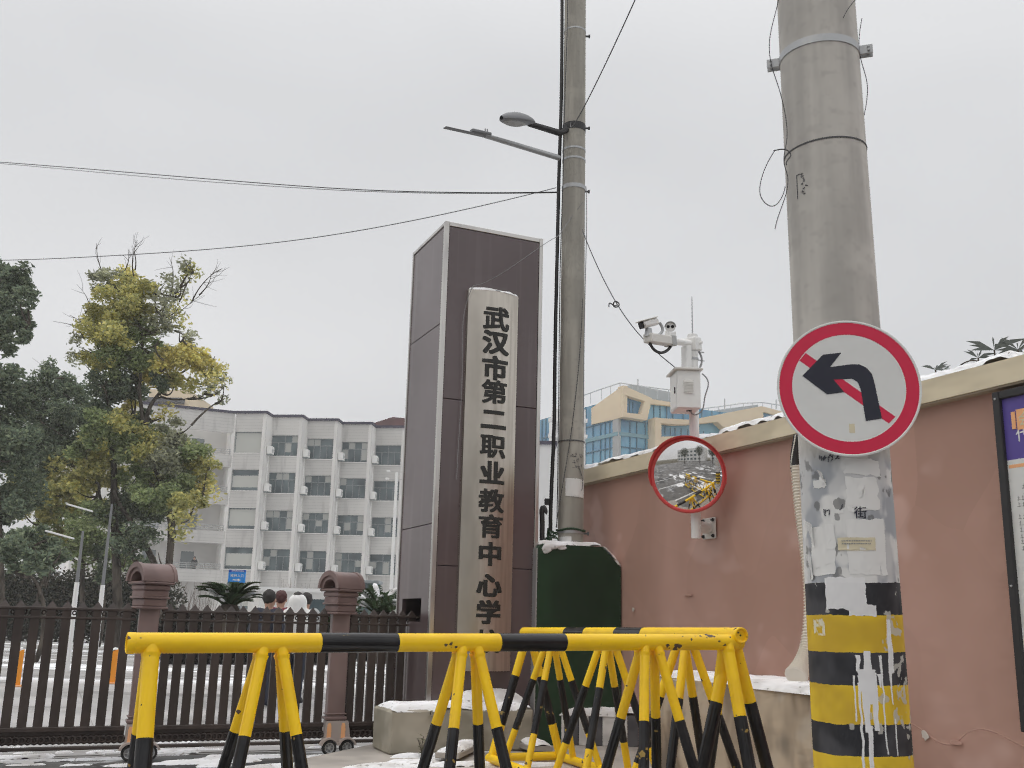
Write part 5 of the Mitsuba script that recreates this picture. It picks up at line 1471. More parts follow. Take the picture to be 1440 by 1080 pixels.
# curved yellow road marking
yl = [gnd(x, y) for x, y in ((440, 1068), (480, 1066.5), (505, 1067), (524, 1071), (538, 1077), (548, 1084))]
yc = spline(yl, 30)
tt_ = np.gradient(yc, axis=0)
tt_ /= np.linalg.norm(tt_, axis=1, keepdims=True)
nn_ = np.stack([-tt_[:, 1], tt_[:, 0], tt_[:, 2] * 0], 1)
vv = np.concatenate([yc + nn_ * 0.07 + Z * 0.004, yc - nn_ * 0.07 + Z * 0.004])
ff = [[i, i + 1, i + 31] for i in range(29)] + [[i, i + 31, i + 30] for i in range(29)]
part(road, 'yellow_marking', trimesh.Trimesh(vv, ff, process=False), 'm_line', False, 'worn curved yellow marking on the asphalt')
varied('m_line', (0.62, 0.47, 0.16), (0.32, 0.28, 0.2), (14, 14, 1), 0.7)
# weeds at the low block


def weed(px, py, n, h, label, seed):
    r = random.Random(seed)
    o = gnd(px, py, PZ)
    key = thing('weed', label, 'weed', 'weeds by the low concrete block')
    st, lv = [], []
    for k in range(n):
        a = r.uniform(0, 6.3)
        d = np.array([math.cos(a) * .35, math.sin(a) * .35, 1.0]) * h * r.uniform(.6, 1)
        p = [o, o + d * .5 + np.array([r.uniform(-.03, .03), r.uniform(-.03, .03), 0]), o + d]
        c = spline(p, 8)
        st.append(tube(c, 0.004, 4))
        for q in range(2, 8):
            for s in (0, 1):
                b = r.uniform(0, 6.3)
                e = np.array([math.cos(b), math.sin(b), r.uniform(-.3, .5)])
                e = nrm(e) * r.uniform(.03, .06)
                sd_ = nrm(np.cross(e, Z)) * 0.012
                lv.append((c[q], c[q] + e * .5 + sd_, c[q] + e, c[q] + e * .5 - sd_))
    part(key, 'stem', st, 'm_bark', True)
    v = np.array(lv).reshape(-1, 3)
    f = np.arange(len(v)).reshape(-1, 4)
    part(key, 'leaves', (v, f), 'm_weed', False, kind='stuff')


plain('m_weed', (0.075, 0.085, 0.03), 0.7)
weed(573, 1050, 7, 0.38, 'straggly green weed at the left end of the low block', 1)
weed(603, 1058, 5, 0.42, 'taller weed against the front of the low block', 2)
weed(593, 1066, 5, 0.22, 'short weed on the road edge before the low block', 3)
weed(1118, 1080, 4, 0.35, 'dry weed at the foot of the brown block', 4)
# ------------------------------------------------------------------ school yard: bollards, plants, people
for k, (px, py, lab) in enumerate(((20.5, 966, 'orange plastic bollard in the yard, leftmost behind the gate'), (155.5, 962, 'orange plastic bollard in the yard, just left of the first gate post'))):
    o = gnd(px, py)
    b = thing('bollard', lab, 'bollard', 'orange bollards in the yard')
    put(b, prism([(-0.085, 0.03), (0.085, 0.03), (0.075, 0.68), (-0.03, 0.62)][::1] if False else [(-0.085, 0.03), (0.085, 0.03), (0.085, 0.66), (-0.085, 0.58)], 0.09, np.stack([TD, Z, -SD], 1), o + SD * 0.045), 'm_orange', False)
    part(b, 'base', box((-0.12, -0.09, 0.0), (0.12, 0.09, 0.035), FT, o, 0.01), 'm_orange_pale', False)
    part(b, 'snow', heap(Polygon([(-0.085, -0.045), (0.085, -0.045), (0.085, 0.045), (-0.085, 0.045)]), 0.05, 0.015, k + 60, frame(TD * 0.17 + Z * 0.08, SD), o + Z * 0.622, 0.03), 'm_snow', True)


def leaf_mesh(C, E, S, colr):
    """Diamond leaves: centre C, axis E, side S (n x 3 each), one colour per leaf."""
    n = len(C)
    v = np.stack([C - E, C + S, C + E, C - S], 1).reshape(-1, 3)
    f = np.arange(4 * n).reshape(-1, 4)
    return (v, f), np.repeat(colr, 4, 0)


def put_leaves(key, C, size, colr, rs, name='crown', flat=0.6):
    n = len(C)
    e = rs.normal(size=(n, 3))
    e[:, 2] *= flat
    e /= np.linalg.norm(e, axis=1, keepdims=True)
    s = np.cross(e, rs.normal(size=(n, 3)))
    s /= np.linalg.norm(s, axis=1, keepdims=True)
    L = size * rs.uniform(0.6, 1.3, (n, 1))
    m, c = leaf_mesh(C, e * L, s * L * 0.5, colr)
    if name:
        k = num(key + '__' + name)
        labels[k] = {'kind': 'stuff'}
        put(k, m, 'm_leaf', False, color=c)
    return m, c


def cycad(px, py, Y, h, n, seed, label):
    r = np.random.RandomState(seed)
    o = at(px, py, Y)
    key = thing('cycad', label, 'cycad', 'cycads behind the gate')
    o0 = o.copy()
    part(key, 'trunk', lathe([(0.16, -0.6), (0.2, 0.0), (0.12, 0.12), (0, 0.14)], 14, None, o), 'm_bark', True)
    sn_ = []
    for k in range(n):
        a = k * 2.4 + r.uniform(-.2, .2)
        up = r.uniform(0.6, 1.3)
        d = np.array([math.cos(a), math.sin(a), 0])
        L = h * r.uniform(.85, 1.15)
        dr_ = .06 if seed == 1 else .24
        p = [o, o + d * L * .35 + Z * L * .5 * up, o + d * L * .75 + Z * L * .72 * up, o + d * L * 1.0 + Z * L * (.78 * up - dr_)]
        c = spline(p, 22)
        t = np.gradient(c, axis=0)
        t /= np.linalg.norm(t, axis=1, keepdims=True)
        lv = []
        for q in range(3, 22):
            sd_ = nrm(np.cross(t[q], Z))
            w = h * 0.2 * math.sin(math.pi * min(1, (q - 2) / 20.5)) ** .6
            for s in (-1, 1):
                for sub in (0, .5):
                    b = c[q] + t[q] * sub * L / 22
                    tip = b + sd_ * s * w + t[q] * w * .55 + Z * w * .12
                    lv.append((b - t[q] * .012, b + t[q] * .012, tip, tip - t[q] * .008))
        v = np.array(lv).reshape(-1, 3)
        f = np.arange(len(v)).reshape(-1, 4)
        g = r.uniform(.8, 1.2)
        cl = np.tile(np.array([[0.06, 0.09, 0.05]]) * g, (len(v), 1))
        st = tube(c, 0.012, 4)
        sv, sf = np.asarray(st.vertices), np.asarray(st.faces)
        m = trimesh.Trimesh(np.vstack([v, sv]), np.vstack([f[:, [0, 1, 2]], f[:, [0, 2, 3]], sf + len(v)]), process=False)
        fk = num(key + '__frond')
        put(fk, m, 'm_leaf', False, color=np.vstack([cl, np.tile([[0.06, 0.075, 0.035]], (len(sv), 1))]))
        if r.rand() < (.12 if seed == 1 else .4):
            w = c[8:18] + Z * 0.02
            sn_.append(tube(w, 0.035 * np.sin(np.linspace(0.2, 3.0, len(w))) + .008, 6))
    if sn_:
        part(key, 'snow', sn_, 'm_snow', True)


cycad(322, 860, 17.5, 0.50, 44, 1, 'large bushy cycad behind the gate below the blue sign')
cycad(535, 872, 15.0, 0.50, 28, 2, 'cycad with snow on its fronds between second gate post and pylon')
cycad(484, 884, 16.0, 0.36, 16, 3, 'low cycad half hidden by the second gate post')


def bush(name, label, boxes, n, colr, seed, size=0.05, group=None):
    """A trimmed or loose bush: leaves over ellipsoid shells, with a few stems."""
    rs = np.random.RandomState(seed)
    key = thing(name, label, 'bush' if name == 'bush' else 'hedge', group)
    C = []
    for (c, rad) in boxes:
        d = rs.normal(size=(n, 3))
        d /= np.linalg.norm(d, axis=1, keepdims=True)
        C.append(np.asarray(c) + d * np.asarray(rad) * (0.55 + 0.5 * rs.rand(n, 1)))
    C = np.vstack(C)
    C = C[C[:, 2] > 0.02]
    cl = np.array(colr)[rs.randint(0, len(colr), len(C))] * rs.uniform(.7, 1.3, (len(C), 1))
    put_leaves(key, C, size, cl, rs, 'foliage')
    st = []
    for (c, rad) in boxes:
        for _ in range(4):
            t = np.asarray(c) + rs.uniform(-.6, .6, 3) * np.asarray(rad)
            st.append(tube([np.array([c[0], c[1], 0.0]), (np.asarray(c) + t) / 2, t], 0.015, 4))
    part(key, 'stem', st, 'm_bark', True)


hb_ = []
for x in np.linspace(245, 470, 13):
    o = gnd(x, 935)
    hb_.append(((o[0], o[1] + 0.3, 0.68), (0.8, 0.5, 0.66)))
bush('hedge', 'dark clipped hedge close behind the middle gate panel', hb_, 1500, [(0.028, 0.034, 0.024), (0.04, 0.034, 0.03), (0.03, 0.026, 0.024)], 2, 0.13)
hb_ = []
for x in np.linspace(500, 590, 5):
    o = gnd(x, 930)
    hb_.append(((o[0], o[1] + 0.4, 0.6), (0.7, 0.5, 0.62)))
bush('hedge', 'dark hedge behind the gate between second post and pylon', hb_, 1200, [(0.028, 0.034, 0.024), (0.035, 0.034, 0.03)], 3, 0.13)


def person(label, px, ytop, Y, hair, jacket, trousers, yaw, seed, hood=False, height=None, pose=None, z0=0.0):
    """One person: a continuous body, with hair and clothes on it. yaw = direction the face looks, degrees."""
    top = at(px, ytop, Y)
    H = top[2] - z0
    o = np.array([top[0], top[1], z0])
    s = H / 1.75
    c, q = math.cos(math.radians(yaw)), math.sin(math.radians(yaw))
    R = np.array([[c, -q, 0], [q, c, 0], [0, 0, 1]])
    J = {'head': (0.02, 0, 1.60, .095), 'chin': (0.055, 0, 1.53, .06), 'neck': (0, 0, 1.46, .055), 'chest': (0, 0, 1.28, .13), 'shl': (0, .17, 1.38, .06), 'shr': (0, -.17, 1.38, .06),
         'waist': (0, 0, 1.05, .12), 'hip': (0, 0, .92, .135), 'el': (-.03, .25, 1.12, .045), 'er': (-.03, -.25, 1.12, .045), 'wl': (.10, .24, .92, .034), 'wr': (.10, -.24, .92, .034), 'hl': (.14, .235, .84, .032), 'hr': (.14, -.235, .84, .032),
         'kl': (.03, .10, .50, .06), 'kr': (.0, -.10, .50, .06), 'al': (0, .11, .09, .042), 'ar': (-.05, -.11, .09, .042), 'tl': (.13, .12, .035, .032), 'tr': (.08, -.12, .035, .032), 'hpl': (0, .085, .90, .09), 'hpr': (0, -.085, .90, .09)}
    bones = [('head', 'chin'), ('head', 'neck'), ('neck', 'chest'), ('chest', 'shl'), ('chest', 'shr'), ('chest', 'waist'), ('waist', 'hip'), ('shl', 'el'), ('shr', 'er'), ('el', 'wl'), ('er', 'wr'), ('wl', 'hl'), ('wr', 'hr'),
             ('hip', 'hpl'), ('hip', 'hpr'), ('hpl', 'kl'), ('hpr', 'kr'), ('kl', 'al'), ('kr', 'ar'), ('al', 'tl'), ('ar', 'tr')]

    def body(bs, grow, cut=None):
        man = None
        for a, b in bs:
            sph = [m3.Manifold.sphere((J[x][3] + grow) * s, 16).translate([v * s for v in J[x][:3]]) for x in (a, b)]
            h = m3.Manifold.batch_hull(sph)
            man = h if man is None else man + h
        me = man.refine_to_length(0.05 * s).to_mesh()
        t = trimesh.Trimesh(me.vert_properties[:, :3], me.tri_verts)
        trimesh.smoothing.filter_taubin(t, iterations=6)
        return xf(t, R, o)

    key = thing('person', label, 'person', None)
    bm = body(bones, 0.0)
    fing = []
    put(key, bm, 'm_skin', True)
    part(key, 'jacket', body([b for b in bones if b[0] in ('neck', 'chest', 'waist', 'shl', 'shr', 'el', 'er') and b[1] != 'hl'][:0] + [('chest', 'shl'), ('chest', 'shr'), ('chest', 'waist'), ('waist', 'hip'), ('shl', 'el'), ('shr', 'er'), ('el', 'wl'), ('er', 'wr')], 0.035), jacket, True)
    part(key, 'trousers', body([('hip', 'hpl'), ('hip', 'hpr'), ('hpl', 'kl'), ('hpr', 'kr'), ('kl', 'al'), ('kr', 'ar')], 0.022), trousers, True)
    part(key, 'shoe', body([('al', 'tl')], 0.016), 'm_dark', True)
    part(key, 'shoe', body([('ar', 'tr')], 0.016), 'm_dark', True)
    hm = blob((-0.012 * s, 0, 1.635 * s), (.108 * s, .105 * s, .118 * s), 3, seed, 0.12, 3)
    hm = hm.slice_plane([0.045 * s, 0, 1.60 * s], nrm(np.array([-0.9, 0, 0.75])))
    part(key, 'hair', xf(hm, R, o), hair, True)
    if hood:
        J['head'] = (-0.01, 0, 1.58, .125)
        J['neck'] = (-0.03, 0, 1.42, .12)
        part(key, 'hood', body([('head', 'neck'), ('neck', 'shl'), ('neck', 'shr')], 0.03), jacket, True)
    nose = xf(join([blob((.112 * s, 0, 1.575 * s), (.014 * s, .012 * s, .022 * s), 1, 0, 0), blob((.02 * s, .095 * s, 1.58 * s), (.02 * s, .012 * s, .03 * s), 1, 0, 0), blob((.02 * s, -.095 * s, 1.58 * s), (.02 * s, .012 * s, .03 * s), 1, 0, 0)]), R, o)
    part(key, 'nose_and_ears', nose, 'm_skin', True)
    return key


person('person with short black hair and dark jacket, leftmost of the group behind the gate', 380, 829, 16.2, 'm_hair_black', 'm_navy', 'm_navy', 70, 1)
person('person with reddish dark hair and maroon top, second from left behind the gate', 396.5, 829.5, 18.4, 'm_hair_red', 'm_maroon', 'm_navy', 60, 2) if False else None
person('person with reddish dark hair seen from behind, between black haired person and white coat', 396, 830, 18.6, 'm_hair_red', 'm_maroon', 'm_navy', 95, 2)
person('person in a hooded white coat seen from behind, behind the gate', 420, 832.5, 17.0, 'm_hair_black', 'm_white_cloth', 'm_navy', 80, 3, hood=True)
person('person with dark hair half hidden beside the white hooded coat', 431.5, 833, 19.0, 'm_hair_black', 'm_grey_far', 'm_navy', 120, 4)
plain('m_white_cloth', (0.80, 0.80, 0.79), 0.9)

# ------------------------------------------------------------------ the school building
SB = math.radians(24.7)
BD = np.array([math.cos(SB), math.sin(SB), 0])
O_ = at(331, 640, 90.0) * np.array([1, 1, 0])
FDir = nrm(np.array([math.cos(math.radians(-7)), math.sin(math.radians(-7)), 0]))
FNb = np.cross(FDir, Z)                               # out of the bay faces, towards the gate
pitch = 3.27
Lf = 2.83
sch = thing('school_building', 'five storey pale grey school block with sawtooth bays behind the gate', 'building')


def zrow(py, px=334):
    return zof(*(O_)[:2], py)


row_t = [607.2, 660.2, 714.2, 769.2]
row_s = [636.5, 689.5, 743.5, 800.0]
zt_ = [zrow(y) for y in row_t]
zs__ = [zrow(y) for y in row_s]
dz = (zt_[0] - zt_[3]) / 3
zt_.append(zt_[3] - dz)
zs__.append(zs__[3] - dz)
zroof = zrow(581.5)
plain('m_blind', (0.40, 0.41, 0.39), 0.8)
r = random.Random(77)
FBay = np.stack([FDir, Z, FNb], 1)
wall_parts, roof_parts, nb = [], [], 8
bay_o = [O_ + BD * pitch * k - FDir * 0.25 for k in range(nb)]
for k in range(nb):
    o = bay_o[k]
    x0, x1 = 0.07, 2.55                                 # window opening in the bay
    wf = [Polygon([(0, 0), (Lf, 0), (Lf, zroof), (0, zroof)], [[(x0, zs__[j]), (x1, zs__[j]), (x1, zt_[j]), (x0, zt_[j])] for j in range(5)])]
    part(sch, 'bay_wall', prism(wf[0], 0.25, FBay, o, -0.25), 'm_facade', False)
    q0 = o + FDir * Lf
    q1 = (bay_o[k + 1] if k + 1 < nb else o + BD * pitch)
    dd = q1 - q0
    Ln = np.linalg.norm(dd)
    dn = dd / Ln
    part(sch, 'return_wall', box((0, 0.0, 0), (Ln + 0.2, 0.25, zroof - 0.01), np.stack([dn, np.cross(Z, dn), Z], 1), q0 - np.cross(Z, dn) * 0.004), 'm_facade_plain', False)
    # projecting pilaster at the bay's left edge and right edge
    part(sch, 'pilaster', [box((Lf - 0.26, 0, 0.0), (Lf + 0.004, zroof - 0.3, 0.07), FBay, o), box((-0.3, 0, 0.0), (0.04, zroof - 0.3, 0.05), FBay, o)], 'm_facade_plain', False)
    part(sch, 'roof_edge', [box((-0.1, zroof, -0.3), (Lf + 0.12, zroof + 0.22, 0.14), FBay, o), box((0, -0.12, zroof), (Ln, 0.3, zroof + 0.215), np.stack([dn, np.cross(Z, dn), Z], 1), q0)], 'm_roof_edge', False)
    for j in range(5):
        w = part(sch, 'window', box((x0, zs__[j], -0.20), (x1, zt_[j], -0.18), FBay, o), 'm_winglass', False)
        hgt = zt_[j] - zs__[j]
        ft = 0.035
        bars = [box((x0, zs__[j], -0.178), (x0 + ft, zt_[j], -0.11), FBay, o), box((x1 - ft, zs__[j], -0.178), (x1, zt_[j], -0.11), FBay, o), box((x0 + ft, zt_[j] - ft, -0.178), (x1 - ft, zt_[j], -0.112), FBay, o), box((x0 + ft, zs__[j], -0.178), (x1 - ft, zs__[j] + ft, -0.112), FBay, o)]
        zm = zs__[j] + hgt * 0.64
        if k > 0:
            bars.append(box((x0 + ft, zm, -0.178), (x1 - ft, zm + 0.05, -0.114), FBay, o))
            for fx in (0.25, 0.5, 0.75):
                bars.append(box((x0 + (x1 - x0) * fx - 0.022, zs__[j] + ft, -0.178), (x0 + (x1 - x0) * fx + 0.022, zm, -0.118 - 0.001 * (fx * 4)), FBay, o))
            bars.append(box((x0 + (x1 - x0) * 0.5 - 0.022, zm + 0.05, -0.178), (x0 + (x1 - x0) * 0.5 + 0.022, zt_[j] - ft, -0.12), FBay, o))
        fk = num(w + '__frame')
        put(fk, bars, 'm_frame', False)
        cu = []
        if k == 0 and j > 0:
            cu.append(box((x0 + 0.05, zs__[j] + hgt * 0.16, -0.179), (x1 - 0.05, zs__[j] + hgt * (0.95 if j == 2 else 0.72), -0.176), FBay, o))
        elif k == 0:
            cu.append(box((x0 + 0.05, zs__[j] + 0.05, -0.179), (x1 - 0.05, zt_[j] - 0.05, -0.1775), FBay, o))
        else:
            for q in range(4):
                xa = x0 + (x1 - x0) * q / 4 + 0.03
                xb = xa + (x1 - x0) / 4 - 0.06
                if r.random() < 0.22:
                    cu.append(box((xa, zs__[j] + hgt * r.uniform(0.05, 0.35), -0.179), (xb, zm - 0.02, -0.176), FBay, o))
                if r.random() < 0.25:
                    cu.append(box((xa, zm + 0.06, -0.179), (xb, zt_[j] - 0.05, -0.1765), FBay, o))
        for cm in cu:
            put(num(w + '__blind'), cm, 'm_curtain' if k == 0 else 'm_blind', False)
        sk = num(w + '__sill')
        put(sk, box((x0 - 0.05, zs__[j] - 0.09, 0.0), (x1 + 0.05, zs__[j] - 0.003, 0.06), FBay, o), 'm_facade_plain', False)
        if k > 0 and j < 5:
            pq0 = bay_o[k - 1] + FDir * Lf
            pdn = o - pq0
            pL = np.linalg.norm(pdn)
            pdn = pdn / pL
            FA = np.stack([pdn, Z, -np.cross(Z, pdn)], 1)
            za = zs__[j] + 0.02
            ac = part(sch, 'air_conditioner', box((pL * 0.36, za, 0.05), (pL * 0.36 + 0.75, za + 0.70, 0.52), FA, pq0, 0.03), 'm_ac', False)
            gk_ = num(ac + '__grille')
            put(gk_, lathe([(0.0, 0.526), (0.2, 0.526), (0.21, 0.52)], 16, FA, pq0 + pdn * (pL * 0.36 + 0.33) + Z * (za + 0.31)), 'm_grey_far', 40)
            kk = num(ac + '__bracket')
            put(kk, box((pL * 0.36 + 0.05, za - 0.06, 0.0), (pL * 0.36 + 0.70, za - 0.005, 0.5), FA, pq0), 'm_frame', False)
    if k > 0:
        part(sch, 'drain_pipe', cyl(o + FDir * 0.06 + FNb * 0.55, o + FDir * 0.06 + FNb * 0.55 + Z * (zt_[0] - 0.6), 0.05, 8), 'm_ac', 40)
# depth behind the bays: the block's body, top and its dark red roof house
BF = np.stack([BD, np.cross(Z, BD), Z], 1)
part(sch, 'body', box((-12.5, 2.6, 0), (pitch * nb, 14, zroof - 0.2), BF, O_), 'm_facade_plain', False)
part(sch, 'roof_house', prism([(at(509, 600, 96)[0], at(509, 600, 96)[1])] and [(0, 0), (16, 0), (16, 2.3), (3.2, 2.35), (0, 1.0)], 6.0, np.stack([BD, Z, -np.cross(Z, BD)], 1), np.array([at(508, 600, 99)[0], at(508, 600, 99)[1], zroof - 0.3]) + np.cross(Z, BD) * 6), 'm_roof_red', False, 'dark red roof house on top of the school block')
# open galleries at the left end
gal_o = bay_o[0] - BD * 0.05
gl = 9.5


def gz_(py):
    return zof(*(gal_o - BD * 1.5)[:2], py)


FG = np.stack([-BD, np.cross(Z, -BD) * 1.0, Z], 1)     # u runs to the left
inw = np.cross(Z, BD)
FG = np.stack([-BD, inw, Z], 1)
part(sch, 'gallery_wall', box((0, 2.2, 0), (gl, 2.5, zroof - 0.4), FG, gal_o), 'm_facade_plain', False)
zlev = [zrow(y) for y in (650.0, 703.0, 757.5, 812)]
part(sch, 'gallery_parapet', box((0.02, 0.0, zrow(609)), (gl, 0.25, zroof - 0.02), FG, gal_o), 'm_facade', False)
part(sch, 'roof_edge', box((0.0, -0.12, zroof - 0.02), (gl, 0.35, zroof + 0.2), FG, gal_o), 'm_roof_edge', False)
for j, z in enumerate(zlev):
    part(sch, 'gallery_slab', box((0.02, 0.0, z - 0.15), (gl, 2.2, z + 0.02), FG, gal_o), 'm_facade_plain', False)
    part(sch, 'gallery_parapet', box((0.03, -0.03, z - 0.45), (gl, 0.18, z + 0.62), FG, gal_o), 'm_facade', False)
    rl = [cyl(gal_o - BD * 0.05 + Z * (z + h) + inw * 0.07, gal_o - BD * gl + Z * (z + h) + inw * 0.07, 0.028, 6) for h in (0.78, 0.95, 1.12)]
    rl += [cyl(gal_o - BD * u + Z * (z + 0.6) + inw * 0.07, gal_o - BD * u + Z * (z + 1.12) + inw * 0.07, 0.028, 6) for u in np.arange(0.2, gl, 1.4)]
    part(sch, 'gallery_railing', rl, 'm_grey_far', 40)
    for u in (2.2, 5.4):
        part(sch, 'gallery_door', box((u, 2.16, z + 0.05), (u + 1.1, 2.198, z + 2.2), FG, gal_o), 'm_frame', False)
part(sch, 'gallery_end', box((0.0, 0.25, 0), (0.25, 2.2, zroof - 0.5), FG, gal_o), 'm_facade_plain', False)
# person standing on the lowest gallery
gp = gal_o - BD * 2.3 + inw * 0.75
zz = zlev[3] + 0.02
hpx = None


def person_at(label, P, H, *a, **k):
    """Places a person by its feet."""
    global at
    keep = at
    at = lambda px, py, Y: np.array([P[0], P[1], P[2] + H])
    try:
        return person(label, 0, 0, 0, *a, z0=P[2], **k)
    finally:
        at = keep


person_at('dark dressed person leaning on the lowest gallery of the school block', np.array([gp[0], gp[1], zz]), 1.7, 'm_hair_black', 'm_dark', 'm_dark', -100, 9)
# blue entrance sign in front of the school
bs0 = at(333, 811, 40)
bsn = thing('entrance_sign', 'blue sign with white lettering and arrow before the school block', 'sign')
sm = mpp(bs0)
sw, sh = 24.0 * sm, 19 * sm
FSg = np.stack([np.array([1.0, 0, 0]), Z, np.array([0, -1.0, 0])], 1)
put(bsn, box((-sw / 2, -sh / 2, -0.05), (sw / 2, sh / 2, 0), FSg, bs0), 'm_blue', False)
part(bsn, 'top_band', box((-sw / 2, sh * 0.34, 0.001), (sw / 2, sh / 2, 0.006), FSg, bs0), 'm_blue_dark', False)
part(bsn, 'small_line', box((-sw * 0.33, sh * 0.40, 0.007), (sw * 0.4, sh * 0.445, 0.010), FSg, bs0), 'm_white', False)
part(bsn, 'lettering', [prism(affinity.translate(glyph(c, sw * 0.19), sw * (-0.28 + 0.2 * k), sh * 0.08), 0.006, FSg, bs0, 0.001) for k, c in enumerate('接种入口')], 'm_white', False)
part(bsn, 'arrow', prism(Polygon([(-0.22 * sw, -0.2 * sh), (0.08 * sw, -0.2 * sh), (0.08 * sw, -0.13 * sh), (0.25 * sw, -0.24 * sh), (0.08 * sw, -0.35 * sh), (0.08 * sw, -0.27 * sh), (-0.22 * sw, -0.27 * sh)]), 0.006, FSg, bs0, 0.001), 'm_white', False)
part(bsn, 'post', [cyl(bs0 + np.array([s * sw * 0.35, 0.08, -bs0[2]]), bs0 + np.array([s * sw * 0.35, 0.08, 0.2]), 0.03, 8) for s in (-1, 1)], 'm_galv', 40)

# white lamp posts in the yard
lp_ = thing('lamp_post', 'tall white lamp post with two pairs of arms before the school block', 'lamp post')
b0 = at(549, 850, 60)
b0[2] = 0
t0 = np.array([b0[0], b0[1], zof(b0[0], b0[1], 664)])
put(lp_, tube([b0, t0], [0.115, 0.085], 12), 'm_white', 40)
for zz, w in ((0.0, 0.5), (-0.45, 0.55)):
    part(lp_, 'arm', tube([t0 + np.array([-w, 0, zz + 0.03]), t0 + Z * zz, t0 + np.array([w, 0, zz + 0.03])], 0.02, 6), 'm_grey_far', True)
    for s in (-1, 1):
        part(lp_, 'floodlight', box((-0.12, -0.08, -0.05), (0.12, 0.08, 0.05), None, t0 + np.array([s * w, 0, zz + 0.05]), 0.02), 'm_white', False)
for k, (px, pyb, pyt, hx, hy, Y, lab) in enumerate(((104, 855, 793, 84, 752, 24, 'white lamp post with slanted flat head under the trees, left one'), (141, 855, 790, 112, 714, 26, 'white lamp post with slanted flat head under the trees, right one'))):
    q = at(px, pyb, Y)
    q[2] = 0
    zt2 = at(hx, hy - 6, Y)[2]
    q_top = np.array([q[0], q[1], zt2])
    L_ = thing('lamp_post', lab, 'lamp post')
    put(L_, tube([q, q + Z * 2.0], [0.065, 0.055], 10), 'm_white', 40)
    part(L_, 'pole', tube([q + Z * 2.0, q_top], [0.042, 0.026], 10), 'm_lamp', 40)
    part(L_, 'head', box((-0.32, -0.1, -0.02), (0.32, 0.1, 0.02), frame(np.array([0.95, 0.1, -0.24])), at(hx, hy, Y), 0.008), 'm_white', False)

# small green kiosk, low walls and rail before the school
ko = at(515, 852, 42) * np.array([1, 1, 0])
kio = thing('kiosk', 'small green glazed kiosk behind the second gate post', 'kiosk')
kzt = zof(ko[0], ko[1], 816)
put(kio, box((-0.38, -0.0, 0), (0.38, 1.2, kzt - 0.12), None, ko), 'm_winglass', False)
part(kio, 'roof', box((-0.46, -0.1, kzt - 0.12), (0.46, 1.3, kzt), None, ko, 0.02), 'm_frame', False)
part(kio, 'mullion', [box((x - 0.025, -0.03, 0), (x + 0.025, 0.0, kzt - 0.125), None, ko) for x in (-0.36, -0.12, 0.12, 0.36)], 'm_kgreen', False)
part(kio, 'base_panel', box((-0.39, -0.02, 0), (0.39, -0.002, 0.9), None, ko), 'm_kgreen', False)
plain('m_kgreen', (0.10, 0.16, 0.13), 0.6)
a, b = at(366, 827, 45), at(480, 829, 48)
lw = thing('low_building', 'low pale building with a flat white roof edge behind the people', 'building')
zl0 = a[2]
put(lw, box((0, 0, 0), (3.9, 2.5, zl0 - 0.1), BF, np.array([a[0], a[1], 0])), 'm_facade_plain', False)
part(lw, 'roof', box((-0.15, -0.15, zl0 - 0.1), (4.0, 2.6, zl0 + 0.05), BF, np.array([a[0], a[1], 0])), 'm_white', False)
part(lw, 'window', box((2.0, -0.02, 0.9), (3.6, 0.02, zl0 - 0.4), BF, np.array([a[0], a[1], 0])), 'm_winglass', False)
a, b = at(502, 833, 30), at(560, 834, 31)
rl = thing('handrail', 'white metal handrail behind the gate near the pylon', 'railing')
put(rl, [tube([a, b], 0.028, 8), tube([a - Z * 0.35, b - Z * 0.35], 0.022, 8)] + [tube([a * (1 - t) + b * t, (a * (1 - t) + b * t) * np.array([1, 1, 0])], 0.024, 8) for t in (0.02, 0.5, 0.98)], 'm_white', 40)
# building parts seen past the pylon, right of the tower
ob = thing('far_building', 'pale building with projecting ledges seen between pylon and middle pole', 'building')
o = at(766, 660, 60) * np.array([1, 1, 0])
z_t, z_m = zof(o[0], o[1], 625), zof(o[0], o[1], 575)
put(ob, box((-1.6, 0, 0), (0.62, 6, z_t), None, o), 'm_white_far', False)
part(ob, 'roof_edge', box((-1.6, -0.12, z_t), (0.72, 6, z_t + 0.2), None, o), 'm_roof_edge', False)
plain('m_white_far', (0.66, 0.66, 0.66), 0.85)
o2 = at(776, 640, 75) * np.array([1, 1, 0])
part(ob, 'tower', box((0.0, 0, 0), (2.5, 6, zof(o2[0], o2[1], 575)), None, o2), 'm_white_far', False)
for y in (590, 612):
    part(ob, 'ledge', box((-0.3, -0.6, zof(o2[0], o2[1], y + 4)), (2.6, 0, zof(o2[0], o2[1], y)), None, o2), 'm_white', False)
fb = thing('far_building', 'beige building top showing behind the yellow tree', 'building')
o = at(240, 600, 120) * np.array([1, 1, 0])
put(fb, box((-3, 0, 0), (1.9, 10, zof(o[0], o[1], 548)), None, o), 'm_beige', False)
part(fb, 'cornice', box((-3.2, -1.2, zof(o[0], o[1], 568)), (1.4, 0, zof(o[0], o[1], 562)), None, o), 'm_kerb_grey', False)
# ------------------------------------------------------------------ glazed beige building at the right
GY = 115.0
K_ = at(869.5, 610, GY) * np.array([1, 1, 0])
RD = nrm(np.array([0.90, 0.436, 0]))                  # right face
LD = nrm(np.array([-0.52, 0.854, 0]))                 # left face
RN, LN = np.cross(RD, Z), -np.cross(LD, Z)
gb = thing('office_building', 'modern office block with blue glazing and beige angular frames behind the wall', 'building')


def rf(px, py, out=0.0):
    q = hit(px, py, K_ + RN * out, RN) - K_
    return (q @ RD, q[2])


def lf(px, py, out=0.0):
    q = hit(px, py, K_ + LN * out, LN) - K_
    return (q @ LD, q[2])


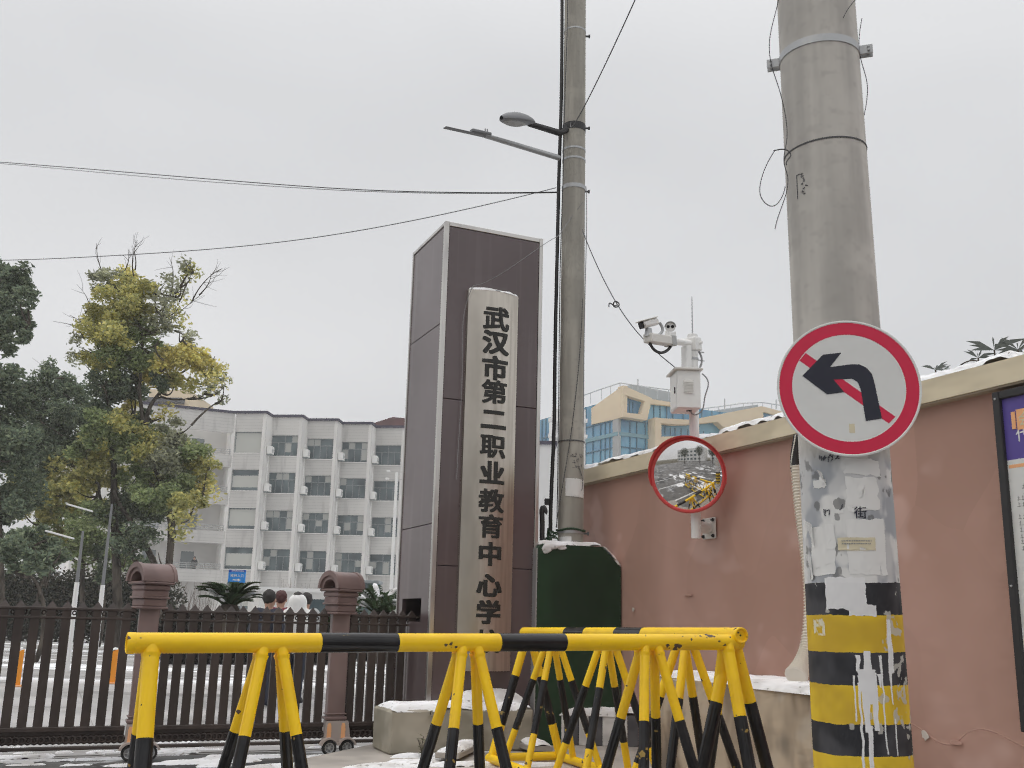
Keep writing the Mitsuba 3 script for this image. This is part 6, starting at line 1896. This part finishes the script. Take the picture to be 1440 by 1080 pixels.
FR_ = np.stack([RD, Z, RN], 1)
FL_ = np.stack([LD, Z, LN], 1)
ztop_g = rf(869.5, 560)[1]
core = Polygon([(K_[0], K_[1]), tuple((K_ + LD * 30)[:2]), tuple((K_ + LD * 30 + RD * 60)[:2]), tuple((K_ + RD * 60)[:2])])
part(gb, 'glass_core', prism(core, ztop_g), 'm_glazing', False)
# mullions and floor bands on both faces
mul = []
r = random.Random(6)
for FX, L_ in ((FR_, 24), (FL_, 16)):
    x = 0.0
    while x < L_:
        mul.append(box((x, 0, 0.0), (x + 0.10, ztop_g, 0.12), FX, K_))
        x += r.choice((0.9, 1.2, 1.5))
    part(gb, 'mullion_set', mul, 'm_mullion', False, kind='stuff')
    mul = []
    for py in (610, 648, 690):
        z = rf(869.5, py)[1]
        part(gb, 'floor_band', box((-0.1, z - 0.22, 0.0), (L_, z + 0.22, 0.2), FX, K_), 'm_floor_band', False)
    for py in (628, 590):
        z = rf(869.5, py)[1]
        part(gb, 'transom', box((-0.05, z - 0.06, 0.0), (L_, z + 0.06, 0.13), FX, K_), 'm_mullion', False)
plain('m_mullion', (0.08, 0.17, 0.24), 0.5)
plain('m_floor_band', (0.20, 0.36, 0.42), 0.5)
part(gb, 'corner_column', box((-0.2, 0, -0.2), (0.9, ztop_g, 0.14), FL_, K_), 'm_grey_far', False)
# upper module: right face with a slanted hole, left face solid
up_o = [rf(*q, out=1.2) for q in ((876.4, 541.8), (917, 560), (910, 591), (876, 586))]
up_h = [rf(*q, out=1.2) for q in ((878.2, 555), (907, 564), (901.7, 582.6), (878.2, 580))]
part(gb, 'beige_module', prism(Polygon(up_o, [up_h]), 1.2, FR_, K_ + RN * 0.02), 'm_beige', False)
part(gb, 'module_window', prism(Polygon(up_h), 0.08, FR_, K_ + RN * 0.3), 'm_glazing', False)
part(gb, 'window_bars', [box((up_h[0][0] + t * (up_h[2][0] - up_h[0][0]), up_h[2][1], 0.39), (up_h[0][0] + t * (up_h[2][0] - up_h[0][0]) + 0.08, up_h[1][1] - 0.1, 0.45), FR_, K_) for t in (0.15, 0.32, 0.5, 0.7)], 'm_mullion', False)
K2 = K_ + RD * up_o[0][0] + RN * 1.2
le_o = []
for q in ((876.4, 541.8), (831.5, 574), (831.5, 597), (861, 590.5), (871, 587.5), (876, 586)):
    w = hit(*q, K2, LN) - K2
    le_o.append((w @ LD, w[2]))
part(gb, 'beige_module', prism(Polygon(le_o), 0.6, FL_, K2 - LN * 0.6), 'm_beige', False)
lo2 = []
for q in ((831.5, 574.5), (812, 579), (812, 640), (831.5, 597)):
    w = hit(*q, K2 - LN * 1.0, LN) - K2
    lo2.append((w @ LD, w[2]))
tp2 = [le_o[1], (le_o[1][0] + 14, le_o[1][1] - 1.6), (le_o[1][0] + 14, le_o[1][1] - 3.4), (le_o[1][0], le_o[1][1] - 1.6)]
part(gb, 'beige_band', prism(Polygon(tp2), 0.6, FL_, K2 - LN * 1.4), 'm_beige', False)
# roof slab band behind the module and the second long module
bd = [rf(*q, out=0.5) for q in ((916, 561), (952, 567), (952, 571.5), (916, 568))]
part(gb, 'beige_band', prism(Polygon(bd), 0.5, FR_, K_ + RN * 0.01), 'm_beige', False)
s_o = [rf(*q, out=1.6) for q in ((921.5, 587), (930, 588), (975, 590.5), (984, 588), (1071, 571), (1071, 640), (921.5, 640), (921.5, 620))]
s_h = [rf(*q, out=1.6) for q in ((930, 595), (952, 597), (970, 596.5), (1009, 593), (1023, 606), (1010, 612), (930, 614))]
part(gb, 'beige_module', prism(Polygon(s_o, [s_h]), 1.6, FR_, K_ + RN * 0.015), 'm_beige', False)
part(gb, 'module_window', prism(Polygon(s_h), 0.08, FR_, K_ + RN * 0.5), 'm_glazing', False)
wx = [s_h[0][0] + t * (s_h[4][0] - s_h[0][0]) for t in (0.05, 0.12, 0.2, 0.27, 0.36, 0.46, 0.58, 0.7, 0.8)]
part(gb, 'window_bars', [box((x, s_h[5][1] - 0.5, 0.59), (x + 0.09, s_h[1][1] - 0.2, 0.66), FR_, K_) for x in wx], 'm_mullion', False)
K3 = K_ + RD * s_o[4][0] + RN * 1.6
RD3 = nrm(np.array([0.985, 0.17, 0]))
RN3 = np.cross(RD3, Z)
FR3 = np.stack([RD3, Z, RN3], 1)
t_o, t_h = [], []
for q in ((1071, 571), (1105, 580), (1150, 592), (1150, 640), (1071, 640)):
    w = hit(*q, K3, RN3) - K3
    t_o.append((w @ RD3, w[2]))
for q in ((1073.5, 579), (1103, 587.5), (1140, 597), (1140, 604), (1073.5, 597)):
    w = hit(*q, K3, RN3) - K3
    t_h.append((w @ RD3, w[2]))
part(gb, 'beige_module', prism(Polygon(t_o, [t_h]), 0.5, FR3, K3 - RN3 * 0.5), 'm_beige', False)
part(gb, 'module_window', prism(Polygon(t_h), 0.05, FR3, K3 - RN3 * 0.4), 'm_glazing', False)
# roof volumes and glass railing
part(gb, 'roof_volume', prism(Polygon([rf(*q, out=-2) for q in ((886, 541), (953, 553), (953, 572), (886, 560))]), 3, FR_, K_ - RN * 5), 'm_roof_far', False)
part(gb, 'roof_volume', prism(Polygon([rf(*q, out=-2) for q in ((985, 581), (1012, 576), (1066, 569), (1066, 580), (985, 592))]), 3, FR_, K_ - RN * 5), 'm_roof_far', False)
plain('m_roof_far', (0.40, 0.41, 0.40), 0.85)


def rail_run(pts, drop, face, out):
    for a, b in zip(pts[:-1], pts[1:]):
        A3 = K_ + face[0] * 0
        p = [hit(*q, K_ - face[1] * out, face[1]) for q in (a, b)]
        n = max(2, int(np.linalg.norm(p[1] - p[0]) / 1.6))
        rr_ = [tube(p, 0.06, 6)]
        for k in range(n + 1):
            c = p[0] + (p[1] - p[0]) * k / n
            rr_.append(tube([c, c - Z * drop], 0.045, 5))
        part(gb, 'roof_railing', rr_, 'm_rail', 40)
        part(gb, 'railing_glass', trimesh.Trimesh([p[0], p[1], p[1] - Z * drop, p[0] - Z * drop], [[0, 1, 2], [0, 2, 3]], process=False), 'm_railpane', False)


plain('m_rail', (0.50, 0.52, 0.53), 0.6)
scene['m_railpane'] = {'type': 'thindielectric', 'int_ior': 1.5}
rail_run([(815, 558), (846, 547), (872, 538.5)], 1.3, (LD, LN), 0.5)
rail_run([(872, 538.5), (908, 544), (956, 550)], 1.3, (RD, RN), 0.5)
rail_run([(983, 575), (1010, 572), (1045, 567), (1072, 566), (1098, 570)], 1.3, (RD, RN), 0.5)
for (mx, my0, my1) in ((897, 548, 533), (1019, 576, 561), (1091.5, 575, 562)):
    part(gb, 'roof_mast', tube([hit(mx, my0, K_, RN), hit(mx, my1, K_, RN)], 0.085, 6), 'm_rail', 40)

# ------------------------------------------------------------------ trees
GREEN = {'dark': [(0.12, 0.15, 0.105), (0.15, 0.175, 0.115), (0.09, 0.115, 0.085)], 'green': [(0.21, 0.25, 0.13), (0.25, 0.285, 0.145), (0.16, 0.20, 0.11)],
         'olive': [(0.33, 0.32, 0.135), (0.38, 0.35, 0.14), (0.25, 0.26, 0.12)], 'yellow': [(0.50, 0.44, 0.17), (0.43, 0.39, 0.15), (0.33, 0.31, 0.13)],
         'grey': [(0.23, 0.24, 0.17), (0.27, 0.275, 0.19), (0.17, 0.18, 0.14)], 'brown': [(0.09, 0.075, 0.055), (0.07, 0.06, 0.045)]}


def tree(label, Y, clusters, trunks, twigs, seed, leaf=0.085, dens=1.0):
    rs = np.random.RandomState(seed)
    key = thing('tree', label, 'tree', None)
    CC, COL, limb = [], [], []
    for (px, py, rp, kind, den) in clusters:
        c = at(px, py, Y + rs.uniform(-1.2, 1.2))
        R = rp * mpp(c)
        # sub clumps inside the cluster
        ns = max(5, int(11 * den))
        d = rs.normal(size=(ns, 3))
        d /= np.linalg.norm(d, axis=1, keepdims=True)
        sc = c + d * R * rs.uniform(0.25, 0.95, (ns, 1)) * np.array([1, 1.15, 0.9])
        for q in sc:
            n = int(215 * den * dens * (R / 1.0) ** 1.4) + 16
            r_ = R * rs.uniform(0.3, 0.62)
            if den < .55:
                n, r_ = int(n * .55), r_ * 1.45
            e = rs.normal(size=(n, 3))
            e /= np.linalg.norm(e, axis=1, keepdims=True)
            p = q + e * r_ * rs.uniform(0.3, 1.1, (n, 1)) * np.array([1, 1, 0.75])
            pal = np.array(GREEN[kind])
            tone = rs.uniform(1.25, 2.1)
            CC.append(p)
            COL.append(np.clip(pal[rs.randint(0, len(pal), n)] * tone * rs.uniform(.7, 1.35, (n, 1)), 0, 1))
        limb.append((c, R))
    put_leaves(key, np.vstack(CC), leaf, np.vstack(COL), rs, 'crown')
    tr_ = []
    ends = []
    for pts, w0, w1 in trunks:
        p = [at(x, y, Y + dy) for x, y, dy in pts]
        if pts[0][1] > 830:
            p[0][2] = min(p[0][2], 0.0)
        c = spline(p, 18) if len(p) > 2 else np.array(p)
        wob = (np.stack([meshkit.fbm(c * 1.1 + k * 11 + seed, 2, k) for k in range(3)], 1) - .5) * 0.25
        c = c + wob * np.linspace(0, 1, len(c))[:, None]
        m = mpp(p[0])
        tr_.append(tube(c, np.linspace(w0, w1, len(c)) * m / 2, 9))
        ends.append(c)
    part(key, 'trunk', tr_, 'm_bark', True)
    allp = np.vstack(ends)
    br = []
    limb.sort(key=lambda q: np.min(np.linalg.norm(allp - q[0], axis=1)))
    for c, R in limb:
        for _ in range(2):
            q = c + rs.normal(size=3) * R * 0.35
            lower = allp[allp[:, 2] < q[2] - 0.15]
            if len(lower) == 0:
                continue
            s = lower[np.argmin(np.linalg.norm(lower - q, axis=1))]
            mid = (s + q) / 2 + rs.normal(size=3) * 0.12 - Z * 0.08
            w = spline([s, mid, q], 8)
            br.append(tube(w, np.linspace(0.045, 0.012, 8), 5))
            allp = np.vstack([allp, w[4:]])
    part(key, 'limb', br, 'm_bark', True)
    tw = []
    for (x, y, x1, y1, nsub) in twigs:
        a, b = at(x, y, Y), at(x1, y1, Y + rs.uniform(-.5, .5))
        mid = (a + b) / 2 + rs.normal(size=3) * 0.12
        c = spline([a, mid, b], 12)
        tw.append(tube(c, np.linspace(0.026, 0.006, 12), 4))
        for k in range(nsub):
            i = rs.randint(3, 11)
            d = nrm(nrm(b - a) + rs.normal(size=3) * 0.45)
            e = c[i] + d * rs.uniform(.3, .9)
            tw.append(tube(spline([c[i], (c[i] + e) / 2 + rs.normal(size=3) * .04, e], 6), np.linspace(0.010, 0.004, 6), 3))
    if tw:
        part(key, 'bare_twig', tw, 'm_bark', True)


tree('tall thinning tree with yellow and olive leaves rising left of the school block', 36,
     [(152, 392, 22, 'grey', .8), (178, 392, 24, 'yellow', .8), (190, 410, 28, 'olive', 1), (165, 428, 32, 'olive', 1), (140, 440, 26, 'olive', .9), (196, 436, 30, 'olive', 1), (215, 405, 20, 'olive', .6),
      (238, 395, 22, 'grey', .45), (262, 372, 18, 'grey', .4), (240, 425, 22, 'olive', .45), (222, 450, 22, 'grey', .6), (150, 470, 34, 'olive', 1), (185, 470, 34, 'green', 1), (125, 460, 18, 'grey', .4),
      (160, 505, 34, 'green', 1), (195, 510, 34, 'green', 1), (135, 510, 26, 'olive', .7), (112, 475, 14, 'grey', .4), (225, 492, 22, 'green', .6), (262, 470, 16, 'grey', .25), (268, 490, 16, 'grey', .3),
      (150, 545, 30, 'dark', 1), (180, 545, 28, 'dark', 1), (115, 500, 20, 'grey', .5), (210, 520, 26, 'yellow', 1), (235, 508, 28, 'yellow', 1), (262, 500, 26, 'yellow', 1), (285, 508, 22, 'yellow', .8), (300, 520, 20, 'olive', .5),
      (225, 540, 24, 'dark', .8), (252, 535, 26, 'olive', .7), (285, 545, 20, 'grey', .35), (312, 540, 14, 'grey', .3), (308, 560, 12, 'grey', .25), (180, 575, 20, 'yellow', .7), (165, 590, 22, 'olive', .7), (230, 580, 18, 'yellow', .4),
      (145, 620, 34, 'olive', .9), (180, 630, 34, 'green', 1), (215, 620, 30, 'green', .9), (245, 612, 28, 'grey', .8), (265, 640, 30, 'olive', .9), (230, 655, 34, 'green', 1), (190, 668, 34, 'green', 1), (150, 665, 34, 'olive', 1),
      (275, 672, 30, 'olive', 1), (290, 690, 20, 'yellow', .5), (255, 625, 34, 'green', 1), (240, 690, 34, 'olive', 1), (285, 650, 20, 'olive', .7), (268, 705, 28, 'olive', .9), (235, 640, 34, 'grey', 1), (205, 690, 34, 'green', 1), (160, 720, 30, 'dark', .9), (210, 730, 28, 'dark', .8), (135, 720, 28, 'green', .8), (175, 750, 24, 'dark', .6), (255, 695, 32, 'green', 1), (220, 700, 32, 'green', 1), (262, 722, 22, 'yellow', .5), (248, 745, 18, 'olive', .5), (180, 705, 28, 'dark', .9), (125, 655, 26, 'olive', .8), (225, 430, 28, 'grey', .4), (245, 410, 24, 'grey', .4), (235, 455, 26, 'grey', .4), (250, 445, 18, 'olive', .35), (262, 382, 20, 'olive', .35), (200, 590, 24, 'dark', .7), (150, 590, 30, 'green', 1), (130, 580, 28, 'dark', .9), (170, 610, 34, 'green', 1), (205, 630, 32, 'olive', .9), (305, 530, 26, 'yellow', .4), (290, 530, 24, 'olive', .45), (120, 620, 28, 'green', .9), (110, 680, 28, 'olive', .9), (200, 760, 30, 'dark', .6), (175, 770, 26, 'dark', .6)],
     [([(168, 858, 0), (163, 780, 0), (160, 700, .2), (158, 630, .2), (152, 570, 0), (165, 500, 0), (172, 450, 0), (165, 405, 0)], 15, 3), ([(218, 858, .4), (212, 780, .3), (190, 740, .2), (170, 710, .1), (160, 690, 0)], 12, 6),
      ([(234, 858, -.4), (238, 790, -.3), (238, 720, -.2), (215, 650, 0), (203, 600, 0), (196, 555, 0), (200, 500, 0), (190, 440, 0)], 13, 3), ([(205, 600, 0), (212, 570, .2), (235, 540, .4), (270, 515, .5)], 7, 2), ([(195, 855, .6), (185, 780, .4), (150, 720, .3), (140, 680, .2)], 11, 4)],
     [(150, 395, 136, 342, 4), (172, 385, 180, 350, 5), (188, 388, 193, 338, 8), (190, 380, 186, 345, 4), (215, 470, 285, 412, 6), (270, 424, 312, 378, 9), (280, 415, 296, 384, 4), (120, 440, 108, 400, 4), (145, 475, 98, 443, 2), (140, 470, 75, 452, 2), (238, 420, 238, 362, 3), (165, 565, 112, 502, 1), (252, 425, 262, 385, 4)], 3)
tree('dense dark evergreen tree at the far left edge with its top against the sky', 33,
     [(-6, 395, 34, 'dark', 1), (22, 392, 22, 'dark', .9), (35, 415, 20, 'dark', .8), (10, 430, 34, 'dark', 1), (38, 448, 18, 'dark', .8), (5, 465, 30, 'dark', 1), (28, 472, 20, 'dark', .7), (-8, 490, 22, 'dark', .8), (-30, 430, 40, 'dark', 1),
      (-10, 540, 40, 'dark', 1), (15, 560, 34, 'dark', 1), (5, 600, 42, 'dark', 1), (30, 620, 36, 'dark', 1), (10, 660, 42, 'dark', 1), (-20, 620, 44, 'dark', 1), (20, 700, 36, 'dark', 1), (-5, 730, 36, 'dark', 1)],
     [([(0, 860, 0), (-4, 760, 0), (-8, 640, 0), (-5, 520, 0), (2, 420, 0)], 20, 4)], [], 4, 0.09)
tree('broad dark green tree in the middle of the left row, behind the yellow tree', 41,
     [(50, 545, 34, 'dark', 1), (85, 540, 30, 'dark', 1), (72, 520, 18, 'dark', .6), (110, 560, 30, 'dark', 1), (60, 585, 38, 'dark', 1), (100, 600, 36, 'dark', 1), (130, 600, 28, 'dark', .9), (85, 640, 36, 'dark', .9), (115, 645, 32, 'olive', .9),
      (75, 670, 24, 'yellow', .9), (68, 700, 22, 'yellow', .7), (40, 650, 30, 'dark', .9), (30, 690, 30, 'olive', .8), (55, 640, 26, 'dark', .8), (50, 670, 26, 'olive', .8), (65, 610, 26, 'dark', .8), (60, 745, 28, 'olive', .8), (90, 755, 26, 'olive', .8), (170, 790, 26, 'green', .7), (145, 810, 24, 'dark', .7), (195, 800, 24, 'dark', .7), (62, 690, 24, 'olive', .8), (95, 690, 32, 'olive', 1), (45, 715, 30, 'olive', .9), (120, 705, 30, 'olive', .9), (80, 725, 32, 'green', .9), (110, 745, 30, 'green', .9), (140, 740, 30, 'green', .9), (150, 770, 24, 'dark', .8), (125, 780, 24, 'green', .7), (100, 775, 22, 'green', .7)],
     [([(112, 860, 0), (116, 800, 0), (122, 740, 0), (135, 700, 0), (100, 600, 0)], 8, 3), ([(142, 860, .4), (140, 790, .3), (130, 740, .2), (110, 660, .1)], 9, 3)], [(100, 560, 62, 512, 6)], 5, 0.09)
tree('small umbrella shaped dark tree on the lawn at the lower left', 28,
     [(30, 775, 26, 'dark', 1), (58, 765, 26, 'dark', 1), (10, 770, 24, 'dark', 1), (75, 778, 20, 'dark', .9), (45, 790, 24, 'dark', .9), (20, 795, 18, 'dark', .7), (66, 795, 18, 'dark', .8), (40, 755, 24, 'dark', .9)],
     [([(58, 860, 0), (54, 830, 0), (40, 808, 0), (22, 795, 0)], 8, 3), ([(55, 832, 0), (62, 812, 0), (70, 795, 0)], 5, 2)], [], 6, 0.075)
for k, (xs, Y, zc, rz, pal, lab) in enumerate((((-30, 0, 28, 50, 85, 110, 135, 165, 195, 215), 47, 1.5, 1.75, [(0.07, 0.075, 0.05), (0.10, 0.09, 0.07), (0.05, 0.058, 0.045)], 'loose grey green hedge under the trees at the left'),)):
    hb_ = []
    for x in xs:
        o = at(x, 850, Y)
        hb_.append(((o[0], o[1], zc), (1.5, 0.9, rz)))
    bush('hedge', lab, hb_, 2600, pal, 30 + k, 0.11)
# leafless shrubs before the school block
for k, (px, py, Y, lab) in enumerate(((262, 840, 50, 'leafless pinkish shrub at the foot of the gallery'), (425, 815, 60, 'leafless shrub against the first bays of the school block'))):
    rs = np.random.RandomState(50 + k)
    o = at(px, py + 30, Y)
    o[2] = 0
    key = thing('shrub', lab, 'shrub', 'leafless shrubs before the school')
    tw = []
    for _ in range(70):
        b = o + np.array([rs.uniform(-1.2, 1.2), rs.uniform(-.4, .4), 0])
        e = b + np.array([rs.normal() * .35, rs.normal() * .3, rs.uniform(1.6, 2.9 if k == 0 else 3.6)])
        tw.append(tube([b, (b + e) / 2 + rs.normal(size=3) * .06, e], [0.018, 0.012, 0.006], 4))
    put(key, tw, 'm_twig', True)
plain('m_twig', (0.24, 0.20, 0.18), 0.9)
# plants looking over the wall top at the right
for k, (px, py, s, lab) in enumerate(((1316, 524, 0.7, 'leaf tuft poking out of the wall top snow next to the round sign'), (1376, 508, 0.8, 'second leaf tuft in the snow on the wall top'), (1399, 500, 1.3, 'tall leaf tuft standing above the wall top snow'), (1432, 498, 1.1, 'leaf tuft above the wall top at the right edge'), (1328, 523, 0.45, 'small low leaf tuft in the snow on the wall top'))):
    rs = np.random.RandomState(70 + k)
    o = hit(px, py, WP + TD * 0.20, WN)
    key = thing('wall_plant', lab, 'plant', 'plants over the wall top')
    lv = []
    top = o + Z * 0.03 * s
    part(key, 'stem', tube([o - Z * 0.25, top], 0.006, 5), 'm_bark', True)
    if k in (1, 3):
        part(key, 'runner', tube(spline([o, o + SD * 0.1 + Z * 0.02, o + SD * 0.22 - Z * 0.03], 10), 0.005, 5), 'm_bark', True)
    for q in range(11):
        a = q * 2.4
        d = np.array([math.cos(a), math.sin(a), rs.uniform(-.1, .9)])
        d = nrm(d)
        L = 0.15 * s * rs.uniform(.8, 1.2)
        sd_ = nrm(np.cross(d, Z)) * 0.005 * s
        p = [top, top + d * L * .5 + Z * L * .12, top + d * L - Z * L * .05]
        lv.append([p[0], p[1] + sd_, p[2], p[1] - sd_])
    for q in lv:
        part(key, 'leaf', (np.array(q), np.array([[0, 1, 2, 3]])), 'm_wallleaf', False)
plain('m_wallleaf', (0.15, 0.165, 0.15), 0.7)

# ------------------------------------------------------------------ across the road, seen in the mirror
r = random.Random(31)
for k, (x, y, h, lab) in enumerate(((-16, -14, 8, 'street tree across the road, leftmost in the mirror'), (-9, -17, 9, 'street tree across the road, second in the mirror'), (-2.5, -16, 7.5, 'street tree across the road, third in the mirror'), (6, -18, 9, 'street tree across the road, rightmost in the mirror'))):
    rs = np.random.RandomState(90 + k)
    key = thing('street_tree', lab, 'tree', 'street trees across the road')
    part(key, 'trunk', tube([np.array([x, y, 0.0]), np.array([x + .1, y, h * .45]), np.array([x, y + .2, h * .9])], [0.16, 0.1, 0.03], 8), 'm_bark', True)
    d = rs.normal(size=(1800, 3))
    d /= np.linalg.norm(d, axis=1, keepdims=True)
    put_leaves(key, np.array([x, y, h * .72]) + d * np.array([2.2, 2.2, h * .3]) * rs.uniform(.4, 1, (1800, 1)), 0.16, np.array([[0.13, 0.14, 0.10]]) * rs.uniform(.6, 1.3, (1800, 1)), rs)
for k, (x0, x1, y, h, lab) in enumerate(((-40, -12, -34, 11, 'long pale building across the road, left in the mirror'), (-8, 14, -38, 16, 'tall pale building across the road, middle of the mirror'), (18, 44, -30, 9, 'low pale building across the road, right in the mirror'))):
    key = thing('street_building', lab, 'building', 'buildings across the road')
    put(key, box((x0, y - 10, 0), (x1, y, h), None), 'm_facade_plain', False)
    for zf_ in np.arange(1.2, h - 1.5, 3.2):
        for xx in np.arange(x0 + 1.2, x1 - 2, 3.6):
            part(key, 'window', box((xx, y, zf_), (xx + 2.0, y + 0.06, zf_ + 1.5)), 'm_winglass', False)
car = thing('parked_car', 'white hatchback parked at the roadside, seen only in the mirror', 'car')
cpf = Polygon([(-2.05, .35), (2.05, .35), (2.1, .62), (1.95, .85), (1.1, .95), (.45, 1.42), (-1.2, 1.45), (-1.95, 1.0), (-2.1, .7)]).buffer(0.05)
CO = np.array([4.4, -3.6, 0.0])
FC = np.stack([SD, Z, TD], 1)
put(car, prism(cpf, 1.66, FC, CO - TD * 0.83), 'm_white', 30)
for sgn in (-1, 1):
    part(car, 'side_window', prism(Polygon([(.9, .97), (.38, 1.36), (-1.1, 1.38), (-1.6, 1.02)]), 0.012, FC, CO + TD * (0.835 if sgn > 0 else -0.847)), 'm_glass_dark', False)
    for xw in (-1.3, 1.3):
        part(car, 'wheel', lathe([(0, -.1), (.2, -.1), (.31, -.09), (.32, 0), (.31, .09), (.2, .1), (0, .1)], 24, FC, CO + SD * xw + Z * .32 + TD * .8 * sgn), 'm_rubber', 40)
    part(car, 'headlight', box((2.08, .66, .5 * sgn - .16), (2.14, .8, .5 * sgn + .16), FC, CO, 0.02), 'm_galv', False)
part(car, 'windscreen', prism(Polygon([(1.12, .985), (.5, 1.445), (.52, 1.46), (1.15, 1.0)]), 1.4, FC, CO - TD * 0.7 + SD * 0.03 + Z * 0.03), 'm_glass_dark', False)

# ------------------------------------------------------------------ overhead wires
A_ = at(786, 270, MY - 0.16)


def ohw(pts, r, label, m='m_wire', n=60):
    one('overhead_wire', tube(spline(pts, n), r, 6), m, label, 'wire', 'overhead wires', smooth=True)


ohw([at(-60, 224, 16), at(0, 228, 15.5), at(200, 244, 13.9), at(400, 260, 12.3), at(600, 270, 11), at(786, 270, MY - 0.16)], 0.006, 'upper of two parallel black wires from the middle pole to the left edge')
ohw([at(-60, 226, 16), at(0, 230, 15.5), at(200, 248, 13.9), at(400, 263, 12.3), at(600, 271.5, 11), at(786, 271, MY - 0.15)], 0.004, 'lower of two parallel black wires from the middle pole to the left edge')
ohw([at(-60, 366, 13), at(0, 366, 12.8), at(150, 360, 12.3), at(300, 350, 11.8), at(450, 333, 11.3), at(620, 302, 10.8), at(782, 264, MY - 0.15)], 0.0048, 'single sagging wire from the middle pole down past the tree top to the left')
P, rr = on_mid(172)
ohw([at(803, 172, P[1] - rr - 0.01), at(850, 93, 8.9), at(893, 0, 7.9), at(915, -50, 7.4)], 0.006, 'wire rising steeply right from the middle pole lamp band')
cbt = k1 + bt * 0.02 + bs_ * 0.05 + Z * (bz1 + 0.015)
ohw([at(823, 333, MY - 0.1), at(845, 385, 10.1), at(868, 428, 9.9), at(905, 477, 9.6), cbt], 0.005, 'wire slanting down from the middle pole to the white control box')
kn = at(868, 428, 9.9)
kk_ = [kn + np.array([0.03 * math.cos(t) - 0.01, 0.01 * math.sin(2 * t), 0.03 * math.sin(t)]) for t in np.linspace(0, 11, 40)]
one('wire_knot', [tube(kk_, 0.007, 6), tube(spline([kn, kn + np.array([-0.04, 0, -.01]), kn + np.array([-0.07, 0, 0.01]), kn + np.array([-0.085, 0, -0.03])], 16), 0.006, 6)], 'm_wire', 'knotted coil of wire on the slanting wire above the camera', 'wire', smooth=True)
P, rr = on_mid(285)
pt = PC + TD * (px0 + 0.02) - SD * 0.12 + Z * (pz1 + 0.02)
ohw([at(820, 284, P[1] - rr - 0.005), at(790, 325, P[1] - 0.3), at(763, 345, 10.25), at(720, 375, 10.2), pt], 0.0035, 'thin pale string from the middle pole down to the name plate top', 'm_wire_grey')
ohw([pt, PC + TD * (px0 - 0.03) - SD * 0.07 + Z * (pz1 - 0.15), PC + TD * (px0 - 0.045) - SD * 0.03 + Z * (pz1 - 0.8), PC + TD * (px0 - 0.05) - SD * 0.025 + Z * (pz1 - 1.6), PC + TD * (px0 - 0.06) - SD * 0.025 + Z * (pz1 - 2.1)], 0.0035, 'thin pale string hanging down the left of the name plate', 'm_wire_grey')
ohw([at(824, 262, MY - 0.1), at(825, 300, MY - 0.12), at(823.5, 380, MY - 0.14), at(821.5, 480, MY - 0.15), at(820, 600, MY - 0.15)], 0.005, 'pale wire hanging down the right side of the middle pole', 'm_wire_grey')

# ------------------------------------------------------------------ thin winter haze
scene['air'] = {'type': 'homogeneous', 'albedo': rgb((0.95, 0.95, 0.95)), 'sigma_t': 0.0011}
scene['haze'] = {'type': 'cube', 'to_world': T().translate([0, 20, 28]).scale([1000, 1000, 30]), 'bsdf': {'type': 'null'}, 'interior': {'type': 'ref', 'id': 'air'}}
labels['haze'] = {'label': 'thin grey winter haze in the air', 'kind': 'stuff'}
scene['camera']['medium'] = {'type': 'ref', 'id': 'air'}
